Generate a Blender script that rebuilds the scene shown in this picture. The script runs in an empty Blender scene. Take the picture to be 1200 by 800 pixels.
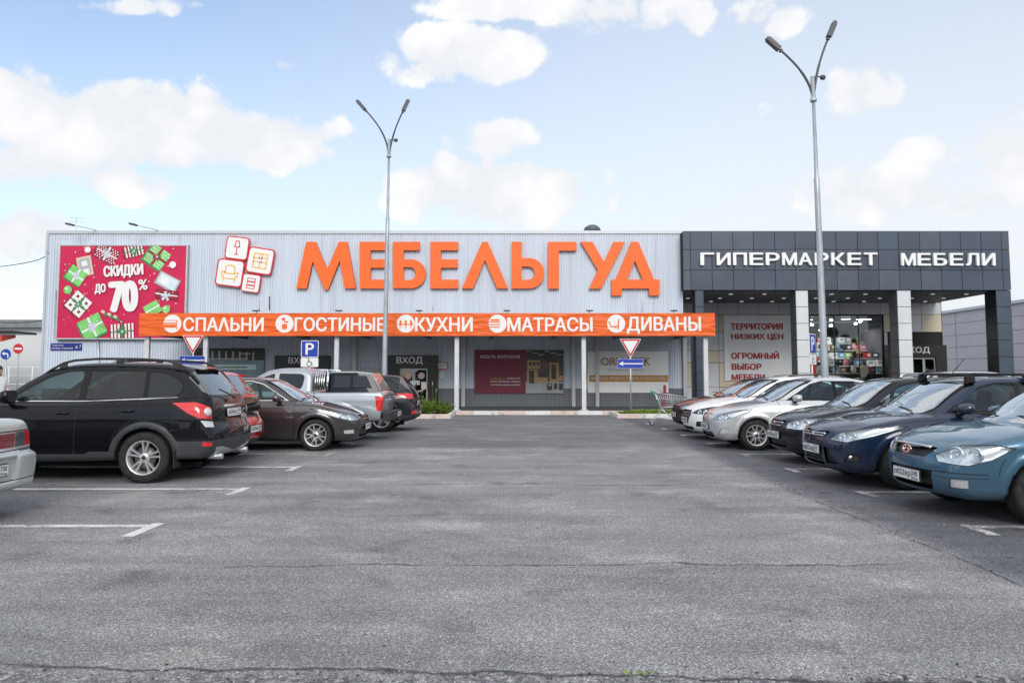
import bpy, bmesh, math, random
import numpy as np
from mathutils import Vector, Matrix
from mathutils.bvhtree import BVHTree
from mathutils.geometry import delaunay_2d_cdt, interpolate_bezier
R = math.radians
S = bpy.context.scene
COL = S.collection

# ------------------------------------------------------------------ camera
F, PITCH, CAMH = 860.0, R(4.0), 1.5            # focal length in photo pixels, tilt, eye height
SHIFT = F * math.tan(PITCH) - 40.0
cam_data = bpy.data.cameras.new('camera')
cam_data.sensor_width = 36.0
cam_data.sensor_fit = 'HORIZONTAL'
cam_data.lens = 36.0 * F / 1200.0
cam_data.shift_y = -SHIFT / 1200.0
cam_data.clip_start, cam_data.clip_end = 0.05, 3000.0
cam = bpy.data.objects.new('camera', cam_data)
COL.objects.link(cam)
cam.location = (0, 0, CAMH)
cam.rotation_euler = (R(90) + PITCH, 0, 0)
S.camera = cam

# ------------------------------------------------------------------ sky and sun
SUN_EL, SUN_AZ = R(32), R(173)                 # azimuth clockwise from +Y: behind the camera
world = bpy.data.worlds.new('World')
S.world = world
world.use_nodes = True
S.view_settings.view_transform = 'Standard'
S.view_settings.look = 'None'
S.view_settings.exposure = 0.26
S.view_settings.gamma = 1.0
S.view_settings.use_curve_mapping = False
S.cycles.use_denoising = True
S.cycles.max_bounces = 10
S.cycles.transparent_max_bounces = 16
S.cycles.sample_clamp_indirect = 6.0


def N(nt, typ, **kw):
    n = nt.nodes.new(typ)
    for k, v in kw.items():
        if k.startswith('i_'):
            key = k[2:]
            key = int(key) if key.isdigit() else key.replace('_', ' ')
            n.inputs[key].default_value = v
        else:
            setattr(n, k, v)
    return n


def mth(nt, op, a, b=None, c=None, clamp=False):
    n = nt.nodes.new('ShaderNodeMath')
    n.operation = op
    n.use_clamp = clamp
    for i, v in enumerate((a, b, c)):
        if v is None:
            continue
        if isinstance(v, (int, float)):
            n.inputs[i].default_value = v
        else:
            nt.links.new(v, n.inputs[i])
    return n.outputs[0]


def mixc(nt, fac, a, b, typ='MIX'):
    n = nt.nodes.new('ShaderNodeMix')
    n.data_type = 'RGBA'
    n.blend_type = typ
    for sock, v in ((n.inputs[0], fac), (n.inputs[6], a), (n.inputs[7], b)):
        if isinstance(v, (int, float)):
            sock.default_value = v
        elif isinstance(v, (tuple, list)):
            sock.default_value = tuple(v) + ((1,) if len(v) == 3 else ())
        else:
            nt.links.new(v, sock)
    return n.outputs[2]


def ramp(nt, fac, stops):
    n = nt.nodes.new('ShaderNodeValToRGB')
    nt.links.new(fac, n.inputs[0])
    el = n.color_ramp.elements
    while len(el) < len(stops):
        el.new(0.5)
    for e, (p, c) in zip(el, stops):
        e.position = p
        e.color = tuple(c) + (1,) if isinstance(c, (tuple, list)) else (c, c, c, 1)
    return n.outputs[0]


def smooth(nt, v, lo, hi):
    n = nt.nodes.new('ShaderNodeMapRange')
    n.interpolation_type = 'SMOOTHSTEP'
    nt.links.new(v, n.inputs[0])
    n.inputs[1].default_value, n.inputs[2].default_value = lo, hi
    return n.outputs[0]


def build_world():
    nt = world.node_tree
    nt.nodes.clear()
    L = nt.links.new
    tc = nt.nodes.new('ShaderNodeTexCoord')
    sky = nt.nodes.new('ShaderNodeTexSky')
    sky.sky_type = 'NISHITA'
    sky.sun_disc = False
    sky.sun_elevation = SUN_EL
    sky.sun_rotation = SUN_AZ
    sky.air_density, sky.dust_density, sky.ozone_density = 1.0, 0.6, 2.0
    sep = nt.nodes.new('ShaderNodeSeparateXYZ')
    L(tc.outputs['Generated'], sep.inputs[0])
    x, y, z = sep.outputs
    # cumulus clouds: blobs on the sky, given by azimuth tangent and elevation tangent, edges broken by noise
    yy = mth(nt, 'MAXIMUM', y, 0.05)
    u = mth(nt, 'DIVIDE', x, yy)
    v = mth(nt, 'DIVIDE', z, yy)
    nz = N(nt, 'ShaderNodeTexNoise', i_Scale=11.0, i_Detail=12.0, i_Roughness=0.66)
    L(tc.outputs['Generated'], nz.inputs['Vector'])
    nb = N(nt, 'ShaderNodeTexNoise', i_Scale=3.4, i_Detail=4.0, i_Roughness=0.55)
    L(tc.outputs['Generated'], nb.inputs['Vector'])
    nv = N(nt, 'ShaderNodeTexNoise', i_Scale=8.5, i_Detail=4.0, i_Roughness=0.5)
    L(tc.outputs['Generated'], nv.inputs['Vector'])
    bil = mth(nt, 'SUBTRACT', mth(nt, 'MULTIPLY', mth(nt, 'ABSOLUTE', mth(nt, 'SUBTRACT', nv.outputs[0], 0.5)), 7.0), 0.55)
    wob = mth(nt, 'ADD', bil, mth(nt, 'MULTIPLY', mth(nt, 'SUBTRACT', nz.outputs[0], 0.5), 2.3),
              mth(nt, 'MULTIPLY', mth(nt, 'SUBTRACT', nb.outputs[0], 0.5), 1.6))
    total = None
    # (photo x, photo y, half width, half height, strength)
    blobs = [(150, 150, 175, 62, 1.25), (300, 165, 110, 40, 1.0), (25, 110, 60, 50, .9), (60, 190, 160, 40, .9), (165, 210, 60, 25, .7),
             (30, 275, 70, 36, .85), (170, 8, 60, 14, .75), (335, 76, 18, 8, .6),
             (548, 66, 96, 36, 1.0), (600, 8, 90, 18, .8), (720, 15, 90, 30, .8), (810, 20, 30, 24, .7),
             (590, 225, 130, 42, 1.05), (580, 165, 50, 30, .75), (520, 210, 60, 30, .8), (900, 20, 50, 22, .65),
             (1012, 108, 48, 34, .8), (1040, 225, 120, 34, .85), (1090, 180, 50, 20, .65), (1185, 175, 60, 50, .95),
             (1150, 235, 60, 22, .7), (-250, 120, 220, 90, 1.1), (1500, 120, 220, 100, 1.1), (650, -260, 300, 120, 1.1), (100, -420, 260, 120, 1.0), (1200, -380, 260, 120, 1.0)]
    for bx, by, sx, sy, st in blobs:
        cx = (bx - 600) / F
        cy = (400 - by - SHIFT) / F
        dy = math.cos(PITCH) - cy * math.sin(PITCH)
        dz = math.sin(PITCH) + cy * math.cos(PITCH)
        du = mth(nt, 'DIVIDE', mth(nt, 'SUBTRACT', u, cx / dy), sx / F)
        dv = mth(nt, 'DIVIDE', mth(nt, 'SUBTRACT', v, dz / dy), sy / F)
        r2 = mth(nt, 'ADD', mth(nt, 'MULTIPLY', du, du), mth(nt, 'MULTIPLY', dv, dv))
        g = mth(nt, 'MULTIPLY', mth(nt, 'SUBTRACT', 1.25, r2), st)
        g = mth(nt, 'MAXIMUM', g, -1.0)
        total = g if total is None else mth(nt, 'SMOOTH_MAX', total, g, 0.3)
    f = mth(nt, 'ADD', total, wob)
    front = mth(nt, 'GREATER_THAN', y, 0.06)
    f = mth(nt, 'MULTIPLY', smooth(nt, f, 0.0, 0.55), front)
    # scattered clouds over the rest of the sky
    nr = N(nt, 'ShaderNodeTexNoise', i_Scale=2.3, i_Detail=8.0, i_Roughness=0.6)
    L(tc.outputs['Generated'], nr.inputs['Vector'])
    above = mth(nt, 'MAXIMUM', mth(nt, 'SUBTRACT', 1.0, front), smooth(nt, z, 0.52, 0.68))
    rest = mth(nt, 'MULTIPLY', smooth(nt, nr.outputs[0], 0.40, 0.54), above)
    f = mth(nt, 'MAXIMUM', f, rest)
    # thin veil that whitens the blue towards the horizon and to the right
    veil = mth(nt, 'SUBTRACT', 1.0, smooth(nt, z, 0.02, 0.62))
    side = smooth(nt, u, -0.75, 0.45)
    vf = mth(nt, 'ADD', mth(nt, 'MULTIPLY', veil, VEIL[0]), mth(nt, 'MULTIPLY', side, VEIL[1]), clamp=True)
    base = mixc(nt, vf, mixc(nt, 1.0, sky.outputs[0], SKY_GAIN, 'MULTIPLY'), SKY_VEIL)
    shade = ramp(nt, mth(nt, 'ADD', mth(nt, 'MULTIPLY', nz.outputs[0], .6), mth(nt, 'MULTIPLY', bil, .35)), [(0.18, CLOUD_LO), (0.55, CLOUD_HI)])
    shade = mixc(nt, above, shade, mixc(nt, smooth(nt, y, 0.3, -0.3), (8.6, 8.7, 8.8), CLOUD_FILL))
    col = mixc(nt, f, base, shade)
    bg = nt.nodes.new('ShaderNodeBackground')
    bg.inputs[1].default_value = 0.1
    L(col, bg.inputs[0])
    out = nt.nodes.new('ShaderNodeOutputWorld')
    L(bg.outputs[0], out.inputs[0])


CLOUD_FILL = (10.0, 10.0, 9.9)             # unseen clouds on the sun's side, behind the camera, brightened to light the porch
SKY_GAIN = (1.95, 1.90, 1.86)
SKY_VEIL = (7.3, 7.65, 8.0)
VEIL = (0.58, 0.48)
CLOUD_LO, CLOUD_HI = (7.2, 7.45, 7.8), (8.5, 8.5, 8.6)
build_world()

sun_data = bpy.data.lights.new('sun', 'SUN')
sun_data.energy = 1.5
sun_data.angle = R(26)
sun_data.color = (1.0, 0.96, 0.9)
sun = bpy.data.objects.new('sun', sun_data)
COL.objects.link(sun)
sd = Vector((math.sin(SUN_AZ) * math.cos(SUN_EL), math.cos(SUN_AZ) * math.cos(SUN_EL), math.sin(SUN_EL)))
sun.rotation_euler = sd.to_track_quat('Z', 'Y').to_euler()
sun.location = (0, 0, 40)


# ------------------------------------------------------------------ helpers
def at(px, py, Y):
    """world point on the plane y=Y that the photo shows at pixel px, py"""
    cx, cy = (px - 600) / F, (400 - py - SHIFT) / F
    dy = math.cos(PITCH) - cy * math.sin(PITCH)
    dz = math.sin(PITCH) + cy * math.cos(PITCH)
    t = Y / dy
    return Vector((cx * t, Y, CAMH + dz * t))


def ground(px, py, z=0.0):
    cx, cy = (px - 600) / F, (400 - py - SHIFT) / F
    dy = math.cos(PITCH) - cy * math.sin(PITCH)
    dz = math.sin(PITCH) + cy * math.cos(PITCH)
    t = (z - CAMH) / dz
    return Vector((cx * t, dy * t, z))


def tag(o, label=None, cat=None, group=None, kind=None):
    if label: o['label'] = label
    if cat: o['category'] = cat
    if group: o['group'] = group
    if kind: o['kind'] = kind
    return o


def empty(name, loc=(0, 0, 0), rz=0.0):
    o = bpy.data.objects.new(name, None)
    o.empty_display_size = 0.2
    o.location = loc
    o.rotation_euler = (0, 0, rz)
    COL.objects.link(o)
    return o


def link_mesh(name, me, mats=(), parent=None, loc=None, rot=None):
    o = bpy.data.objects.new(name, me)
    COL.objects.link(o)
    for m in (mats if isinstance(mats, (list, tuple)) else [mats]):
        me.materials.append(m)
    if parent: o.parent = parent
    if loc is not None: o.location = loc
    if rot is not None: o.rotation_euler = rot
    return o


def copy_tree(o, parent=None):
    c = o.copy()
    COL.objects.link(c)
    c.parent = parent
    for ch in list(o.children):
        copy_tree(ch, c)
    return c


class MB:
    """collects shapes into ONE mesh"""
    def __init__(s):
        s.v, s.f, s.m, s.sm = [], [], [], []

    def add(s, v, f, mi=0, smooth=False):
        b = len(s.v)
        s.v += [tuple(p) for p in v]
        for q in f:
            s.f.append([b + i for i in q]); s.m.append(mi); s.sm.append(smooth)
        return s

    def box(s, c, d, mi=0, M=None):
        hx, hy, hz = d[0] / 2, d[1] / 2, d[2] / 2
        v = [Vector((sx * hx, sy * hy, sz * hz)) for sz in (-1, 1) for sy in (-1, 1) for sx in (-1, 1)]
        v = [(M @ p if M else p) + Vector(c) for p in v]
        return s.add(v, [(0, 2, 3, 1), (4, 5, 7, 6), (0, 1, 5, 4), (2, 6, 7, 3), (0, 4, 6, 2), (1, 3, 7, 5)], mi)

    def span(s, a, b, mi=0):
        return s.box([(p + q) / 2 for p, q in zip(a, b)], [abs(q - p) for p, q in zip(a, b)], mi)

    def quad(s, pts, mi=0):
        return s.add(pts, [tuple(range(len(pts)))], mi)

    def prism(s, poly, fn, d0, d1, mi=0, smooth=False):
        """extrude a 2D outline; fn(a, b, depth) gives the point"""
        n = len(poly)
        v = [fn(a, b, d0) for a, b in poly] + [fn(a, b, d1) for a, b in poly]
        s.add(v, [tuple(range(n - 1, -1, -1)), tuple(range(n, 2 * n))], mi)
        return s.add(v, [(i, (i + 1) % n, n + (i + 1) % n, n + i) for i in range(n)], mi, smooth)

    def cyl(s, p0, p1, r0, r1=None, n=12, mi=0, caps=True, smooth=True):
        r1 = r0 if r1 is None else r1
        p0, p1 = Vector(p0), Vector(p1)
        ax = (p1 - p0).normalized()
        u = ax.orthogonal().normalized()
        w = ax.cross(u)
        ring = [(u * math.cos(2 * math.pi * k / n) + w * math.sin(2 * math.pi * k / n)) for k in range(n)]
        v = [p0 + q * r0 for q in ring] + [p1 + q * r1 for q in ring]
        s.add(v, [(k, (k + 1) % n, n + (k + 1) % n, n + k) for k in range(n)], mi, smooth)
        if caps:
            s.add(v, [tuple(range(n - 1, -1, -1)), tuple(range(n, 2 * n))], mi)
        return s

    def tube(s, pts, r, n=8, mi=0):
        pts = [Vector(p) for p in pts]
        rr = r if isinstance(r, (list, tuple)) else [r] * len(pts)
        u = None
        rings = []
        for i, p in enumerate(pts):
            t = (pts[min(i + 1, len(pts) - 1)] - pts[max(i - 1, 0)]).normalized()
            u = t.orthogonal().normalized() if u is None else (u - t * u.dot(t)).normalized()
            w = t.cross(u)
            rings += [p + (u * math.cos(2 * math.pi * k / n) + w * math.sin(2 * math.pi * k / n)) * rr[i] for k in range(n)]
        f = []
        for i in range(len(pts) - 1):
            f += [(i * n + k, i * n + (k + 1) % n, (i + 1) * n + (k + 1) % n, (i + 1) * n + k) for k in range(n)]
        s.add(rings, f, mi, True)
        return s.add(rings, [tuple(range(n - 1, -1, -1)), tuple(range((len(pts) - 1) * n, len(pts) * n))], mi)

    def lathe(s, prof, n=32, mi=0, M=None, closed=False):
        """prof = [(radius, height)] turned about local Z, then placed by M"""
        M = M or Matrix()
        v = []
        for r, h in prof:
            v += [M @ Vector((r * math.cos(2 * math.pi * k / n), r * math.sin(2 * math.pi * k / n), h)) for k in range(n)]
        f = []
        m = len(prof)
        for i in range(m if closed else m - 1):
            j = (i + 1) % m
            f += [(i * n + k, i * n + (k + 1) % n, j * n + (k + 1) % n, j * n + k) for k in range(n)]
        return s.add(v, f, mi, True)

    def ball(s, c, r, n=10, mi=0):
        rx, ry, rz = r if isinstance(r, (tuple, list)) else (r, r, r)
        m = max(4, n // 2 + 1)
        v, f = [], []
        for i in range(m + 1):
            t = math.pi * i / m
            for k in range(n):
                a = 2 * math.pi * k / n
                v.append((c[0] + rx * math.sin(t) * math.cos(a), c[1] + ry * math.sin(t) * math.sin(a), c[2] + rz * math.cos(t)))
        for i in range(m):
            f += [(i * n + k, (i + 1) * n + k, (i + 1) * n + (k + 1) % n, i * n + (k + 1) % n) for k in range(n)]
        return s.add(v, f, mi, True)

    def build(s, name, mats, parent=None, loc=None, rot=None, bevel=0.0):
        me = bpy.data.meshes.new(name)
        me.from_pydata([tuple(p) for p in s.v], [], s.f)
        me.polygons.foreach_set('material_index', s.m)
        me.polygons.foreach_set('use_smooth', s.sm)
        me.update()
        bm = bmesh.new()
        bm.from_mesh(me)
        bmesh.ops.remove_doubles(bm, verts=bm.verts, dist=1e-5)
        bmesh.ops.recalc_face_normals(bm, faces=bm.faces)
        bm.to_mesh(me)
        bm.free()
        o = link_mesh(name, me, mats, parent, loc, rot)
        if bevel:
            b = o.modifiers.new('bevel', 'BEVEL')
            b.width, b.segments, b.limit_method = bevel, 2, 'ANGLE'
        return o


def sheet(name, pts, z, mat, parent=None):
    me = bpy.data.meshes.new(name)
    me.from_pydata([(p[0], p[1], z) for p in pts], [], [tuple(range(len(pts)))])
    return link_mesh(name, me, mat, parent)


def outlines(s, spacing=1.0, res=4):
    """closed contours of a line of text, as lists of 2D points"""
    cu = bpy.data.curves.new('lettering', 'FONT')
    cu.body = s
    cu.size = 1.0
    cu.space_character = spacing
    o = bpy.data.objects.new('lettering', cu)
    COL.objects.link(o)
    dg = bpy.context.evaluated_depsgraph_get()
    dg.update()
    oe = o.evaluated_get(dg)
    cv = oe.to_curve(dg)
    out = []
    for sp in cv.splines:
        pts = []
        if sp.type == 'BEZIER':
            bp = sp.bezier_points
            for a, b in zip(bp, list(bp[1:]) + [bp[0]]):
                if (a.co + (b.co - a.co) / 3 - a.handle_right).length < 1e-5 and (b.co + (a.co - b.co) / 3 - b.handle_left).length < 1e-5:
                    pts.append(a.co.to_2d())
                else:
                    pts += [p.to_2d() for p in interpolate_bezier(a.co, a.handle_right, b.handle_left, b.co, res + 1)[:-1]]
        else:
            pts = [Vector(p.co[:2]) for p in sp.points]
        q = []
        for p in pts:
            if not q or (p - q[-1]).length > 1e-5:
                q.append(p)
        if len(q) > 2:
            out.append(q)
    oe.to_curve_clear()
    bpy.data.objects.remove(o)
    bpy.data.curves.remove(cu)
    return out


def winding(p, contours):
    w = 0
    for c in contours:
        for a, b in zip(c, c[1:] + c[:1]):
            if (a.y <= p.y) != (b.y <= p.y):
                x = a.x + (p.y - a.y) / (b.y - a.y) * (b.x - a.x)
                if x > p.x:
                    w += 1 if b.y > a.y else -1
    return w


def text_mesh(s, w=None, h=None, bold=0.0, depth=0.01, spacing=1.0, res=4):
    """lettering as one solid mesh, centred, in its XY plane, back at z=0"""
    cs = outlines(s, spacing, res)
    verts, faces = [], []
    # contours that overlap are filled together, letter by letter
    boxes = [[min(p.x for p in c), max(p.x for p in c), [c]] for c in cs]
    boxes.sort(key=lambda b: b[0])
    groups = []
    for b in boxes:
        if groups and b[0] <= groups[-1][1]:
            groups[-1][1] = max(groups[-1][1], b[1])
            groups[-1][2] += b[2]
        else:
            groups.append(b)
    for g in groups:
        pts, ed = [], []
        for c in g[2]:
            n0 = len(pts)
            pts += c
            ed += [(n0 + i, n0 + (i + 1) % len(c)) for i in range(len(c))]
        vo, eo, fo = delaunay_2d_cdt(pts, ed, [], 0, 1e-6)[:3]
        keep = [f for f in fo if winding((vo[f[0]] + vo[f[1]] + vo[f[2]]) / 3, g[2]) != 0]
        b0 = len(verts)
        verts += [(p.x, p.y) for p in vo]
        faces += [[b0 + i for i in f] for f in keep]
    co = np.array(verts)
    used = sorted({i for f in faces for i in f})
    lo, hi = co[used].min(0), co[used].max(0)
    sx = w / (hi[0] - lo[0]) if w else None
    sy = h / (hi[1] - lo[1]) if h else None
    sx = sx or sy
    sy = sy or sx
    co = (co - (lo + hi) / 2) * (sx, sy)
    n = len(co)
    be = {}
    for f in faces:
        for a, b in zip(f, f[1:] + f[:1]):
            be[(a, b)] = 1
    rim = [(a, b) for a, b in be if (b, a) not in be]
    V, Fs = [], []
    shifts = [(0, 0)]
    if bold:                                     # heavier strokes: the letter repeated a little to each side, each copy a hair in front
        shifts += [(1, 0), (-1, 0), (0, 1), (0, -1), (.7, .7), (-.7, -.7), (.7, -.7), (-.7, .7)]
    for k, (dx, dy) in enumerate(shifts):
        z = depth + k * .0006
        b0 = len(V)
        c = co + np.array((dx * bold * sy * .9, dy * bold * sy * .5))
        V += [(x, y, z) for x, y in c] + [(x, y, 0) for x, y in c]
        Fs += [[b0 + i for i in f] for f in faces]
        Fs += [[b0 + a, b0 + n + a, b0 + n + b, b0 + b] for a, b in rim]
    me = bpy.data.meshes.new('lettering')
    me.from_pydata(V, [], Fs)
    me.update()
    return me


def text(s, mat, parent, loc, w=None, h=None, rot=(R(90), 0, 0), name='lettering', **kw):
    return link_mesh(name, text_mesh(s, w, h, **kw), mat, parent, loc, rot)


def curve_mesh(splines, depth):
    """flat outlines with holes, thickened to depth"""
    cu = bpy.data.curves.new('outline', 'CURVE')
    cu.dimensions = '2D'
    cu.fill_mode = 'BOTH'
    cu.extrude = depth / 2
    for pts in splines:
        sp = cu.splines.new('POLY')
        sp.points.add(len(pts) - 1)
        for p, q in zip(sp.points, pts):
            p.co = (q[0], q[1], 0, 1)
        sp.use_cyclic_u = True
    o = bpy.data.objects.new('outline', cu)
    COL.objects.link(o)
    dg = bpy.context.evaluated_depsgraph_get()
    dg.update()
    me = bpy.data.meshes.new_from_object(o.evaluated_get(dg))
    bpy.data.objects.remove(o)
    bpy.data.curves.remove(cu)
    for v in me.vertices:
        v.co.z += depth / 2
    me.materials.clear()
    return me


# ------------------------------------------------------------------ materials
MATS = {}


def pmat(name, col, rough=0.6, metal=0.0, var=0.0, vscale=6.0, bump=0.0, bscale=60.0, coat=0.0, spec=0.5, emit=None, stretch=None):
    if name in MATS:
        return MATS[name]
    m = bpy.data.materials.new(name)
    m.use_nodes = True
    nt = m.node_tree
    b = nt.nodes['Principled BSDF']
    b.inputs['Base Color'].default_value = tuple(col) + (1,)
    b.inputs['Roughness'].default_value = rough
    b.inputs['Metallic'].default_value = metal
    b.inputs['Specular IOR Level'].default_value = spec
    if coat:
        b.inputs['Coat Weight'].default_value = coat
        b.inputs['Coat Roughness'].default_value = 0.03
    if var or bump:
        tc = nt.nodes.new('ShaderNodeTexCoord')
        vec = tc.outputs['Object']
        if stretch:
            mp = nt.nodes.new('ShaderNodeMapping')
            mp.inputs['Scale'].default_value = stretch
            nt.links.new(vec, mp.inputs[0])
            vec = mp.outputs[0]
    if var:
        nz = N(nt, 'ShaderNodeTexNoise', i_Scale=vscale, i_Detail=6.0, i_Roughness=0.6)
        nt.links.new(vec, nz.inputs['Vector'])
        lo = tuple(max(0, c * (1 - var)) for c in col)
        hi = tuple(min(1, c * (1 + var)) for c in col)
        nt.links.new(ramp(nt, nz.outputs[0], [(0.3, lo), (0.7, hi)]), b.inputs['Base Color'])
        nt.links.new(ramp(nt, nz.outputs[0], [(0.3, min(1, rough * 1.12)), (0.7, rough * 0.88)]), b.inputs['Roughness'])
    if bump:
        nb = N(nt, 'ShaderNodeTexNoise', i_Scale=bscale, i_Detail=4.0)
        nt.links.new(vec, nb.inputs['Vector'])
        bp = N(nt, 'ShaderNodeBump', i_Strength=bump, i_Distance=0.02)
        nt.links.new(nb.outputs[0], bp.inputs['Height'])
        nt.links.new(bp.outputs[0], b.inputs['Normal'])
    if emit:
        b.inputs['Emission Color'].default_value = tuple(emit[:3]) + (1,)
        b.inputs['Emission Strength'].default_value = emit[3]
    MATS[name] = m
    return m


def glass(name, tint=(0.5, 0.58, 0.58), gloss=(0.9, 0.95, 1.0), f0=0.05):
    """window glass: a tinted see-through pane with sharp reflections"""
    if name in MATS:
        return MATS[name]
    m = bpy.data.materials.new(name)
    m.use_nodes = True
    nt = m.node_tree
    nt.nodes.clear()
    tr = nt.nodes.new('ShaderNodeBsdfTransparent')
    tr.inputs[0].default_value = tuple(tint) + (1,)
    gl = nt.nodes.new('ShaderNodeBsdfGlossy')
    gl.inputs['Color'].default_value = tuple(gloss) + (1,)
    gl.inputs['Roughness'].default_value = 0.02
    lw = N(nt, 'ShaderNodeLayerWeight', i_Blend=0.5)
    fac = mth(nt, 'MULTIPLY_ADD', mth(nt, 'POWER', lw.outputs['Facing'], 4.0), 0.95 - f0, f0, clamp=True)
    mx = nt.nodes.new('ShaderNodeMixShader')
    nt.links.new(fac, mx.inputs[0])
    nt.links.new(tr.outputs[0], mx.inputs[1])
    nt.links.new(gl.outputs[0], mx.inputs[2])
    out = nt.nodes.new('ShaderNodeOutputMaterial')
    nt.links.new(mx.outputs[0], out.inputs[0])
    MATS[name] = m
    return m


def chamfer(poly, r):
    """round the corners of a convex outline"""
    out = []
    n = len(poly)
    for i in range(n):
        p0, p, p1 = (Vector(poly[j][:2]) for j in (i - 1, i, (i + 1) % n))
        ri = poly[i][2] if len(poly[i]) > 2 else r
        if ri <= 0:
            out.append(p)
            continue
        a, b = (p0 - p), (p1 - p)
        k = min(ri, a.length * 0.45, b.length * 0.45)
        a, b = p + a.normalized() * k, p + b.normalized() * k
        out += [a, (a + b) * 0.25 + p * 0.5, b]
    return [(q.x, q.y) for q in out]


def bar(root, name, pts, r, mat, n=8):
    b = MB()
    b.tube(pts, r, n)
    return b.build(name, [mat], root)


def oval(rx, rz_, n=20, cx=0, cz=0):
    return [(cx + rx * math.cos(2 * math.pi * k / n), cz + rz_ * math.sin(2 * math.pi * k / n)) for k in range(n)]


M_SEAM = pmat('panel joint', (0.006, 0.006, 0.006), 0.7)
M_TRIM = pmat('gloss black trim', (0.006, 0.006, 0.007), 0.07, spec=0.3)
M_PLAST = pmat('black plastic', (0.022, 0.023, 0.025), 0.55, var=0.25, vscale=9)
M_GPLAST = pmat('dark grey cladding', (0.035, 0.039, 0.045), 0.5, var=0.2, vscale=7)
M_CHROME = pmat('chrome', (0.75, 0.76, 0.78), 0.12, 1.0)
M_ALLOY = pmat('alloy', (0.78, 0.79, 0.81), 0.30, 0.75)
M_DALLOY = pmat('dark alloy recess', (0.05, 0.05, 0.055), 0.4, 0.7)
M_TYRE = pmat('tyre rubber', (0.018, 0.018, 0.019), 0.85, var=0.35, vscale=14, bump=0.15, bscale=90)
M_DISC = pmat('brake disc', (0.16, 0.155, 0.15), 0.45, 0.8)
M_DARK = pmat('dark underside', (0.008, 0.008, 0.009), 0.9)
M_SEAT = pmat('seat cloth', (0.045, 0.047, 0.05), 0.9, var=0.3, vscale=30)
M_LGREY = pmat('light grey trim', (0.32, 0.33, 0.34), 0.7)
M_SILV = pmat('silver plastic', (0.50, 0.52, 0.54), 0.38, 0.6)
M_GLASS = glass('car glass', (0.50, 0.66, 0.68), f0=0.05)
M_TINTR = glass('tinted tailgate glass', (0.10, 0.13, 0.14), f0=0.24)
M_TINT = glass('tinted car glass', (0.06, 0.08, 0.09), f0=0.06)
M_WS = glass('windscreen', (0.55, 0.68, 0.66), f0=0.55)
M_LENS = glass('lamp lens', (0.88, 0.92, 0.95), f0=0.08)
M_BOWL = pmat('reflector', (0.72, 0.76, 0.80), 0.28, 0.75)
M_BEZEL = pmat('lamp housing', (0.80, 0.82, 0.84), 0.25, 0.35)
M_DBEZEL = pmat('dark lamp housing', (0.03, 0.03, 0.035), 0.3, 0.5)
M_RED = pmat('red lamp', (0.62, 0.012, 0.014), 0.14, coat=1.0, var=0.22, vscale=45, stretch=(0.05, 1, 1))
M_RED2 = pmat('dark red lamp', (0.22, 0.008, 0.016), 0.14, coat=1.0, var=0.2, vscale=60, stretch=(0.05, 0.05, 1))
M_CLEAR = pmat('clear lamp', (0.62, 0.62, 0.64), 0.15, 0.3, coat=1.0, var=0.15, vscale=40)
M_SMOKE = pmat('smoked lamp', (0.12, 0.13, 0.15), 0.15, 0.3, coat=1.0, var=0.35, vscale=50, stretch=(0.05, 0.05, 1))
M_AMBER = pmat('amber lamp', (0.75, 0.25, 0.03), 0.15, coat=1.0)
M_PLATE = pmat('number plate white', (0.72, 0.73, 0.74), 0.4, var=0.06, vscale=8)
M_INK = pmat('plate ink', (0.012, 0.012, 0.014), 0.5)
M_WHITE = pmat('white enamel', (0.78, 0.79, 0.80), 0.35)
M_BLUEF = pmat('flag blue', (0.02, 0.06, 0.30), 0.5)
M_REDF = pmat('flag red', (0.5, 0.02, 0.03), 0.5)
M_GRILL = pmat('grille mesh', (0.012, 0.012, 0.013), 0.45)

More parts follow.
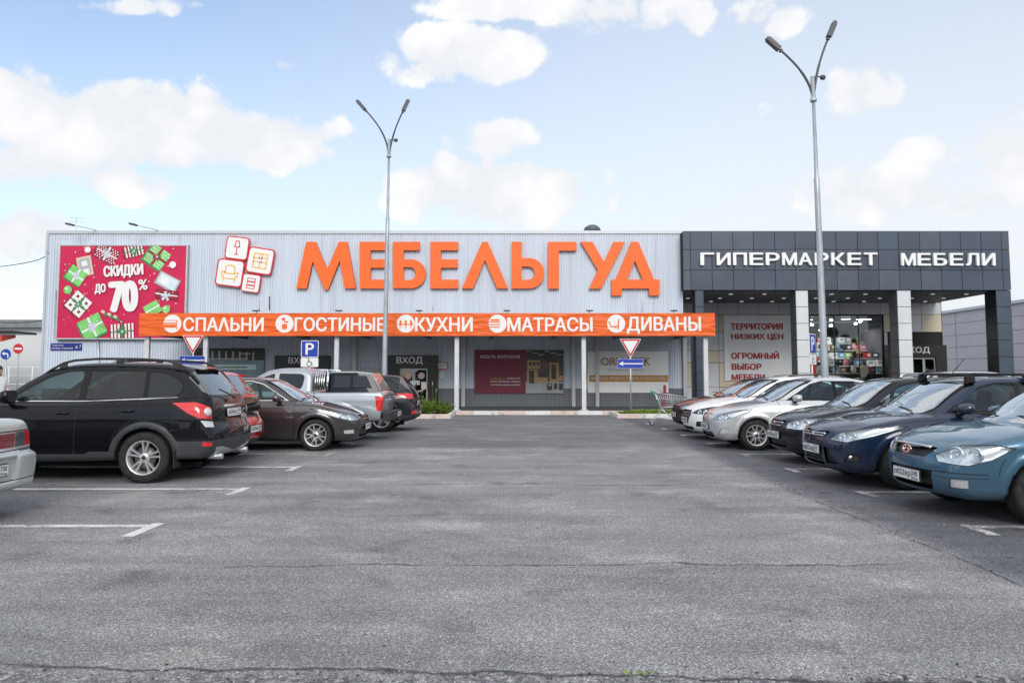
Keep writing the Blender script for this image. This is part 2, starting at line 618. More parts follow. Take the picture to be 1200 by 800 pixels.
# ------------------------------------------------------------------ ground
def asphalt():
    m = bpy.data.materials.new('asphalt')
    m.use_nodes = True
    nt = m.node_tree
    L = nt.links.new
    b = nt.nodes['Principled BSDF']
    tc = nt.nodes.new('ShaderNodeTexCoord')
    P = tc.outputs['Object']
    sep = nt.nodes.new('ShaderNodeSeparateXYZ')
    L(P, sep.inputs[0])
    x, y = sep.outputs[0], sep.outputs[1]

    def noise(scale, detail=5.0, rough=.6, vec=P):
        n = N(nt, 'ShaderNodeTexNoise', i_Scale=scale, i_Detail=detail, i_Roughness=rough)
        L(vec, n.inputs['Vector'])
        return n.outputs[0]
    big, mid, grit = noise(.35, 6, .65), noise(2.2, 6, .65), noise(80, 3, .75)
    fine = N(nt, 'ShaderNodeTexVoronoi', i_Scale=115.0)
    L(P, fine.inputs['Vector'])
    stone = N(nt, 'ShaderNodeTexVoronoi', i_Scale=34.0)
    L(P, stone.inputs['Vector'])
    wob = mth(nt, 'MULTIPLY', mth(nt, 'SUBTRACT', mid, .5), .8)
    wob2 = mth(nt, 'MULTIPLY', mth(nt, 'SUBTRACT', big, .5), 1.5)
    # newer, darker surfacing: the right-hand bays, the strip by the building, the rough strip nearest the camera
    right = smooth(nt, mth(nt, 'ADD', x, mth(nt, 'MULTIPLY', wob, .6)), 3.42, 3.95)
    far = smooth(nt, mth(nt, 'ADD', y, mth(nt, 'MULTIPLY', wob, .5)), 15.0, 15.8)
    near = mth(nt, 'SUBTRACT', 1.0, smooth(nt, mth(nt, 'ADD', y, mth(nt, 'MULTIPLY', wob, .6)), 3.72, 3.86))
    left = mth(nt, 'MULTIPLY', mth(nt, 'SUBTRACT', 1.0, smooth(nt, mth(nt, 'ADD', x, wob2), -6.2, -3.0)), .45)
    dark = mth(nt, 'MAXIMUM', mth(nt, 'MAXIMUM', right, mth(nt, 'MULTIPLY', far, .62)), left)
    old = ramp(nt, big, [(.30, (.182, .187, .196)), (.70, (.272, .276, .283))])
    new = ramp(nt, big, [(.30, (.082, .088, .099)), (.70, (.128, .135, .147))])
    col = mixc(nt, dark, old, new)
    # pale worn patches along the lane, rubbed darker tracks in front of the bays
    worn = mth(nt, 'MULTIPLY', smooth(nt, noise(.9, 5, .62), .50, .68), mth(nt, 'MULTIPLY_ADD', dark, -.8, .95))
    col = mixc(nt, mth(nt, 'MULTIPLY', worn, .5), col, (.40, .39, .37))
    stain = smooth(nt, noise(1.5, 3, .5), .56, .76)
    col = mixc(nt, mth(nt, 'MULTIPLY', stain, .6), col, (.09, .092, .10))
    # tyre-polished streaks running along and across the lane
    mp = nt.nodes.new('ShaderNodeMapping')
    mp.inputs['Scale'].default_value = (.28, 1.9, 1.0)
    L(P, mp.inputs[0])
    st1 = noise(1.1, 5, .6, mp.outputs[0])
    col = mixc(nt, .55, col, ramp(nt, st1, [(.32, .60), (.52, 1.0), (.70, 1.25)]), 'MULTIPLY')
    # small black tar spots and pebbles
    spot = N(nt, 'ShaderNodeTexVoronoi', i_Scale=2.2)
    L(P, spot.inputs['Vector'])
    sps = mth(nt, 'SUBTRACT', 1.0, smooth(nt, mth(nt, 'ADD', spot.outputs['Distance'], mth(nt, 'MULTIPLY', mid, .03)), .030, .050))
    col = mixc(nt, mth(nt, 'MULTIPLY', sps, .8), col, (.03, .03, .03))
    # oil drips in the bays
    oil = mth(nt, 'MULTIPLY', smooth(nt, noise(3.1, 3, .5), .61, .72), mth(nt, 'MAXIMUM', right, mth(nt, 'MULTIPLY', left, 1.6)))
    col = mixc(nt, mth(nt, 'MULTIPLY', oil, .7), col, (.035, .035, .038))
    # rough exposed stones near the camera
    rough_c = ramp(nt, stone.outputs['Color'], [(.15, (.05, .053, .06)), (.55, (.17, .172, .18)), (.9, (.34, .335, .33))])
    col = mixc(nt, mth(nt, 'MULTIPLY', near, .75), col, rough_c)
    # chippings
    sp = ramp(nt, fine.outputs['Color'], [(.06, .25), (.28, .82), (.62, 1.02), (.95, 2.5)])
    col = mixc(nt, .85, col, sp, 'MULTIPLY')
    col = mixc(nt, .7, col, ramp(nt, grit, [(.32, .45), (.50, 1.0), (.70, 1.55)]), 'MULTIPLY')
    # cracks: wandering lines across the lane
    hole = None
    w1 = mth(nt, 'MULTIPLY', mth(nt, 'SUBTRACT', noise(.55, 7, .62), .5), .55)
    w2 = mth(nt, 'MULTIPLY', mth(nt, 'SUBTRACT', noise(3.5, 5, .7), .5), .12)
    for y0, x0, x1, wd, k, sl in ((5.95, -2.1, 2.9, .024, .95, .02), (10.3, -1.2, 2.2, .040, .9, .0), (3.80, -2.6, 2.8, .030, .95, -.05), (8.0, -2.2, 2.2, .010, .6, .0), (13.1, -2.0, 3.0, .024, .6, .0), (11.6, -2.4, 1.0, .016, .5, .01)):
        d = mth(nt, 'ABSOLUTE', mth(nt, 'ADD', mth(nt, 'ADD', mth(nt, 'SUBTRACT', y, y0), mth(nt, 'MULTIPLY', x, -sl)), mth(nt, 'ADD', w1, w2)))
        lw = mth(nt, 'MULTIPLY_ADD', noise(1.7, 4, .7), wd * 3.2, -wd * .7)
        c = mth(nt, 'SUBTRACT', 1.0, mth(nt, 'DIVIDE', d, mth(nt, 'MAXIMUM', lw, .0008)), clamp=True)
        c = mth(nt, 'MULTIPLY', c, mth(nt, 'MULTIPLY', smooth(nt, x, x0 - .6, x0 + .3), mth(nt, 'SUBTRACT', 1.0, smooth(nt, x, x1 - .3, x1 + .6))))
        c = mth(nt, 'MULTIPLY', c, k)
        hole = c if hole is None else mth(nt, 'MAXIMUM', hole, c)
    # joint between the lane and the right-hand bays, crumbling near the camera
    dj = mth(nt, 'ABSOLUTE', mth(nt, 'ADD', mth(nt, 'SUBTRACT', x, 3.66), mth(nt, 'MULTIPLY', mth(nt, 'ADD', w1, w2), .6)))
    cj = mth(nt, 'SUBTRACT', 1.0, mth(nt, 'DIVIDE', dj, mth(nt, 'MAXIMUM', mth(nt, 'MULTIPLY_ADD', noise(2.3, 4, .7), .14, -.055), .001)), clamp=True)
    hole = mth(nt, 'MAXIMUM', hole, mth(nt, 'MULTIPLY', cj, mth(nt, 'SUBTRACT', 1.0, smooth(nt, y, 8.5, 10.5))))
    col = mixc(nt, mth(nt, 'MULTIPLY', hole, .9), col, (.022, .022, .023))
    L(col, b.inputs['Base Color'])
    b.inputs['Roughness'].default_value = .82
    b.inputs['Specular IOR Level'].default_value = .35
    h = mth(nt, 'ADD', mth(nt, 'MULTIPLY', fine.outputs['Distance'], -.5), mth(nt, 'MULTIPLY', grit, .6))
    h = mth(nt, 'ADD', h, mth(nt, 'MULTIPLY', hole, -2.0))
    h = mth(nt, 'ADD', h, mth(nt, 'MULTIPLY', mth(nt, 'MULTIPLY', stone.outputs['Distance'], near), -1.2))
    bp = N(nt, 'ShaderNodeBump', i_Strength=.55, i_Distance=.012)
    L(h, bp.inputs['Height'])
    L(bp.outputs[0], b.inputs['Normal'])
    return m


M_ASPH = asphalt()
g = sheet('ground', [(-400, -60), (400, -60), (400, 900), (-400, 900)], 0, M_ASPH)
tag(g, 'grey asphalt of the car park', None, None, 'structure')


def worn_paint(name, col, keep=.5):
    """old road paint: bare asphalt shows through where it has rubbed off"""
    m = bpy.data.materials.new(name)
    m.use_nodes = True
    nt = m.node_tree
    b = nt.nodes['Principled BSDF']
    tc = nt.nodes.new('ShaderNodeTexCoord')
    n1 = N(nt, 'ShaderNodeTexNoise', i_Scale=2.6, i_Detail=8.0, i_Roughness=.7)
    n2 = N(nt, 'ShaderNodeTexNoise', i_Scale=45.0, i_Detail=3.0, i_Roughness=.7)
    nt.links.new(tc.outputs['Object'], n1.inputs['Vector'])
    nt.links.new(tc.outputs['Object'], n2.inputs['Vector'])
    f = mth(nt, 'ADD', mth(nt, 'MULTIPLY', n1.outputs[0], .8), mth(nt, 'MULTIPLY', n2.outputs[0], .6))
    f = smooth(nt, f, keep - .02 + .2, keep + .10 + .2)
    nt.links.new(mixc(nt, f, col, (.19, .19, .195)), b.inputs['Base Color'])
    b.inputs['Roughness'].default_value = .7
    return m


M_LINE = worn_paint('worn white road paint', (.66, .66, .65), .52)
M_LINE2 = worn_paint('rubbed white road paint', (.60, .60, .59), .44)


def bay_line(x0, x1, y, tick, worn, skew=0.0):
    """one bay line with the short stroke across its end, as a single painted sheet"""
    z, w = .004, .13
    sg = 1 if x1 > x0 else -1
    v = [(x0, y - w / 2, z), (x1, y + skew - w / 2, z), (x1, y + skew + w / 2, z), (x0, y + w / 2, z)]
    f = [(0, 1, 2, 3)]
    if tick:
        t = x1
        v += [(t + sg * .002, y + skew - tick * .78, z), (t + sg * .12, y + skew - tick * .78, z), (t + sg * .12, y + skew + tick * .22, z), (t + sg * .002, y + skew + tick * .22, z)]
        f.append((4, 5, 6, 7))
    me = bpy.data.meshes.new('bay_line')
    me.from_pydata(v, [], f)
    o = link_mesh('bay_line', me, M_LINE2 if worn else M_LINE)
    tag(o, 'white painted line between parking bays', None, None, 'structure')


for y in (7.46, 9.85, 12.2, 14.25, 16.35, 18.7, 20.9, 23.6):
    bay_line(-9.2, -3.66 + (.012 * (y - 7)), y, .62 if y < 13 else .5, y > 12.3)
for y in (7.42, 9.60, 11.95, 14.2, 16.45, 18.75, 20.95, 23.2):
    bay_line(9.4, 4.62 - .02 * (y - 7), y, .5, True)

# ------------------------------------------------------------------ pavement, kerbs and beds by the shop
M_PAVE = pmat('pavement slabs', (.085, .085, .088), .85, var=.3, vscale=3, bump=.2, bscale=30)
YW = 33.0                                     # shop wall
YP = 28.35                                    # pavement edge
p = MB()
p.span((-21.5, YP + .16, -.2), (40, YW + .3, .13))
o = p.build('pavement', [M_PAVE])
tag(o, 'dark grey pavement along the shop front', None, None, 'structure')
M_KW = worn_paint('white kerb paint', (.70, .70, .69), .56)
M_KR = worn_paint('faded red kerb paint', (.64, .53, .48), .56)
M_KG = pmat('bare concrete kerb', (.36, .35, .34), .85, var=.25, vscale=5)
kb = MB()
x = -21.5
i = 0
while x < 40:
    kb.box((x + .5, YP + .08, .0), (.992, .16, .30), i % 2)
    x += 1.0
    i += 1
o = kb.build('kerb', [M_KW, M_KR], bevel=.015)
tag(o, 'kerb painted white and faded red in turn', None, None, 'structure')

M_SOIL = pmat('soil', (.055, .045, .032), .95, var=.4, vscale=8, bump=.4, bscale=20)
M_GRASS = [pmat('grass %d' % k, c, .6, var=.3, vscale=4) for k, c in enumerate([(.17, .27, .035), (.26, .34, .06), (.10, .18, .03)])]


def blades(mb, cx, cy, rx, ry, z0, n, h0, h1, lean, rnd, w=.012, shape='flat'):
    for _ in range(n):
        a, q = rnd.uniform(0, 2 * math.pi), math.sqrt(rnd.random())
        x, y = cx + rx * q * math.cos(a), cy + ry * q * math.sin(a)
        h = rnd.uniform(h0, h1) * (1.15 - .5 * q * q)
        d = Vector((math.cos(a) + rnd.uniform(-.8, .8), math.sin(a) + rnd.uniform(-.8, .8), 0))
        d = d.normalized() * lean * h * rnd.uniform(.3, 1.3)
        s_ = Vector((-d.y, d.x, 0)).normalized() * w * rnd.uniform(.7, 1.4)
        b0 = Vector((x, y, z0))
        b1 = b0 + d * .35 + Vector((0, 0, h * .62))
        b2 = b0 + d + Vector((0, 0, h * (1 - .25 * lean)))
        mb.add([b0 - s_, b0 + s_, b1 + s_ * 1.1, b1 - s_ * 1.1, b2], [(0, 1, 2, 3), (3, 2, 4)], rnd.randrange(3))


def bed(x0, x1, y0, label):
    """kerbed island against the pavement edge"""
    k = MB()
    n = max(2, int((x1 - x0) / .95))
    for i in range(n):
        a, b_ = x0 + (x1 - x0) * i / n, x0 + (x1 - x0) * (i + 1) / n
        k.span((a + .004, y0, -.1), (b_ - .004, y0 + .15, .15), (i + 1) % 2)
    for xx in (x0, x1 - .15):
        k.span((xx, y0 + .154, -.1), (xx + .15, YP - .004, .148), 0)
    e = k.build('bed_kerb', [M_KW, M_KR], bevel=.015)
    tag(e, label + ', its kerb painted white and faded red', None, None, 'structure')
    s_ = MB()
    s_.span((x0 + .152, y0 + .152, -.1), (x1 - .152, YP - .004, .10))
    o = s_.build('soil', [M_SOIL])
    tag(o, 'soil of the ' + label, None, None, 'structure')


rnd = random.Random(5)
bed(-5.4, -2.15, 25.9, 'planted island left of the lane')
bed(3.72, 7.6, 26.1, 'grassy island right of the lane')
mb = MB()
blades(mb, 5.6, 27.2, 1.75, .9, .09, 2600, .06, .20, .5, rnd, .010)
blades(mb, 4.6, 26.6, .7, .35, .09, 500, .10, .24, .5, rnd, .012)
o = mb.build('grass', M_GRASS)
tag(o, 'short green grass on the island under the give way sign', 'grass', None, 'stuff')


def flower_bush(cx, cy, rx, h, n, label, seed):
    r_ = random.Random(seed)
    root = empty('bush', (cx, cy, .10))
    tag(root, label, 'plant', 'leafy plants on the left island')
    st, lf = MB(), MB()
    for k in range(n):
        a = r_.uniform(0, 2 * math.pi)
        q = math.sqrt(r_.random())
        p0 = Vector((rx * q * .6 * math.cos(a), rx * q * .45 * math.sin(a), 0))
        hh = h * r_.uniform(.45, 1.0) * (1.1 - .5 * q)
        p1 = p0 + Vector((rx * q * .5 * math.cos(a), rx * .4 * q * math.sin(a), hh))
        st.tube([p0, (p0 + p1) / 2 + Vector((0, 0, hh * .08)), p1], [.008, .006, .003], 4)
        for j in range(11):
            t = r_.uniform(.12, 1.0)
            c = p0.lerp(p1, t)
            b_ = r_.uniform(0, 2 * math.pi)
            d = Vector((math.cos(b_), math.sin(b_), r_.uniform(-.1, .9))).normalized()
            ln = r_.uniform(.10, .22)
            s_ = d.cross(Vector((0, 0, 1))).normalized() * ln * .16
            up = Vector((0, 0, ln * .12))
            lf.add([c, c + d * ln * .5 + s_ + up, c + d * ln - up, c + d * ln * .5 - s_ + up], [(0, 1, 2), (0, 2, 3)], r_.randrange(3))
    st.build('stem', [M_GRASS[2]], root)
    lf.build('foliage', M_GRASS, root)
    return root


flower_bush(-3.35, 27.0, .62, .80, 70, 'taller leafy bush on the kerbed island by the entrance', 3)
flower_bush(-2.62, 27.1, .38, .55, 36, 'lower leafy bush at the right end of the kerbed island', 4)
w = empty('weed', (-2.95, 27.3, .10))
tag(w, 'thin tall weed stalk rising behind the leafy bushes', 'plant')
st = MB()
for dx, hh in ((0, 1.15), (.06, .9), (-.08, .8)):
    st.tube([(dx, 0, 0), (dx * 1.6 + .02, 0, hh * .5), (dx * 2.4, .03, hh)], [.008, .006, .003], 5)
st.build('stem', [M_GRASS[2]], w)
for dx, hh in ((0, 1.15), (.06, .9), (-.08, .8)):
    fl = MB()
    for k in range(5):
        fl.ball((dx * 2.4 + rnd.uniform(-.012, .012), .03, hh - k * .022), .018, 6, 0)
    fl.build('flower_head', [pmat('dry flower', (.35, .34, .16), .8)], w)
for k, (px, py) in enumerate(((748, 789), (1020, 0),)[:1]):
    p = ground(px, py)
    mb = MB()
    blades(mb, 0, 0, .11, .025, 0, 40, .008, .022, .9, rnd, .004)
    o = mb.build('weed', M_GRASS, None, (p.x, p.y, 0))
    tag(o, 'tiny green weed growing from the crack nearest the camera', 'plant')

# ------------------------------------------------------------------ the shop: silver shed
M_STEEL = pmat('silver profiled sheet', (.575, .635, .725), .45, .0, var=.05, vscale=.8, stretch=(1, 1, .15))
M_STEELD = pmat('grey base sheet', (.17, .185, .21), .45, .2, var=.08, vscale=1.5)
M_COPE = pmat('roof coping', (.50, .53, .57), .4, .3)
M_GALV = pmat('galvanised steel', (.52, .54, .56), .42, .55, var=.15, vscale=9)
M_FRAME = pmat('grey steel frame', (.45, .47, .49), .45, .4)
nt_ = M_STEEL.node_tree
tc_ = nt_.nodes.new('ShaderNodeTexCoord')
mp_ = nt_.nodes.new('ShaderNodeMapping')
mp_.inputs['Scale'].default_value = (2.6, 1, .10)
nt_.links.new(tc_.outputs['Object'], mp_.inputs[0])
nz_ = N(nt_, 'ShaderNodeTexNoise', i_Scale=1.3, i_Detail=7.0, i_Roughness=.7)
nt_.links.new(mp_.outputs[0], nz_.inputs['Vector'])
b_ = nt_.nodes['Principled BSDF']
src_ = b_.inputs['Base Color'].links[0].from_socket
nt_.links.new(mixc(nt_, .6, src_, ramp(nt_, nz_.outputs[0], [(.34, .78), (.50, 1.0), (.8, 1.02)]), 'MULTIPLY'), b_.inputs['Base Color'])
XL, XR = at(54, 330, YW).x, at(800, 330, YW).x
ZT = at(430, 270.5, YW).z
store = empty('shop_building', ((XL + XR) / 2, YW, 0))
tag(store, 'long silver corrugated shop building with orange lettering and canopy', 'building')
OX, OY = store.location.x, YW


def corrugated(x0, x1, z0, z1, y, pitch, depth, mat, name, parent, inv=False):
    v, f = [], []
    n = int((x1 - x0) / pitch)
    pitch = (x1 - x0) / n
    prof = [(0, 0), (.30, 0), (.42, -1), (.88, -1)]
    pts = [(x0 + (i + a) * pitch, y + b * depth) for i in range(n) for a, b in prof] + [(x1, y)]
    for px_, py_ in pts:
        v += [(px_, py_, z0), (px_, py_, z1)]
    for i in range(len(pts) - 1):
        f.append((2 * i, 2 * i + 2, 2 * i + 3, 2 * i + 1))
    me = bpy.data.meshes.new(name)
    me.from_pydata(v, [], f)
    return link_mesh(name, me, mat, parent)


corrugated(XL - OX, XR - OX, .93, ZT - .12, 0, .115, .03, M_STEEL, 'wall', store)
corrugated(XL - OX, XR - OX, .13, .93, -.012, .115, .03, M_STEELD, 'wall_base', store)
b = MB()
b.span((XL - OX, .01, 0), (XR - OX, 42, ZT - .15))
b.build('building_mass', [M_STEEL], store)
b = MB()
b.span((XL - OX - .03, -.07, ZT - .14), (XR - OX, .30, ZT), 0)
b.span((XL - OX - .05, -.075, .13), (XL - OX + .06, -.034, ZT - .142), 0)
b.build('coping', [M_COPE], store)
z0_, z1_ = at(694, 270, YW + 6).z - .2, at(694, 263.2, YW + 6).z
p = at(694, 266, YW + 6)
b = MB()
b.lathe([(.42, ZT - 1.2 - z0_), (.42, .16), (.48, .18), (.40, (z1_ - z0_) * .7), (.2, (z1_ - z0_) * .93), (.001, z1_ - z0_)], 8, 0, Matrix.Translation((p.x - OX, 6, z0_)))
b.build('roof_vent', [pmat('dark roof vent', (.10, .12, .15), .5, .3)], store)


# ------------------------------------------------------------------ lettering helpers for the wall
def wall_pt(px, py, Y=None):
    return at(px, py, Y or YW)


M_ORANGE = pmat('orange sign face', (.86, .132, .006), .45, var=.05, vscale=2)
M_ORSIDE = pmat('orange sign edge', (.55, .06, .008), .5)
crop3 = lambda pts: [(240 + x / 4, 260 + y / 4) for x, y in pts]
crop5 = lambda pts: [(520 + x / 4, 260 + y / 4) for x, y in pts]


def arc(cx, cy, rx, ry, a0, a1, n=10):
    return [(cx + rx * math.cos(R(a0 + (a1 - a0) * k / n)), cy + ry * math.sin(R(a0 + (a1 - a0) * k / n))) for k in range(n + 1)]


def bowl(x0, x1, y0, y1, r):
    """outline with a round right side, screen axes"""
    return [(x0, y0)] + arc(x1 - r, (y0 + y1) / 2, r, (y1 - y0) / 2, -90, 90, 14) + [(x0, y1)]


E_ = lambda o: [(o, 93), (o + 130, 93), (o + 130, 133), (o + 50, 133), (o + 50, 175), (o + 128, 175), (o + 128, 215), (o + 50, 215), (o + 50, 270), (o + 131, 270), (o + 131, 312), (o, 312)]
big = [
    ('М', [crop3([(428, 312), (475, 93), (519, 93), (573, 222), (628, 93), (668, 93), (708, 311), (656, 311), (632, 182), (577, 318), (562, 318), (505, 185), (478, 312)])]),
    ('Е', [crop3(E_(727))]),
    ('Б', [crop3([(882, 93), (1007, 93), (1007, 133), (932, 133), (932, 175), (968, 175)] + arc(968, 243, 68, 68, -90, 90, 14)[1:] + [(882, 311)]),
           crop3([(932, 212), (962, 212)] + arc(962, 242, 26, 30, -90, 90, 10)[1:] + [(932, 272)])]),
    ('Е', [crop3(E_(1057))]),
    ('Л', [crop5([(85, 312), (180, 93), (206, 93), (302, 312), (250, 312), (193, 178), (138, 312)])]),
    ('Ь', [crop5([(318, 93), (366, 93), (366, 169), (402, 169)] + arc(402, 240.5, 70, 71.5, -90, 90, 14)[1:] + [(318, 312)]),
           crop5([(366, 209), (396, 209)] + arc(396, 240, 30, 31, -90, 90, 10)[1:] + [(366, 271)])]),
    ('Г', [crop5([(490, 93), (622, 93), (622, 135), (540, 135), (540, 313), (490, 313)])]),
    ('У', [crop5([(642, 93), (697, 93), (752, 188), (796, 93), (850, 93), (737, 313), (681, 313), (723, 226)])]),
    ('Д', [crop5([(880, 93), (912, 93), (986, 270), (1012, 270), (1012, 345), (963, 345), (963, 312), (835, 312), (835, 345), (787, 345), (787, 270), (806, 270)]),
           crop5([(896, 182), (861, 270), (933, 270)])]),
]
YL = YW - .20
s0 = at(560, 318, YL)
sign = empty('letter_sign', (s0.x, YW - .04, s0.z))
tag(sign, 'giant orange letters reading МЕБЕЛЬГУД on the silver wall', 'sign')
for ch, sp in big:
    out = []
    for pl in sp:
        q = [at(a, b_, YL) for a, b_ in pl]
        out.append([(v.x - s0.x, v.z - s0.z) for v in q])
    me = curve_mesh(out, .16)
    o = link_mesh('letter', me, [M_ORANGE], sign, (0, 0, 0), (R(90), 0, 0))
    o.location = (0, .0, 0)
    me.materials.append(M_ORSIDE)
    for f in me.polygons:
        if abs(f.normal.z) < .5:
            f.material_index = 1

# loose grit gathered along the cracks and the joint of the two surfaces
gr = MB()
for k in range(420):
    if k % 3 == 0:
        x, y = rnd.uniform(-2.4, 3.4), 3.80 + rnd.gauss(0, .07)
    elif k % 3 == 1:
        x, y = 3.7 + rnd.gauss(0, .12), rnd.uniform(4.2, 11)
    else:
        x, y = rnd.uniform(-6, 6), rnd.uniform(3.4, 18)
    r = rnd.uniform(.003, .009)
    gr.ball((x, y, r * .5), (r * rnd.uniform(.8, 1.5), r, r * .7), 5, rnd.randrange(2))
tag(gr.build('grit', [pmat('dark grit', (.06, .06, .062), .9), pmat('pale grit', (.36, .35, .33), .9)]), 'loose grit and pebbles strewn on the asphalt', None, None, 'stuff')
# ------------------------------------------------------------------ signs on the wall
M_TILE = pmat('white sign tile', (.80, .80, .80), .4)
M_TRED = pmat('red tile line', (.62, .02, .03), .45)
M_TYEL = pmat('amber tile line', (.85, .42, .03), .45)
M_PINK = pmat('crimson poster', (.56, .002, .068), .5, var=.10, vscale=.6)
M_GRN = pmat('light green print', (.20, .58, .16), .5, var=.25, vscale=3)
M_DGRN = pmat('dark green print', (.03, .22, .06), .5)
M_PRED = pmat('dark red print', (.26, .006, .03), .5)
M_CREAM = pmat('cream print', (.62, .55, .42), .5)
M_PGREY = pmat('grey print', (.40, .42, .44), .5)
M_PBLUE = pmat('pale blue print', (.62, .74, .80), .5)
M_BLACK = pmat('black print', (.012, .012, .013), .45)
M_SILVER = pmat('silver bow print', (.55, .58, .66), .5)

YT = YW - .12
XZ = lambda dy: (lambda a, c, d: (a, dy - d, c))


def rrect(w, h, r, n=5):
    out = []
    for cx, cy, a in ((w / 2 - r, h / 2 - r, 0), (-w / 2 + r, h / 2 - r, 90), (-w / 2 + r, -h / 2 + r, 180), (w / 2 - r, -h / 2 + r, 270)):
        out += arc(cx, cy, r, r, a, a + 90, n)
    return out


def tile(root, px, py, wpx, ang, art, ink):
    """rounded white tile, red rim, with a line drawing given as strokes in tile units"""
    c = at(px, py, YT)
    w = (at(px + wpx, py, YT) - c).x
    o = empty('icon_tile', (0, 0, 0))
    bpy.data.objects.remove(o)
    m = MB()
    f = XZ(0)
    m.prism(rrect(w, w, w * .14), f, 0, .07, 1)
    m.prism(rrect(w * .90, w * .90, w * .11), f, .071, .078, 0)
    for st in art:
        if len(st) == 2:
            pairs = [st]
        else:
            pairs = list(zip(st, st[1:]))
        for k, (a, b_) in enumerate(pairs):
            a, b_ = Vector(a) * w * .5, Vector(b_) * w * .5
            d = (b_ - a).normalized() * w * .020
            nrm = Vector((-d.y, d.x))
            m.prism([(a - d + nrm)[:], (a - d - nrm)[:], (b_ + d - nrm)[:], (b_ + d + nrm)[:]], f, .079, .082 + .0004 * k, 2)
    return m.build('icon_tile', [M_TILE, M_TRED, ink], root, (c.x - root.location.x, c.y - root.location.y, c.z - root.location.z), (0, R(ang), 0))


it = empty('icon_sign', at(287, 345, YW - .10))
tag(it, 'cluster of four tilted white tiles with furniture drawings on the silver wall', 'sign')
lamp_a = [[(-.22, .10), (-.12, .62), (.12, .62), (.22, .10), (-.22, .10)], [(0, .10), (0, -.5)], [(-.14, -.55), (.14, -.55)]]
cab_a = [[(-.5, -.55), (-.5, .55), (.5, .55), (.5, -.55), (-.5, -.55)], [(-.5, .18), (.1, .18)], [(-.1, .18), (-.1, .55)], [(.1, .55), (.1, -.1)], [(-.5, -.1), (.5, -.1)], [(0, -.1), (0, -.55)], [(.1, .25), (.5, .25)]]
chair_a = [[(-.34, -.05), (-.34, .42), (-.2, .56), (.2, .56), (.34, .42), (.34, -.05), (-.34, -.05)], [(-.34, .02), (-.58, .06), (-.58, -.2), (-.46, -.24), (-.46, -.42), (.46, -.42), (.46, -.24), (.58, -.2), (.58, .06), (.34, .02)],
           [(-.4, -.44), (-.4, -.6)], [(.4, -.44), (.4, -.6)]]
draw_a = [[(-.42, .52), (.42, .52), (.42, .2), (-.42, .2), (-.42, .52)], [(-.42, .12), (.42, .12), (.42, -.2), (-.42, -.2), (-.42, .12)], [(-.42, -.28), (.42, -.28), (.42, -.58), (-.42, -.58), (-.42, -.28)]]
tile(it, 278.5, 291, 27, 7, lamp_a, M_TRED)
tile(it, 305.5, 306, 31, 9, cab_a, M_TYEL)
tile(it, 270, 320, 32, 7, chair_a, M_TYEL)
tile(it, 294.8, 332, 21.5, 8, draw_a, M_TRED)

# ------------------------------------------------------------------ sale billboard
YB = YW - .22
tl, tr, bl, br = at(70, 288, YB), at(218, 288, YB), at(67.5, 396, YB), at(216, 396, YB)
bw, bh = (tr.x + br.x - tl.x - bl.x) / 2, tl.z - bl.z
bc = (tl + tr + bl + br) / 4
bb = empty('billboard', (bc.x, YB + .04, bc.z))
tag(bb, 'large crimson sale billboard with gift boxes printed round white lettering', 'billboard')
U = lambda cx, cy: ((cx - 510) / 900 * bw, -(cy - 385) / 668 * bh)      # from the zoomed photo of it
m = MB()
f0 = XZ(0)
m.prism([(-bw / 2, -bh / 2), (bw / 2, -bh / 2), (bw / 2, bh / 2), (-bw / 2, bh / 2)], f0, 0, .03, 0)
lay = [.031]


def clip(poly):
    """keep the print inside the sheet"""
    for ax, lim, sg in ((0, bw / 2 - .002, 1), (0, -bw / 2 + .002, -1), (1, bh / 2 - .002, 1), (1, -bh / 2 + .002, -1)):
        out = []
        for a, b in zip(poly[-1:] + poly[:-1], poly):
            da, db = (a[ax] - lim) * sg, (b[ax] - lim) * sg
            if (da > 0) != (db > 0):
                t = da / (da - db)
                out.append((a[0] + (b[0] - a[0]) * t, a[1] + (b[1] - a[1]) * t))
            if db <= 0:
                out.append(b)
        poly = out
        if len(poly) < 3:
            return []
    return poly


def pr(poly, mi, dz=.0004):
    poly = clip([tuple(p) for p in poly])
    if poly:
        m.prism(poly, f0, lay[0], lay[0] + .0003, mi)
        lay[0] += dz


def rot(cx, cy, w, h, a, sub=None):
    """rectangle in billboard units, turned a degrees clockwise on the picture"""
    u, v = U(cx, cy)
    k = bw / 900
    ca, sa = math.cos(R(-a)), math.sin(R(-a))
    return [(u + (x * ca - y * sa) * k, v + (x * sa + y * ca) * k) for x, y in ((-w / 2, -h / 2), (w / 2, -h / 2), (w / 2, h / 2), (-w / 2, h / 2))]


def local(cx, cy, a, x, y):
    ca, sa = math.cos(R(a)), math.sin(R(a))
    return cx + x * ca - y * sa, cy + x * sa + y * ca


def bow(cx, cy, r, mi, n=9, seed=1):
    q = random.Random(seed)
    for k in range(n):
        a = 360 * k / n + q.uniform(-15, 15)
        x, y = local(cx, cy, a, r * .55, 0)
        pr(rot(x, y, r, r * .34, a), mi)
    pr(rot(cx, cy, r * .5, r * .5, 20), 7)


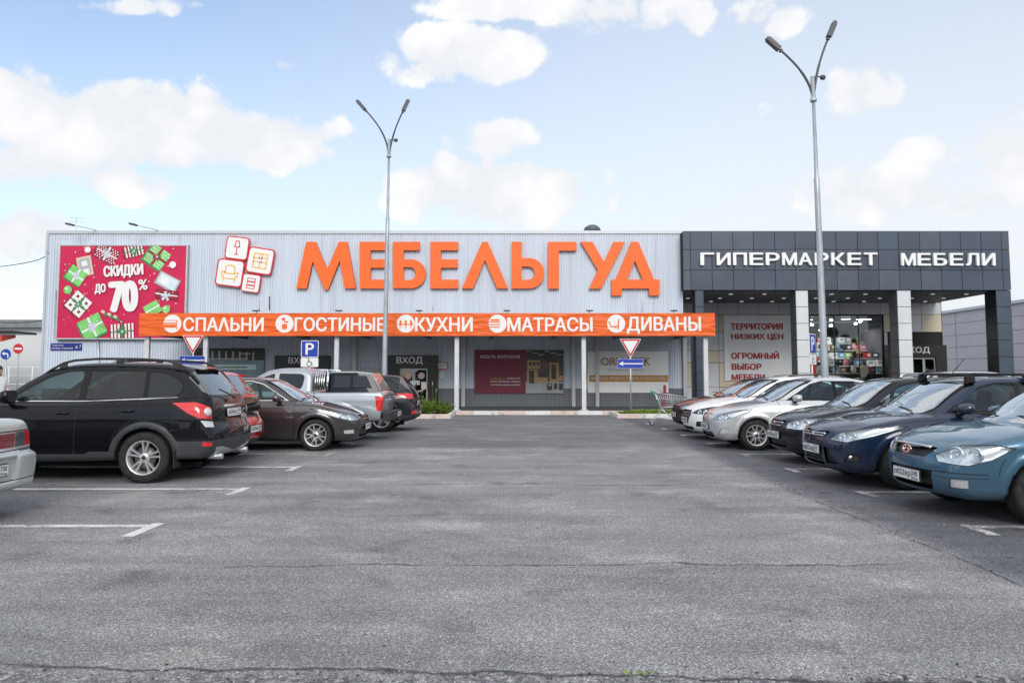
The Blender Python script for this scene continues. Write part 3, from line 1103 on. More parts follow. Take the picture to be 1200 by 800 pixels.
def gift(cx, cy, w, h, a, base, side, pat=None, patm=5, rib=5, bowm=9, seed=1, bw_=.09):
    x, y = local(cx, cy, a, -w * .05, h * .07)
    pr(rot(x, y, w * 1.04, h * 1.06, a), side)
    pr(rot(cx, cy, w, h, a), base)
    if pat == 'dots':
        n = 8
        for i in range(n):
            for j in range(n - 1):
                if abs(i - n / 2 + .5) < .6:
                    continue
                x, y = local(cx, cy, a, (-.5 + (i + .5 + .5 * (j % 2)) / (n + .5)) * w, (-.5 + (j + .5) / (n - 1)) * h)
                pr(rot(x, y, w * .050, w * .050, a + 45), patm, .0)
        lay[0] += .0004
    elif pat == 'check':
        n = 7
        for i in range(n):
            for j in range(n):
                if i % 2 and j % 2:
                    x, y = local(cx, cy, a, (-.5 + (i + .5) / n) * w, (-.5 + (j + .5) / n) * h)
                    pr(rot(x, y, w / n, h / n, a), patm, .0)
        lay[0] += .0004
    elif pat == 'stripe':
        n = 13
        for i in range(1, n, 2):
            x, y = local(cx, cy, a, (-.5 + (i + .5) / n) * w, 0)
            pr(rot(x, y, w / n * .9, h, a), patm, .0)
        lay[0] += .0004
    if rib is not None:
        pr(rot(cx, cy, w, h * bw_, a), rib)
        pr(rot(cx, cy, w * bw_, h, a), rib)
    bow(cx, cy, w * .2, bowm, seed=seed)


# palette: 0 crimson 1 dark red 2 light green 3 dark green 4 cream 5 white 6 grey 7 silver 8 pale blue 9 bow
gift(392, 108, 165, 105, 28, 1, 1, 'dots', 5, 5, 7, 1)
gift(585, 88, 150, 78, -14, 1, 1, 'stripe', 5, 3, 3, 2)
gift(752, 132, 150, 140, 35, 2, 3, 'dots', 5, 1, 1, 3, .12)
pr(rot(240, 200, 105, 140, -12), 4); pr(rot(240, 200, 78, 112, -12), 6); pr(rot(236, 180, 40, 34, -12), 5); pr(rot(252, 238, 42, 36, -12), 5)
gift(180, 268, 128, 108, 33, 2, 3, None, 5, 5, 7, 4, .10)
gift(205, 475, 140, 140, 40, 5, 1, 'check', 1, 3, 3, 5)
gift(310, 640, 165, 150, -28, 2, 3, None, 5, 5, 7, 6)
gift(525, 672, 160, 110, -4, 5, 1, 'stripe', 1, 3, 3, 7)
pr(rot(835, 315, 165, 100, 28), 6); pr(rot(835, 312, 140, 78, 28), 8); pr(rot(815, 305, 60, 50, 28), 5)
pr(rot(830, 405, 160, 66, 8), 1); pr(rot(830, 408, 160, 8, 8), 5); bow(826, 418, 34, 7, 9, 8)
pr(rot(735, 510, 110, 90, -30), 2); pr(rot(735, 510, 112, 10, -30), 5)
for cx, cy, r_, mi in ((128, 372, 30, 2), (258, 80, 22, 5), (868, 190, 24, 5), (832, 512, 28, 2)):
    u, v = U(cx, cy)
    k = bw / 900
    pr([(u + r_ * k * math.cos(t * .3927), v + r_ * k * math.sin(t * .3927)) for t in range(16)], mi)
    pr([(u + (r_ * .3 * math.cos(t * .785) - r_ * .3) * k, v + (r_ * .3 * math.sin(t * .785) + r_ * .3) * k) for t in range(8)], 5)
for k in range(6):                                   # twisted streamer
    x, y = 385 + k * 22, 535 + k * 9 + (8 if k % 2 else -4)
    pr(rot(x, y, 28, 20, 25 + 20 * (k % 2)), 3 if k % 2 else 4)
q = random.Random(11)
for k in range(120):
    cx, cy = q.uniform(90, 900), q.uniform(60, 700)
    if 330 < cx < 690 and 190 < cy < 540:
        continue
    s_ = q.uniform(3, 9)
    pr(rot(cx, cy, s_, s_, q.uniform(0, 90)), 5 if q.random() < .85 else 8, .0)
lay[0] += .002
m.build('printed_sheet', [M_PINK, M_PRED, M_GRN, M_DGRN, M_CREAM, M_TILE, M_PGREY, M_SILVER, M_PBLUE, M_SILVER], bb)
ZF = -lay[0] - .004


def btxt(s, cx, cy, w, h, bold, ang=0):
    u, v = U(cx, cy)
    text(s, M_TILE, bb, (u, ZF, v), w / 900 * bw, h / 668 * bh, (R(90), R(ang), 0), bold=bold, depth=.003)


btxt('СКИДКИ', 520, 238, 275, 92, .05, -4)
btxt('ДО', 360, 366, 72, 72, .05, -2)
btxt('70', 526, 420, 180, 210, .06, -3)
btxt('%', 662, 335, 60, 74, .03, -3)
fr = MB()
for a, b_ in (((-bw / 2 - .06, -bh / 2 - .06), (bw / 2 + .06, -bh / 2)), ((-bw / 2 - .06, bh / 2), (bw / 2 + .06, bh / 2 + .06)), ((-bw / 2 - .06, -bh / 2 + .001), (-bw / 2, bh / 2 - .001)), ((bw / 2, -bh / 2 + .001), (bw / 2 + .06, bh / 2 - .001))):
    fr.span((a[0], -.05, a[1]), (b_[0], .14, b_[1]))
fr.build('frame', [M_GALV], bb)
# wire from the billboard down the wall
tag(bar(None, 'cable', [at(a, b_, YW - .06) for a, b_ in ((66, 340), (64.5, 396), (70, 399), (140, 398.5), (172, 397))], .035, pmat('grey conduit', (.30, .33, .36), .5)), 'grey cable duct along the lower edge of the crimson billboard', 'cable')
tag(bar(None, 'drainpipe', [at(115, 398, YW - .08), at(115.5, 425, YW - .08), at(115.5, 480, YW - .08)], .05, M_GALV), 'grey downpipe under the crimson billboard', 'pipe')

# street name plate
p0, p1 = at(59.5, 402, YW - .06), at(95.5, 410.5, YW - .06)
np_ = empty('street_plate', ((p0.x + p1.x) / 2, YW - .05, (p0.z + p1.z) / 2))
tag(np_, 'small dark blue address plate with number 7 under the crimson billboard', 'sign')
M_BLUE = pmat('sign blue', (.010, .045, .36), .4)
M_DBLUE = pmat('address plate blue', (.012, .022, .22), .4)
w_, h_ = p1.x - p0.x, p0.z - p1.z
b = MB()
b.span((-w_ / 2, -.01, -h_ / 2), (w_ * .26, .02, h_ / 2), 0)
b.span((w_ * .275, -.01, -h_ / 2), (w_ / 2, .02, h_ / 2), 0)
b.build('plate', [M_DBLUE], np_)
text('Территория', M_TILE, np_, (-w_ * .27, -.012, h_ * .2), w_ * .36, h_ * .22, depth=.002)
text('посёлка Томилино', M_TILE, np_, (-w_ * .12, -.012, -h_ * .18), w_ * .68, h_ * .24, depth=.002)
text('д. 7', M_TILE, np_, (w_ * .39, -.012, 0), w_ * .18, h_ * .5, depth=.002)

# roof edge floodlights over the billboard
for k, (px, lab) in enumerate(((94, 'roof edge floodlight above the billboard, the left one beside a thin aerial'), (166, 'floodlight on the roof edge above the billboard, right one of the pair'))):
    p = at(px + 20, 270, YW)
    fl_ = empty('floodlight', (p.x, YW, ZT))
    tag(fl_, lab, 'floodlight', 'floodlights on the roof edge')
    b = MB()
    b.tube([(0, .05, 0), (-.05, -.2, .02), (-.55, -.9, .07)], .02, 6)
    b.build('arm', [M_FRAME], fl_)
    b = MB()
    b.box((-.66, -.98, .09), (.30, .24, .08), 0, Matrix.Rotation(R(12), 3, 'Y'))
    b.box((-.66, -.98, .045), (.26, .20, .03), 1, Matrix.Rotation(R(12), 3, 'Y'))
    b.build('lamp_head', [pmat('dark lamp body', (.05, .055, .06), .5), M_LENS], fl_, bevel=.01)
ae = MB()
p = at(89, 268, YW + .5)
ae.tube([(0, 0, -.3), (0, 0, .75)], .012, 5)
for z_, l_ in ((.70, .28), (.52, .36), (.34, .22)):
    ae.tube([(-l_, 0, z_), (l_, .05, z_)], .008, 5)
tag(ae.build('aerial', [M_FRAME], None, (p.x, YW + .5, ZT)), 'thin television aerial on the left end of the silver roof', 'aerial')

# short cable ducts and stubs on the wall under the letters
for k, (px, y0, y1, lab) in enumerate(((315.7, 347, 363, 'short dark cable stub on the silver wall above the banner, near the tilted tiles'), (303.5, 352, 364, 'thin pale cable stub on the silver wall above the banner, left of the dark stub'),
                                       (507, 356, 364, 'short cable stub on the silver wall under the gap of the big letters'), (752.5, 352, 365, 'thin cable stub on the silver wall under the last big letter'))):
    tag(bar(None, 'cable_stub', [at(px, y0, YW - .05), at(px, y1, YW - .05)], .022 if k == 0 else .014, M_BLACK if k == 0 else M_GALV, 6), lab, 'cable', 'cable stubs on the shop wall')

# ------------------------------------------------------------------ canopy with the orange banner
YC = 29.0
cx0, cx1 = at(163, 380, YC).x, at(838, 380, YC).x
cz0, cz1 = at(500, 393.5, YC).z, at(500, 366.8, YC).z
can = empty('canopy', ((cx0 + cx1) / 2, (YC + YW) / 2, .13))
tag(can, 'steel canopy on pale posts along the front of the silver building', 'canopy')
CX, CY, CZ = can.location
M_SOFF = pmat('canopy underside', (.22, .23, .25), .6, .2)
b = MB()
b.span((cx0 - CX + .02, YC + .06 - CY, cz1 - .28 - CZ), (cx1 - CX - .02, YW - .07 - CY, cz1 - .14 - CZ), 0)
b.span((cx0 - CX + .02, YC + .08 - CY, cz0 + .02 - CZ), (cx1 - CX - .02, YC + .22 - CY, cz0 + .20 - CZ), 0)
for k in range(9):
    x_ = cx0 + (cx1 - cx0) * (k + .02) / 8.3
    b.span((x_ - CX, YC + .23 - CY, cz0 + .06 - CZ), (x_ + .12 - CX, YW - .08 - CY, cz1 - .282 - CZ), 0)
b.build('roof', [M_SOFF], can)
for px in (170, 239, 393.5, 535, 684.5, 828):
    p = at(px, 470, YC + .25)
    q = MB()
    q.span((p.x - .085 - CX, YC + .225 - CY, -.0), (p.x + .085 - CX, YC + .385 - CY, cz0 + .02 - CZ), 0)
    q.span((p.x - .16 - CX, YC + .16 - CY, 0), (p.x + .16 - CX, YC + .45 - CY, .02), 0)
    q.build('post', [pmat('pale post', (.60, .62, .64), .5, .15, var=.12, vscale=4)], can)
for px in (543, 672, 415, 700, 803):
    p = at(px, 440, YW - .2)
    q = MB()
    q.span((p.x - .08 - CX, YW - .20 - CY, 0), (p.x + .08 - CX, YW - .05 - CY, cz1 - .30 - CZ), 0)
    q.build('wall_post', [M_FRAME], can)


def banner_mat():
    m = pmat('orange banner cloth', (.76, .112, .006), .5, var=.07, vscale=1.2)
    nt = m.node_tree
    b = nt.nodes['Principled BSDF']
    tc = nt.nodes.new('ShaderNodeTexCoord')
    mp = nt.nodes.new('ShaderNodeMapping')
    mp.inputs['Rotation'].default_value = (0, R(28), 0)
    mp.inputs['Scale'].default_value = (.6, 1, 3.2)
    nt.links.new(tc.outputs['Object'], mp.inputs[0])
    nz = N(nt, 'ShaderNodeTexNoise', i_Scale=1.6, i_Detail=3.0, i_Roughness=.5)
    nt.links.new(mp.outputs[0], nz.inputs['Vector'])
    bp = N(nt, 'ShaderNodeBump', i_Strength=.35, i_Distance=.25)
    nt.links.new(nz.outputs[0], bp.inputs['Height'])
    nt.links.new(bp.outputs[0], b.inputs['Normal'])
    return m


ban = empty('banner', (CX, YC, cz0))
tag(ban, 'long orange cloth banner naming furniture departments in white along the canopy edge', 'banner')
b = MB()
b.span((cx0 - CX, 0, 0), (cx1 - CX, .055, cz1 - cz0))
b.build('cloth', [banner_mat()], ban)
M_BTXT = pmat('banner white', (.80, .80, .80), .5)
for word, x0, x1 in (('СПАΛЬНИ', 215.5, 308.5), ('ГОСТИНЫЕ', 346, 451), ('КУХНИ', 487, 553.5), ('МАТРАСЫ', 595, 694), ('ДИВАНЫ', 735, 821)):
    a, c = at(x0, 372, YC), at(x1, 388, YC)
    hh = (a.z - c.z) * (1.22 if 'Д' in word else 1.0)
    text(word, M_BTXT, ban, ((a.x + c.x) / 2 - CX, -.003, (a.z + c.z) / 2 - cz0 - (.035 if 'Д' in word else 0)), c.x - a.x, hh, bold=.028, depth=.004)


def icon(px, kind):
    c = at(px, 379.2, YC)
    r = (at(px + 10.6, 379, YC) - c).x
    m = MB()
    f = XZ(0)
    m.prism(oval(r, r, 28), f, .002, .005, 0)
    B = lambda x0, z0, x1, z1, k=0: m.prism([(x0 * r, z0 * r), (x1 * r, z0 * r), (x1 * r, z1 * r), (x0 * r, z1 * r)], f, .0055, .008 + k * .0004, 1)
    if kind == 'bed':
        B(-1.05, .32, .55, .40); B(-1.05, -.02, .42, .12); B(-1.05, -.45, .42, -.08, 1); B(.45, -.62, .55, .36, 2)
    elif kind == 'plant':
        m.prism([(-.32 * r, -.05 * r), (.32 * r, -.05 * r), (.24 * r, -.62 * r), (-.24 * r, -.62 * r)], f, .0055, .008, 1)
        B(-.03, -.05, .03, .42, 1)
        m.prism(oval(.2 * r, .2 * r, 14, -.12 * r, .5 * r), f, .0055, .0088, 1)
        m.prism(oval(.22 * r, .1 * r, 12, .22 * r, .2 * r), f, .0055, .0092, 1)
    elif kind == 'table':
        for x in (-.7, -.12, .46):
            B(x, -.2, x + .24, .36); B(x + .02, -.55, x + .07, -.2); B(x + .17, -.55, x + .22, -.2)
        B(-1.0, -.12, .9, -.02, 2)
    elif kind == 'mattress':
        for k in range(3):
            B(-1.1, .12 - k * .28, .30 - k * .02, .24 - k * .28, k)
        B(-.75, .3, .22, .5)
    else:
        m.prism([(-.75 * r, .3 * r), (-.55 * r, -.25 * r), (.1 * r, -.25 * r), (.25 * r, .55 * r), (.38 * r, .55 * r), (.25 * r, -.4 * r), (-.62 * r, -.4 * r), (-.88 * r, .25 * r)], f, .0055, .008, 1)
        B(.25, -.72, .32, -.2, 1); B(-.2, -.55, .3, -.48, 2)
    m.build('icon', [M_BTXT, M_ORANGE], ban, (c.x - CX, 0, c.z - cz0))


for px, k in ((202, 'bed'), (333.5, 'plant'), (475.5, 'table'), (583, 'mattress'), (722, 'sofa')):
    icon(px, k)
# small floodlights along the top of the banner
for k, px in enumerate((300, 397, 491, 594, 691, 790)):
    p = at(px, 365, YC + .1)
    s_ = MB()
    s_.box((0, 0, .10), (.26, .14, .05))
    s_.cyl((0, .05, -.04), (0, .05, .09), .015, n=6)
    o = s_.build('banner_lamp', [pmat('dark lamp body', (.05, .055, .06), .5)], None, (p.x, YC + .12, cz1 + .005))
    tag(o, 'small dark floodlight standing on top of the orange banner, %s from the left' % ['first', 'second', 'third', 'fourth', 'fifth', 'sixth'][k], 'floodlight', 'small floodlights along the banner')

# ------------------------------------------------------------------ posters and doors under the canopy
M_BORD = pmat('maroon poster', (.155, .006, .030), .45, var=.1, vscale=1)
M_WOOD = pmat('pale wood print', (.42, .27, .13), .5)
M_GOLD = pmat('ochre print', (.50, .235, .025), .45)
M_PHOTO = pmat('dark photo print', (.035, .032, .030), .4, var=.6, vscale=2)
M_FLOORP = pmat('grey floor print', (.33, .35, .37), .4, var=.15, vscale=2)


def panel(name, x0, y0, x1, y1, label, cat, mats, Y=None, parts=()):
    """flat poster on the wall; parts are (x0,y0,x1,y1,material) in photo pixels, layered"""
    Y = Y or YW - .10
    a, c = at(x0, y0, Y), at(x1, y1, Y)
    root = empty(name, ((a.x + c.x) / 2, Y, (a.z + c.z) / 2))
    tag(root, label, cat)
    m = MB()
    lx = root.location
    w, h = c.x - a.x, a.z - c.z
    m.span((-w / 2, 0, -h / 2), (w / 2, .04, h / 2), 0)
    for k, (px0, py0, px1, py1, mi) in enumerate(parts):
        p_, q_ = at(px0, py0, Y), at(px1, py1, Y)
        m.span((p_.x - lx.x, -.002 - .0012 * k, q_.z - lx.z), (q_.x - lx.x, -.0012 * k - .0003, p_.z - lx.z), mi)
    m.build('sheet', mats, root)
    return root


def ptext(root, s, x0, y0, x1, y1, mat, bold=0.0, Y=None, d=.05, **kw):
    Y = Y or root.location.y
    a, c = at(x0, y0, Y), at(x1, y1, Y)
    l = root.location
    return text(s, mat, root, ((a.x + c.x) / 2 - l.x, -d, (a.z + c.z) / 2 - l.z), c.x - a.x, a.z - c.z, bold=bold, depth=.003, **kw)


ps = [(616, 410, 660.2, 460.5, 4), (616, 410, 660.2, 424, 1)]
for k in range(6):
    ps.append((617 + k * 7, 411 + (k % 3) * 2, 623 + k * 7, 412 + (k % 3) * 2, 5))
ps += [(616, 447, 660.2, 460.5, 3), (618, 422, 633, 432, 2), (620, 424, 623, 428, 1), (624.5, 424, 627.5, 428, 1), (629, 424, 632, 428, 1), (617.5, 433, 630, 449, 2), (620, 434, 626, 449, 1),
       (628, 442, 642, 448, 2), (644, 425, 655, 447, 2), (646, 426.5, 651.5, 444, 1), (655, 440, 660, 446, 2), (641, 449, 647, 457, 1), (649, 449, 653, 456, 1), (655, 449, 659.5, 457, 1), (642, 450, 646, 452, 3), (634, 437, 640, 441, 1)]
po = panel('poster', 556, 410, 660.5, 460.8, 'maroon advertising poster with a kitchen photo in its right half', 'poster', [M_BORD, M_PHOTO, M_WOOD, M_FLOORP, pmat('brown photo print', (.075, .055, .042), .4, var=.5, vscale=2), M_PGREY], parts=ps)
ptext(po, 'МЕБЕЛЬ МОЛЧАНОВ', 563, 416, 609.5, 419.6, M_TILE)
ptext(po, 'vsilion.ru', 575, 442, 591.5, 445, M_GOLD, bold=.02)
ptext(po, 'молфабстрой', 594, 442, 609.5, 444.4, M_TILE)
ptext(po, 'кухни, прихожие, спальни', 575, 446, 609.5, 448.4, M_TILE)
ptext(po, 'гостиные, диваны, шкафы', 575, 449.6, 609.5, 452, M_TILE)
po = panel('poster', 688.5, 411.5, 783.5, 460, 'white mattress poster with brown lettering behind the blue arrow sign', 'poster', [pmat('white poster', (.85, .86, .87), .45, var=.05, vscale=1), M_GOLD], parts=[(690.5, 439.5, 783, 447.3, 1)])
M_BRN = pmat('brown poster ink', (.33, .13, .03), .5)
ptext(po, 'ORMATEK', 704, 419, 762, 428, M_BRN, bold=.0)
ptext(po, 'пространство комфорта', 713, 432, 755, 434.4, M_PGREY)
ptext(po, 'МАТРАСЫ, КРОВАТИ, МЕБЕЛЬ И АКСЕССУАРЫ', 693, 441.3, 780, 445.6, M_TILE)
ps = [(226, 408, 309, 432, 1)]
for k in range(8):
    ps.append((240 + k * 8, 411 + k * .2, 242 + k * 8, 422, 2))
ps += [(226, 422, 309, 450, 3), (238, 419.5, 290, 421.5, 2), (226, 427, 300, 433, 4), (258, 429.5, 290, 431, 5)]
po = panel('poster', 225, 408, 309, 462, 'wide dark showroom poster with a pale interior photo, behind the red hatchback', 'poster', [M_PHOTO, M_PHOTO, M_PGREY, pmat('teal photo print', (.20, .29, .32), .4, var=.25, vscale=1.5), M_PBLUE, M_DGRN], parts=ps)
ptext(po, 'Новинки', 281, 412.5, 294, 415.4, M_TILE)

M_DKBOX = pmat('black door surround', (.012, .012, .013), .35)
M_SHOPGL = glass('shop glass', (.20, .24, .25), f0=.08)


def entrance(x0, x1, y0, word, tx, ty, label, Y=None, glassx=None, deco=True):
    Y = Y or YW - .35
    a, c = at(x0, y0, Y), at(x1, 400, Y)
    root = empty('entrance', ((a.x + c.x) / 2, Y, .13))
    tag(root, label, 'entrance')
    l = root.location
    w, h = c.x - a.x, a.z - .13
    ga, gb = (at(glassx[0], 440, Y).x - l.x, at(glassx[1], 440, Y).x - l.x)
    zt = at(400, ty[1] + 4, Y).z - .13
    m = MB()
    m.span((-w / 2, 0, zt), (w / 2, .30, h))
    m.span((-w / 2, 0, 0), (ga, .30, zt - .002))
    m.span((gb, 0, 0), (w / 2, .30, zt - .002))
    m.span((ga, .26, 0), (gb, .30, zt - .002), 1)
    m.build('surround', [M_DKBOX, M_BLACK], root)
    n = 2
    for k in range(n):
        x_, x2 = ga + (gb - ga) * k / n, ga + (gb - ga) * (k + 1) / n
        d = MB()
        d.span((x_ + .004, .10, .02), (x_ + .06, .15, zt - .02)); d.span((x2 - .06, .10, .02), (x2 - .004, .15, zt - .02))
        d.span((x_ + .061, .10, .02), (x2 - .061, .15, .10)); d.span((x_ + .061, .10, zt - .09), (x2 - .061, .15, zt - .02))
        dr_ = d.build('door', [M_FRAME], root)
        gq = MB()
        gq.span((x_ + .062, .12, .102), (x2 - .062, .128, zt - .092))
        gq.build('pane', [M_SHOPGL], dr_)
        hb = MB()
        xx = x2 - .12 if k == 0 else x_ + .12
        hb.tube([(xx, .05, .8), (xx, .05, 1.35)], .018, 6)
        hb.build('handle', [M_CHROME], dr_)
    ptext(root, word, tx[0], ty[0], tx[1], ty[1], M_TILE, d=.008, bold=.025)
    if deco:                                     # stickers on the door glass
        mp_ = pmat('pale pink sticker', (.72, .50, .46), .5)
        s_ = MB()
        for k in range(16):
            t = R(200 + k * 9)
            s_.box(((ga + gb) / 2 + .62 * math.cos(t), .095, zt * .62 + .42 * math.sin(t)), (.09, .004, .07), 0, Matrix.Rotation(-t, 3, 'Y'))
        s_.build('door_sticker', [mp_], root)
        for xx in (-.22, .34):
            s_ = MB()
            s_.cyl(((ga + gb) / 2 + xx, .097, zt * .80), ((ga + gb) / 2 + xx, .093, zt * .80), .15, n=18)
            s_.build('door_sticker', [mp_], root)
        for xx, z_, ww, hh in ((-.22, .60, .30, .16), (.10, .62, .34, .2), (.45, .55, .22, .3)):
            n_ = MB()
            n_.box(((ga + gb) / 2 + xx, .094, zt * z_), (ww, .004, hh))
            n_.build('notice', [M_TILE], root)
    return root


entrance(454.5, 513, 416, 'ВХОД', (465, 495), (418, 427), 'black framed shop entrance with ВХОД above glass doors, right of the left lamp post', glassx=(468, 501))
entrance(322, 386, 416.5, 'ВХОД', (338.5, 366.5), (418.5, 427), 'black framed shop entrance half hidden by the blue parking sign and pickup', glassx=(334, 374))
# notice boards by the doors
po = panel('notice_board', 512.5, 424.5, 524, 433, 'small white notice with red border beside the right-hand entrance', 'notice', [M_TRED, M_TILE, M_PGREY], parts=[(513.2, 425.3, 523.3, 432, 1), (514.5, 427, 522, 428, 2), (514.5, 429.5, 520, 430.4, 2)])
po = panel('notice_board', 514.5, 435, 520.5, 443, 'small plain white sheet under the red bordered notice', 'notice', [M_TILE, M_PGREY], parts=[(515.5, 437, 519.5, 437.6, 1), (515.5, 439, 519.5, 439.6, 1)])
for x0, x1, lab in ((396, 414, 'left'), (423, 445, 'right')):
    panel('delivery_hatch', x0, 431, x1, 474, 'pale grey metal shutter low on the shop wall, %s one behind the pickup' % lab, 'shutter', [pmat('pale shutter', (.42, .44, .46), .5, .2)], parts=())

# ------------------------------------------------------------------ dark portal building on the right
M_CLAD = pmat('anthracite cladding', (.062, .082, .118), .30, .15, var=.18, vscale=.7)
M_CLADG = pmat('dark cladding joint', (.006, .007, .008), .7)
M_LPAN = pmat('light grey cladding', (.60, .63, .66), .42, .05, var=.06, vscale=.8)
M_CPAN = pmat('cream cladding', (.62, .56, .44), .45, .05, var=.06, vscale=.8)
YF = 32.4                                        # fascia plane
YK = 38.2                                        # back wall of the porch
fx0, fx1 = at(800.5, 300, YF).x, at(1183, 300, YF).x
fz0, fz1 = at(1000, 340, YF).z, at(1000, 270.5, YF).z
por = empty('portal_building', ((fx0 + fx1) / 2, YF, 0))
tag(por, 'dark grey clad portal building with pale columns and deep porch', 'building')
PX = por.location.x
m = MB()
m.span((fx0 - PX + .02, .02, fz0 + .02), (fx1 - PX - .02, .6, fz1 - .02), 1)
xs = [fx0] + [at(px, 300, YF).x for px in (809, 834, 859, 883, 908, 932, 956, 980, 1005, 1029, 1053, 1078, 1102, 1126, 1150, 1174)] + [fx1]
zs = [fz1, at(1000, 292.5, YF).z, at(1000, 316.5, YF).z, fz0]
q = random.Random(2)
for i in range(len(xs) - 1):
    for j in range(3):
        m.span((xs[i] - PX + .012, -.02 - q.uniform(0, .006), zs[j + 1] + .012), (xs[i + 1] - PX - .012, .022, zs[j] - .012), q.choice((0, 0, 2, 3)))
m.build('fascia', [M_CLAD, M_CLADG, pmat('anthracite cladding pale', (.078, .096, .126), .30, .15, var=.2, vscale=.9), pmat('anthracite cladding deep', (.056, .072, .100), .40, .15, var=.2, vscale=.8)], por)
m = MB()
m.span((fx0 - PX + .02, .602, fz0 + .4), (fx1 - PX - .02, 30, fz1 - .05), 0)
m.span((fx1 - PX - .02, .03, fz0 + .02), (fx1 - PX, 30, fz1 - .02), 0)
m.build('roof_mass', [M_CLAD], por)
m = MB()
m.span((fx0 - PX + .02, .605, fz0 + .02), (fx1 - PX - .02, YK - YF + .5, fz0 + .06), 0)
for k in range(1, 9):
    m.span((fx0 - PX + .02, .62 + k * .66, fz0 + .012), (fx1 - PX - .03, .64 + k * .66, fz0 + .019), 1)
m.build('ceiling', [pmat('porch ceiling', (.10, .11, .125), .5, .2, var=.15, vscale=2), M_CLADG], por)
M_DOWN = pmat('downlight', (.9, .9, .85), .4, emit=(1, .95, .85, .35))
for j, yy in enumerate((1.6, 3.4, 5.0)):
    for k in range(9):
        m = MB()
        m.cyl((fx0 + 1.0 + k * (fx1 - fx0 - 2) / 8 - PX, yy, fz0 + .010), (fx0 + 1.0 + k * (fx1 - fx0 - 2) / 8 - PX, yy, fz0 - .012), .09, n=14)
        m.build('downlight', [M_DOWN], por)
# columns
for px0, px1, mt in ((815.5, 825.5, 0), (934, 948.5, 1), (1053.5, 1069.5, 1), (1170, 1184, 0)):
    a, c = at(px0, 400, YF).x, at(px1, 400, YF).x
    if px0 > 1100: c = fx1
    wdt = (c - a)
    m = MB()
    n = 7
    zz = [0.13 + (fz0 - .13) * k / n for k in range(n + 1)]
    m.span((a - PX + .02, .05, .13), (c - PX - .02, wdt + .12, fz0), 1)
    for k in range(n):
        m.span((a - PX + .02, .03, zz[k] + .012), (c - PX, .052, zz[k + 1] - .012), 0)
        m.span((a - PX - .002, .035, zz[k] + .012), (a - PX + .021, wdt + .14, zz[k + 1] - .012), 2)  # left face: its shade is put into a darker colour
    m.build('column', [M_LPAN if mt else M_CLAD, M_CLADG, pmat('grey cladding in shade', (.13, .14, .155), .4, .2) if mt else pmat('dark cladding in shade', (.012, .015, .02), .35, .2)], por)
# back wall of the porch in panels, with window and door openings left free
bx0, bx1 = at(801, 400, YK).x - .3, at(1104, 400, YK).x
win = (at(950, 400, YK).x, at(1036, 400, YK).x, .13, at(1000, 368, YK).z)
dor = (at(1040, 400, YK).x, at(1109, 400, YK).x, .13, at(1000, 404, YK).z)
m = MB()
zb = [.13, .9] + [at(1000, py, YK).z for py in (425, 410.5, 389, 368.5, 353)]
zb = sorted(set([round(z_, 3) for z_ in zb])) + [fz0 + .02]
xb = [bx0]
while xb[-1] < bx1 - .6:
    xb.append(xb[-1] + 1.06)
xb[-1] = bx1
for b0, b1 in ((win[0], win[1]),):
    pass
q = random.Random(4)
for i in range(len(xb) - 1):
    for j in range(len(zb) - 1):
        x0_, x1_, z0_, z1_ = xb[i], xb[i + 1], zb[j], zb[j + 1]
        segs = [(x0_, x1_)]
        for (w0, w1, wz0, wz1) in (win, dor):
            if z0_ < wz1 - .05:
                ns = []
                for s0_, s1_ in segs:
                    if s1_ <= w0 or s0_ >= w1:
                        ns.append((s0_, s1_))
                    else:
                        if s0_ < w0: ns.append((s0_, w0))
                        if s1_ > w1: ns.append((w1, s1_))
                segs = ns
        cream = (j in (1, 4)) if i % 2 == 0 else (j == 4 and i > 11) or j == 2 and i < 3
        for s0_, s1_ in segs:
            if s1_ - s0_ < .05:
                continue
            zt_ = z1_
            m.span((s0_ - PX + .012, YK - YF - .03, z0_ + .012), (s1_ - PX - .012, YK - YF, zt_ - .012), 1 if cream and j < len(zb) - 2 else 0)
m.build('porch_wall', [M_LPAN, M_CPAN], por)
m = MB()                                         # wall behind the panels, round the openings
y0_, y1_ = YK - YF + .002, YK - YF + .30
m.span((bx0 - PX, y0_, .13), (win[0] - PX, y1_, fz0 + .3))
m.span((win[0] - PX, y0_, win[3]), (bx1 - PX, y1_, fz0 + .3))
m.span((win[1] - PX, y0_, .13), (dor[0] - PX, y1_, win[3] - .001))
m.span((dor[0] - PX, y0_, dor[3]), (bx1 - PX, y1_, win[3] - .001))
m.span((bx1 - PX - .02, y0_ - .03, .13), (bx1 - PX + .02, 30, fz0 + .3))
m.build('inner_wall', [M_CLADG], por)
# tall dark door by the left column
a, c = at(812, 400, YW + 1.2), at(826, 400, YW + 1.2)
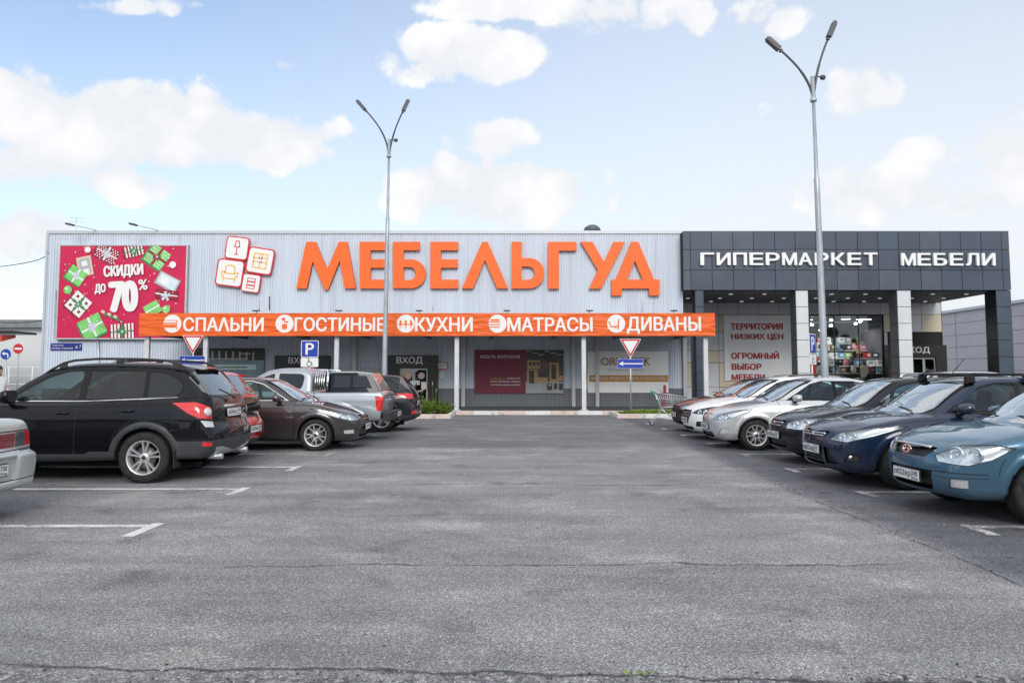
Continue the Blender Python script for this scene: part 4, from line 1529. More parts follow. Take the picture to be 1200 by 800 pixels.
# poster with red words
po = panel('price_poster', 848, 369.5, 938, 446, 'large pale poster with dark red words and amber triangles inside the porch', 'poster', [pmat('pale grey poster', (.82, .84, .86), .45, var=.04, vscale=1), M_TYEL], Y=YK - .10)
M_DRED = pmat('dark red letters', (.42, .012, .022), .45)
for s_, x0, x1, y0, y1 in (('ТЕРРИТОРИЯ', 856.5, 917, 379, 386), ('НИЗКИХ ЦЕН', 857, 917.5, 391, 398.5), ('ОГРОМНЫЙ', 857, 912.5, 411.5, 420.3), ('ВЫБОР', 857.5, 892, 426, 433), ('МЕБЕЛИ', 857.5, 896, 438.5, 445)):
    ptext(po, s_, x0, y0, x1, y1, M_DRED, bold=.06, d=.012)
t_ = MB()
l = po.location
for tri in (((932.5, 378), (932.5, 396), (925.5, 386)), ((938, 423), (938, 445), (922, 445))):
    w_ = [at(a_, b_, YK - .10) for a_, b_ in tri]
    t_.prism([(v.x - l.x, v.z - l.z) for v in w_], XZ(0), .003, .009, 0)
t_.build('triangle', [M_TYEL], po)
# fascia lettering
M_WLET = pmat('white letter face', (.82, .83, .84), .4)
fs = empty('fascia_sign', (at(995, 303, YF).x, YF - .03, at(995, 303, YF).z))
tag(fs, 'white raised letters reading ГИПЕРМАРКЕТ МЕБЕЛИ on the dark fascia', 'sign')
for word, x0, x1, y0, y1 in (('ГИПЕРМАРКЕТ', 821, 1028, 296.5, 310.5), ('МЕБЕЛИ', 1056, 1166, 297, 311)):
    adv = (x1 - x0) / (len(word) - .18)
    for k, ch in enumerate(word):
        a_, c_ = at(x0 + adv * k, y0, YF - .1), at(x0 + adv * (k + .80 if ch not in 'М' else k + .86), y1 + (1.5 if ch == 'Д' else 0), YF - .1)
        l = fs.location
        text(ch, M_WLET, fs, ((a_.x + c_.x) / 2 - l.x, -.01, (a_.z + c_.z) / 2 - l.z), c_.x - a_.x, a_.z - c_.z, name='letter', bold=.036, depth=.11)
# porch entrance
e = entrance(1040, 1109, 404, 'ВХОД', (1058, 1089.5), (406.5, 414.5), 'black framed porch entrance with ВХОД, right of the showroom window', Y=YK - .35, glassx=(1071, 1098), deco=False)
s_ = MB()
s_.cyl((-.55 + .6, .09, 1.25), (-.55 + .6, .086, 1.25), .17, n=20, mi=0)
s_.box((.05, .083, 1.25), (.2, .004, .05), 1)
s_.build('door_sticker', [M_TRED, M_TILE], e)
# narrow dark door and post at the joint of the two buildings
dd = empty('side_door', (at(819, 400, YW + .9).x, YW + .9, .13))
tag(dd, 'tall narrow dark grey door where the silver building meets the porch', 'door')
m = MB()
w_ = .36
m.span((-w_, 0, 0), (w_, .06, 3.9))
for z_ in (1.3, 2.6):
    m.span((-w_ + .01, -.004, z_), (w_ - .01, -.001, z_ + .02), 1)
m.build('leaf', [M_CLAD, M_CLADG], dd)
m = MB()
m.span((-.10, -.008, 1.45), (.16, -.001, 1.75))
m.build('notice', [M_TILE], dd)

# ------------------------------------------------------------------ showroom behind the porch window
room = empty('showroom', ((win[0] + win[1]) / 2, YK + .35, .13))
tag(room, 'lit showroom interior with dark ceiling behind the tall porch window', 'room')
rw, rh, rd = (win[1] - win[0]) / 2 + 2.0, win[3] - .13 + .3, 9.0
m = MB()
m.span((-rw, 0, -.02), (rw, rd, .0), 1)
m.span((-rw, 0, rh), (rw, rd, rh + .1), 0)
m.span((-rw, rd, 0), (rw, rd + .1, rh), 2)
m.span((-rw - .1, 0, 0), (-rw, rd, rh), 2)
m.span((rw, 0, 0), (rw + .1, rd, rh), 2)
m.build('shell', [M_BLACK, M_FLOORP, pmat('showroom wall', (.10, .10, .11), .7)], room)
M_TRACK = pmat('spot lamp glow', (1, .95, .85), .4, emit=(1, .96, .88, 14.0))
M_PANELL = pmat('ceiling panel glow', (1, 1, 1), .4, emit=(.95, .98, 1, 6.0))
q = random.Random(21)
for k in range(26):
    x_, y_ = q.uniform(-rw + .4, rw - .4), q.uniform(.6, rd - .4)
    m = MB()
    if k % 3:
        m.cyl((0, 0, 0), (0, 0, -.10), .075, n=10)
        o = m.build('spotlight', [M_TRACK], room, (x_, y_, rh - .25 - q.random() * .5))
    else:
        m.box((0, 0, 0), (.5, .12, .03))
        o = m.build('light_panel', [M_PANELL], room, (x_, y_, rh - .1 - q.random() * .3), (0, 0, q.uniform(-.4, .4)))
for y_, z_ in ((2.2, rh - .55), (5.0, rh - .4)):
    m = MB()
    m.tube([(-rw, y_, z_), (rw, y_ + 1.2, z_ + .15)], .03, 6)
    m.build('ceiling_rail', [M_PGREY], room)
g_ = empty('shop_window', ((win[0] + win[1]) / 2, YK + .1, .13))
tag(g_, 'tall glazed showroom window full of goods between the pale columns', 'window')
m = MB()
m.span(((win[0] - win[1]) / 2, 0, 0), ((win[1] - win[0]) / 2, .012, win[3] - .13))
m.build('pane', [glass('showroom glass', (.80, .84, .85), f0=.05)], g_)
m = MB()
hw_ = (win[1] - win[0]) / 2
for x_ in (-hw_ + .03, -hw_ / 3, hw_ / 3, hw_ - .03):
    m.span((x_ - .025, -.03, 0), (x_ + .025, -.002, win[3] - .13))
m.span((-hw_, -.035, win[3] - .22), (hw_, -.031, win[3] - .14))
m.build('frame', [M_DKBOX], g_)
m = MB()
m.span((-hw_ - .0, -.03, .3), (-hw_ + .28, -.02, 3.6), 0)
m.build('red_strip', [M_TRED], g_)
for y_ in (2.2, 5.2):                             # the showroom's own ceiling lighting
    la_ = bpy.data.lights.new('ceiling_light', 'AREA')
    la_.shape, la_.size, la_.size_y = 'RECTANGLE', 2 * rw - .6, 1.6
    la_.energy, la_.color = 190, (1.0, .97, .92)
    lo_ = bpy.data.objects.new('ceiling_light', la_)
    COL.objects.link(lo_)
    lo_.parent = room
    lo_.location = (0, y_, rh - .7)
# goods on display
gm = {k: pmat('display ' + k, c, .5) for k, c in dict(white=(.72, .72, .72), pink=(.55, .18, .25), green=(.30, .45, .06), blue=(.12, .30, .50), red=(.45, .03, .04), dark=(.03, .03, .035), wood=(.30, .17, .08), cream=(.60, .55, .45), grey=(.30, .32, .34)).items()}


def goods(kind, col):
    if kind == 'table':
        o = empty('display_table')
        a_ = MB(); a_.box((0, 0, .74), (1.2, .7, .05)); a_.build('tabletop', [gm[col]], o, bevel=.01)
        for sx in (-.52, .52):
            for sy in (-.28, .28):
                l_ = MB(); l_.box((sx, sy, .355), (.06, .06, .71)); l_.build('leg', [gm['dark']], o)
    elif kind == 'vase':
        a_ = MB(); a_.lathe([(.001, 0), (.10, 0), (.15, .12), (.12, .28), (.06, .36), (.08, .42), (.06, .42), (.04, .36)], 16); o = a_.build('vase', [gm[col]])
    elif kind == 'carton':
        a_ = MB(); a_.box((0, 0, .16), (.38, .32, .32)); a_.box((0, -.163, .18), (.2, .004, .14), 1); o = a_.build('carton', [gm[col], gm['white'] if col != 'white' else gm['grey']], bevel=.008)
    elif kind == 'lamp':
        o = empty('table_lamp')
        a_ = MB(); a_.lathe([(.001, 0), (.10, 0), (.09, .03), (.02, .05), (.02, .34)], 14); a_.build('lamp_base', [gm['dark']], o)
        s2 = MB(); s2.lathe([(.18, .30), (.11, .52)], 18); s2.build('lamp_shade', [gm[col]], o)
    elif kind == 'chair':
        o = empty('display_chair')
        a_ = MB(); a_.lathe([(.001, .42), (.26, .44), (.28, .48), (.001, .50)], 16); a_.build('seat', [gm[col]], o)
        a_ = MB(); a_.prism(oval(.30, .34, 16, 0, .86), lambda x_, z_, d: (x_, .24 + d + .1 * (z_ - .5), z_), 0, .05); a_.build('backrest', [gm[col]], o)
        for sx in (-.18, .18):
            for sy in (-.18, .18):
                l_ = MB(); l_.tube([(sx * 1.2, sy * 1.2, 0), (sx, sy, .43)], .018, 6); l_.build('leg', [gm['dark']], o)
    else:
        a_ = MB(); a_.box((0, 0, .6), (.9, .38, 1.2), 0)
        for zz in (.1, .45, .8):
            a_.box((0, -.193, zz + .15), (.82, .006, .27), 1)
        o = a_.build('shelf_unit', [gm[col], gm['dark']], bevel=.01)
    return o


desc = dict(table='%s display table in the showroom window', vase='%s vase on display in the showroom', carton='%s carton stacked among the goods in the showroom', lamp='table lamp with %s shade on display in the showroom',
            chair='%s round-backed chair on display in the showroom', shelf='%s shelf unit standing at the back of the showroom')
catn = dict(table='table', vase='vase', carton='box', lamp='lamp', chair='chair', shelf='shelf')
protos = {}


def put(kind, col, x, y, z, rz=0):
    if (kind, col) in protos:
        o = copy_tree(protos[kind, col])
    else:
        o = protos[kind, col] = goods(kind, col)
        tag(o, desc[kind] % col, catn[kind], 'goods displayed in the showroom')
    o.location = (room.location.x + x, room.location.y + y, .13 + z)
    o.rotation_euler = (0, 0, rz)


q = random.Random(8)
cols = ['white', 'white', 'white', 'pink', 'green', 'blue', 'red', 'cream', 'grey', 'wood', 'dark']
for yy, zz in ((1.35, .75), (2.55, 1.15), (3.75, 1.6), (5.1, 2.1)):
    m = MB()
    m.span((-rw + .05, yy - .55, .0), (rw - .05, yy + .62, zz - .004))
    m.build('display_riser', [gm['dark']], room)
m = MB()
m.span((-rw + .05, 6.2, .0), (rw - .05, rd - .1, 2.196))
m.build('display_riser', [gm['dark']], room)
for row, (yy, zz) in enumerate(((1.35, .75), (2.55, 1.15), (3.75, 1.6), (5.1, 2.1))):
    for k in range(5):
        xx = -rw + .9 + k * (2 * rw - 1.8) / 4 + q.uniform(-.1, .1)
        put('table', 'white' if (k + row) % 3 else 'grey', xx, yy, zz)
        for j in range(3):
            kind = q.choice(['vase', 'carton', 'carton', 'lamp'])
            put(kind, q.choice(cols), xx - .42 + j * .42, yy + q.uniform(-.18, .18), zz + .768, q.uniform(-.3, .3))
for k in range(7):
    put('shelf', ['white', 'grey', 'wood', 'dark'][k % 4], -rw + .7 + k * 1.25, 6.8, 2.2)
    for j in range(2):
        put('carton', q.choice(cols), -rw + .5 + k * 1.25 + j * .42, 6.8, 3.403, q.uniform(-.1, .1))
m = MB()
m.span((-rw + .05, .05, .0), (rw - .05, .79, .746))
m.build('display_riser', [gm['dark']], room)
for x_, c_ in ((-1.2, 'cream'), (.9, 'cream'), (-2.0, 'wood')):
    put('chair', c_, x_, .38, .75, q.uniform(2.6, 3.6))

# ------------------------------------------------------------------ neighbouring buildings
M_PINKP = pmat('pale lilac panel', (.52, .49, .53), .55, .05, var=.04, vscale=.5)
M_PINKJ = pmat('panel joint grey', (.25, .25, .29), .7)
nb = empty('warehouse', (41.5, 72, 0))
tag(nb, 'pale lilac panelled warehouse behind the porch on the right', 'building')
m = MB()
zt_ = at(1106, 368, 70).z
xw = at(1106, 400, 70).x
m.span((xw - 41.5, -42, 0), (40, 30, zt_), 0)
m.build('wall', [M_PINKP], nb)
m = MB()
for z_ in (1.9, 3.0, 4.1, 5.2, 6.3):
    m.span((xw - 41.5 - .012, -42, z_), (xw - 41.5 - .002, 30, z_ + .05))
for y_ in range(-40, 30, 6):
    m.span((xw - 41.5 - .016, y_, 0), (xw - 41.5 - .013, y_ + .06, zt_))
m.build('panel_joints', [M_PINKJ], nb)
m = MB()
m.span((xw - 41.5 - .25, -42.1, zt_), (40, 30, zt_ + .25))
m.build('roof_edge', [M_COPE], nb)
m = MB()                                         # glazed lower entrance at the frame's right edge
for k in range(3):
    m.span((xw - 41.5 - 1.2, -34 - k * 2.4, .3), (xw - 41.5 - 1.15, -34 - k * 2.4 + 2.2, 2.9))
m.build('window', [glass('side glazing', (.30, .40, .42), f0=.12)], nb)
m = MB()
m.span((xw - 41.5 - 1.1, -39, 0), (xw - 41.5 - .02, -31.5, 3.0))
for k in range(4):
    m.span((xw - 41.5 - 1.26, -39.0 + k * 2.4, .0), (xw - 41.5 - 1.10, -38.8 + k * 2.4, 3.1))
m.build('window_frame', [pmat('pale side frame', (.45, .50, .50), .5)], nb)

wb = empty('white_building', (-36, 60, 0))
tag(wb, 'low white building with dark flat roof edge at the left edge of the photo', 'building')
m = MB()
za = at(10, 384, 52).z
m.span((-40, -8, 0), (9, 30, za), 0)
m.build('wall', [pmat('white rendered wall', (.66, .69, .70), .7, var=.05, vscale=.4)], wb)
m = MB()
m.span((-40, -8.5, za), (9.4, 30, za + .55), 0)
m.build('roof', [pmat('grey roof edge', (.20, .22, .23), .6, var=.2, vscale=2)], wb)
aw = empty('awning_kiosk', (-37, 46, 0))
tag(aw, 'small kiosk with red awning cut by the left edge of the photo', 'kiosk')
zr = at(5, 400, 46).z
m = MB()
m.span((-3, .4, 0), (2.0, 1.8, zr + .5), 0)
m.build('wall', [pmat('kiosk grey', (.10, .12, .13), .6)], aw)
m = MB()
m.add([(-3, -.9, zr - .05), (5.6, -.9, zr - .05), (5.6, .38, zr + .25), (-3, .38, zr + .25), (-3, -.9, zr + .30), (5.6, -.9, zr + .30), (5.6, .38, zr + .42), (-3, .38, zr + .42)],
      [(0, 1, 2, 3), (4, 7, 6, 5), (0, 4, 5, 1), (1, 5, 6, 2), (3, 2, 6, 7), (0, 3, 7, 4)])
m.build('awning', [pmat('red awning', (.60, .06, .04), .6)], aw)
m = MB()
m.span((-3, -.6, zr + .5), (6.0, 1.8, zr + .64))
m.build('roof', [M_DKBOX], aw)
# low railing in front of it
rl = empty('railing', (at(30, 440, 44).x, 44, 0))
tag(rl, 'thin white railing in front of the low white building', 'railing')
m = MB()
for z_ in (.5, 1.0, 1.5, 2.0):
    m.tube([(-8, 0, z_), (3.5, 0, z_)], .02, 5)
m.build('rail', [M_WHITE], rl)
for k in range(9):
    m = MB()
    m.tube([(-8 + k * 1.4, 0, 0), (-8 + k * 1.4, 0, 2.05)], .03, 6)
    m.build('post', [M_WHITE], rl)
# overhead cables to the corner of the silver building
for a_, b_, c_, lab in (((-40, 316), (30, 308), (56, 296), 'upper thin black cable strung to the corner of the silver building'), ((-40, 374), (20, 378), (66, 371), 'lower black cable strung past the white building to the billboard')):
    p0, p2 = at(a_[0], a_[1], 40), at(c_[0], c_[1], YW - .1)
    pm = at(b_[0], b_[1], 36)
    pts = []
    for k in range(17):
        t = k / 16
        pts.append(p0 * (1 - t) ** 2 + (pm * 2 - (p0 + p2) / 2) * 2 * t * (1 - t) + p2 * t * t)
    tag(bar(None, 'overhead_cable', pts, .022, M_BLACK, 5), lab, 'cable')

# ------------------------------------------------------------------ lamp posts
M_POLE = pmat('galvanised pole', (.40, .44, .48), .45, .5, var=.25, vscale=6, stretch=(1, 1, .3))
M_HEAD = pmat('lamp head', (.07, .075, .085), .45, .3)


def lamp_post(x, y, hc, la, ra, label, lean=0.0):
    """hc = height of the collar where the two arms part; la, ra = reach and rise of each arm"""
    root = empty('street_lamp', (x, y, 0))
    root.rotation_euler = (0, lean, 0)
    tag(root, label, 'street lamp', 'twin-armed car park lamps')
    m = MB()
    m.lathe([(.100, 0), (.090, 2.2), (.070, hc * .70), (.070, hc * .76), (.052, hc * .763), (.042, hc), (.001, hc)], 14)
    m.lathe([(.20, 0), (.20, .03), (.125, .035), (.125, .35), (.11, .36)], 14)
    m.build('pole', [M_POLE], root)
    m = MB()
    m.lathe([(.055, hc - .06), (.085, hc - .05), (.085, hc + .03), (.060, hc + .04), (.055, hc + .62), (.001, hc + .66)], 12)
    m.build('collar', [M_POLE], root)
    for sg, (dx, dz) in ((-1, la), (1, ra)):
        pts = []
        P0, P1, P2 = Vector((sg * .02, 0, hc + .10)), Vector((sg * .10, 0, hc + dz * .52)), Vector((sg * dx, 0, hc + dz))
        for k in range(13):
            t = k / 12
            pts.append(P0 * (1 - t) ** 2 + P1 * 2 * t * (1 - t) + P2 * t * t)
        m = MB()
        m.tube(pts, [.034] * 7 + [.028] * 6, 8)
        arm = m.build('arm', [M_HEAD], root)
        e = pts[-1]
        d = (pts[-1] - pts[-3]).normalized()
        M3 = Matrix((d, Vector((0, 1, 0)), d.cross(Vector((0, 1, 0))))).transposed()
        m = MB()
        m.box(e + d * .20, (.42, .16, .12), 0, M3)
        m.box(e + d * .42, (.07, .12, .09), 0, M3)
        m.box(e - d * .06, (.06, .09, .08), 0, M3)
        m.box(e + d * .22 + M3 @ Vector((0, -.0, -.066)), (.32, .12, .01), 1, M3)
        m.build('lamp_head', [M_HEAD, M_LENS], arm, bevel=.015)
    m = MB()
    m.tube([(.05, 0, hc + .62), (.18, -.05, hc + .60)], .015, 6)
    m.ball((.25, -.05, hc + .58), (.08, .06, .07), 10)
    m.build('camera_unit', [M_HEAD], root)
    return root


p = ground(449, 490)
lx_ = at(451, 440, 25.6)
zt = at(457, 160, 25.6).z
lamp_post(at(450, 440, 26.6).x, 26.6, at(457, 183, 26.6).z, (.93, 1.75), (.50, 1.72), 'grey twin-armed lamp post standing on the flower island before the orange banner', R(.5))
lamp_post(at(967.5, 440, 18.9).x, 18.9, at(960, 117, 18.9).z, (.85, 1.38), (.48, 1.70), 'grey twin-armed lamp post rising between the cars of the right row', R(-.7))

# ------------------------------------------------------------------ traffic signs
M_SRED = pmat('sign red', (.55, .02, .025), .4)
M_SWHITE = pmat('sign white', (.78, .79, .80), .4)


def sign_pole(root, h, r=.03, x=0, y=0):
    m = MB()
    m.cyl((x, y, 0), (x, y, h), r, n=10)
    m.build('pole', [M_GALV], root)


def tri(w, r=.0):
    h = w * .866
    return chamfer([(-w / 2, h / 3 * 1), (w / 2, h / 3), (0, -h * 2 / 3)], w * .06)


def give_way(px, ytop, ybot, Y, label, plate_px=None, arrow=True, z0=0.0):
    c = at(px, ytop, Y)
    root = empty('give_way_sign', (c.x, Y, z0))
    tag(root, label, 'road sign', 'give way signs')
    sign_pole(root, c.z - z0 - .15)
    w = (c.z - at(px, ybot, Y).z) / .866 * 1.0
    zc = c.z - z0 - w * .866 / 3
    m = MB()
    f = XZ(-.035)
    m.prism(tri(w), f, 0, .012, 1)
    m.prism(tri(w * .93), f, .0125, .014, 0)
    m.prism(tri(w * .68), f, .0145, .016, 1)
    m.build('triangle_plate', [M_SRED, M_SWHITE], root, (0, 0, zc))
    if plate_px:
        a, b_ = at(plate_px[0], plate_px[1], Y), at(plate_px[2], plate_px[3], Y)
        w_, h_ = b_.x - a.x, a.z - b_.z
        m = MB()
        m.prism(rrect(w_, h_, .03), f, 0, .012, 1)
        m.prism(rrect(w_ * .985, h_ * .96, .03), f, .0125, .014, 0)
        if arrow:
            m.prism([(-w_ * .30, -h_ * .055), (w_ * .48, -h_ * .055), (w_ * .48, h_ * .055), (-w_ * .30, h_ * .055)], f, .0145, .016, 1)
            m.prism([(-w_ * .45, 0), (-w_ * .27, h_ * .26), (-w_ * .31, 0), (-w_ * .27, -h_ * .26)], f, .0145, .0165, 1)
        m.build('arrow_plate', [M_BLUE, M_SWHITE], root, ((a.x + b_.x) / 2 - c.x, 0, (a.z + b_.z) / 2 - z0))
    return root


give_way(738.5, 397, 419, 26.9, 'give way triangle above a blue left arrow plate, on the grassy island', (723.5, 420.5, 753.5, 431.5), z0=.09)
give_way(227, 393, 415, 26.4, 'give way triangle above a blue plate, seen over the black SUV roof', (211, 417, 240.5, 427), z0=0)


def wheelchair(m, s, f, mi, d0):
    """seated figure with a wheel, in units of s"""
    n = 16
    for k in range(n - 4):
        a0, a1 = R(100 + 270 * k / (n - 4)), R(100 + 270 * (k + 1) / (n - 4))
        m.prism([(s * (.30 * math.cos(a) - .05), s * (.30 * math.sin(a) - .18)) for a in (a0, a1)] + [(s * (.22 * math.cos(a) - .05), s * (.22 * math.sin(a) - .18)) for a in (a1, a0)], f, d0, d0 + .0015, mi)
    m.prism(oval(.075 * s, .075 * s, 10, -.10 * s, .46 * s), f, d0, d0 + .002, mi)
    m.prism([(-.16 * s, .34 * s), (-.04 * s, .34 * s), (.0, .02 * s), (-.12 * s, .0)], f, d0, d0 + .0024, mi)
    m.prism([(-.06 * s, .08 * s), (.22 * s, .08 * s), (.22 * s, .0), (-.06 * s, .0)], f, d0, d0 + .0028, mi)
    m.prism([(.16 * s, .05 * s), (.24 * s, .05 * s), (.38 * s, -.34 * s), (.30 * s, -.36 * s)], f, d0, d0 + .0032, mi)


def parking_sign(px0, px1, y0, y1, y2, Y, rz, label, z0=0.0, wide=None):
    a, b_ = at(px0, y0, Y), at(px1, y1, Y)
    h_ = a.z - b_.z
    w_ = wide or (b_.x - a.x)
    root = empty('parking_sign', ((a.x + b_.x) / 2, Y, z0), rz)
    tag(root, label, 'road sign', 'blue parking signs')
    sign_pole(root, a.z - z0 - .1)
    f = XZ(-.035)
    m = MB()
    m.prism(rrect(w_, h_, .04), f, 0, .012, 1)
    m.prism(rrect(w_ * .93, h_ * .93, .04), f, .0125, .014, 0)
    zc = (a.z + b_.z) / 2 - z0
    pl_ = m.build('parking_plate', [M_BLUE, M_SWHITE], root, (0, 0, zc))
    text('P', M_SWHITE, pl_, (0, -.050, 0), w_ * .46, h_ * .68, bold=.015, depth=.002)
    h2 = b_.z - at(px0, y2, Y).z - .02
    m = MB()
    m.prism(rrect(w_, h2, .03), f, 0, .012, 0)
    wheelchair(m, h2 * .95, f, 1, .0125)
    m.build('disabled_plate', [M_SWHITE, M_BLACK], root, (0, 0, zc - h_ / 2 - .02 - h2 / 2))


parking_sign(353.5, 373.5, 399, 418.5, 429.8, 25.0, R(0), 'blue parking sign with disabled plate above the pickup cab', wide=None)
parking_sign(946.5, 955, 391, 414.5, 427, 24.0, R(50), 'blue parking sign with disabled plate turned edgeways beside the right lamp post', wide=.62)


def round_sign(px, py, rpx, Y, kind, label):
    c = at(px, py, Y)
    r = (at(px + rpx, py, Y) - c).x
    root = empty('round_sign', (c.x, Y, 0))
    tag(root, label, 'road sign')
    sign_pole(root, c.z)
    f = XZ(-.035)
    m = MB()
    m.prism(oval(r, r, 28), f, 0, .012, 1)
    m.prism(oval(r * .95, r * .95, 28), f, .0125, .014, 0)
    if kind == 'no entry':
        m.prism([(-r * .68, -r * .17), (r * .68, -r * .17), (r * .68, r * .17), (-r * .68, r * .17)], f, .0145, .016, 1)
    else:
        m.prism([(-r * .25, r * .02), (r * .12, r * .02), (r * .30, -r * .14), (r * .30, -r * .62), (r * .50, -r * .62), (r * .50, -r * .02), (r * .22, r * .24), (-r * .25, r * .24)], f, .0145, .016, 1)
        m.prism([(-r * .66, r * .13), (-r * .22, r * .48), (-r * .22, -r * .22)], f, .0145, .0165, 1)
    m.build('disc', [M_SRED if kind == 'no entry' else M_BLUE, M_SWHITE], root, (0, 0, c.z))


round_sign(22, 408.5, 6.3, 36, 'no entry', 'round red no entry sign before the low white building')
round_sign(7.5, 415, 6.6, 35, 'turn', 'round blue left turn arrow sign beside the no entry sign')

# ------------------------------------------------------------------ tree belt across the road behind the viewer (seen only mirrored in the cars)
q = random.Random(77)
m = MB()
for k in range(420):
    x_ = q.uniform(-75, 75)
    z_ = 8.0 * q.random() ** .8 + .3
    r_ = q.uniform(.9, 2.2) * (1.15 - z_ / 14)
    m.ball((x_, -34 + q.uniform(-2.5, 2.5), z_), (r_, r_ * .8, r_ * .85), 7, q.randrange(2))
o = m.build('woodland', [pmat('far foliage', (.035, .06, .02), .8, var=.4, vscale=1.5), pmat('far foliage dark', (.025, .045, .018), .8, var=.4, vscale=1.5)])
tag(o, 'belt of dark trees behind the viewer, mirrored in the car sides', None, None, 'stuff')
# ------------------------------------------------------------------ vehicles: shared machinery
def catmull(pts, n=6):
    """smooth open or closed outline; a point with a third value is a sharp corner"""
    out = []
    m = len(pts)
    P = [np.array(p[:2], float) for p in pts]
    sh = [len(p) > 2 for p in pts]
    for i in range(m):
        p1, p2 = P[i], P[(i + 1) % m]
        p0 = P[i - 1] if not sh[i] else p1 + (p1 - p2) * 0.3
        p3 = P[(i + 2) % m] if not sh[(i + 1) % m] else p2 + (p2 - p1) * 0.3
        # centripetal tangents keep uneven spacing from overshooting
        d1 = max(np.linalg.norm(p2 - p1), 1e-6)
        d0, d2 = max(np.linalg.norm(p1 - p0), 1e-6), max(np.linalg.norm(p3 - p2), 1e-6)
        t1 = ((p1 - p0) / d0 * d1 + (p2 - p1) / d1 * d0) / (d0 + d1) * d1
        t2 = ((p2 - p1) / d1 * d2 + (p3 - p2) / d2 * d1) / (d1 + d2) * d1
        for k in range(n):
            t = k / n
            out.append((2 * t**3 - 3 * t**2 + 1) * p1 + (t**3 - 2 * t**2 + t) * t1 + (-2 * t**3 + 3 * t**2) * p2 + (t**3 - t**2) * t2)
    return np.array(out)


def blur(a, n):
    if n < 1:
        return a
    k = np.ones(2 * n + 1) / (2 * n + 1)
    for _ in range(2):
        for ax in range(a.ndim):
            pad = [(0, 0)] * a.ndim
            pad[ax] = (n, n)
            b = np.pad(a, pad, mode='edge')
            a = np.apply_along_axis(lambda r: np.convolve(r, k, 'valid'), ax, b)
    return a


class Table:
    """signed distance to an outline, sampled every 1.5 cm"""
    def __init__(s, poly, lo, hi, soft=1, h=0.015):
        s.lo, s.h = np.array(lo, float), h
        nx, nz = int((hi[0] - lo[0]) / h) + 2, int((hi[1] - lo[1]) / h) + 2
        X, Z = np.meshgrid(lo[0] + np.arange(nx) * h, lo[1] + np.arange(nz) * h, indexing='ij')
        d2 = np.full(X.shape, 1e9)
        ins = np.zeros(X.shape, bool)
        for i in range(len(poly)):
            (ax, az), (bx, bz) = poly[i - 1], poly[i]
            ex, ez = bx - ax, bz - az
            L2 = ex * ex + ez * ez
            if L2 < 1e-12:
                continue
            t = np.clip(((X - ax) * ex + (Z - az) * ez) / L2, 0, 1)
            d2 = np.minimum(d2, (X - ax - t * ex) ** 2 + (Z - az - t * ez) ** 2)
            if az != bz:
                c = (az > Z) != (bz > Z)
                ins ^= c & (X < (bx - ax) * (Z - az) / (bz - az) + ax)
        s.t = blur(np.where(ins, -1, 1) * np.sqrt(d2), soft)

    def __call__(s, x, z):
        u = np.clip((x - s.lo[0]) / s.h, 0, s.t.shape[0] - 1.001)
        v = np.clip((z - s.lo[1]) / s.h, 0, s.t.shape[1] - 1.001)
        i, j = u.astype(int), v.astype(int)
        a, b = u - i, v - j
        t = s.t
        return (t[i, j] * (1 - a) + t[i + 1, j] * a) * (1 - b) + (t[i, j + 1] * (1 - a) + t[i + 1, j + 1] * a) * b


def smax(a, b, k):
    h = np.maximum(k - np.abs(a - b), 0) / k
    return np.maximum(a, b) + h * h * k * 0.25


def smin(a, b, k):
    h = np.maximum(k - np.abs(a - b), 0) / k
    return np.minimum(a, b) - h * h * k * 0.25


def sstep(x, a, b):
    t = np.clip((x - a) / (b - a), 0, 1)
    return t * t * (3 - 2 * t)


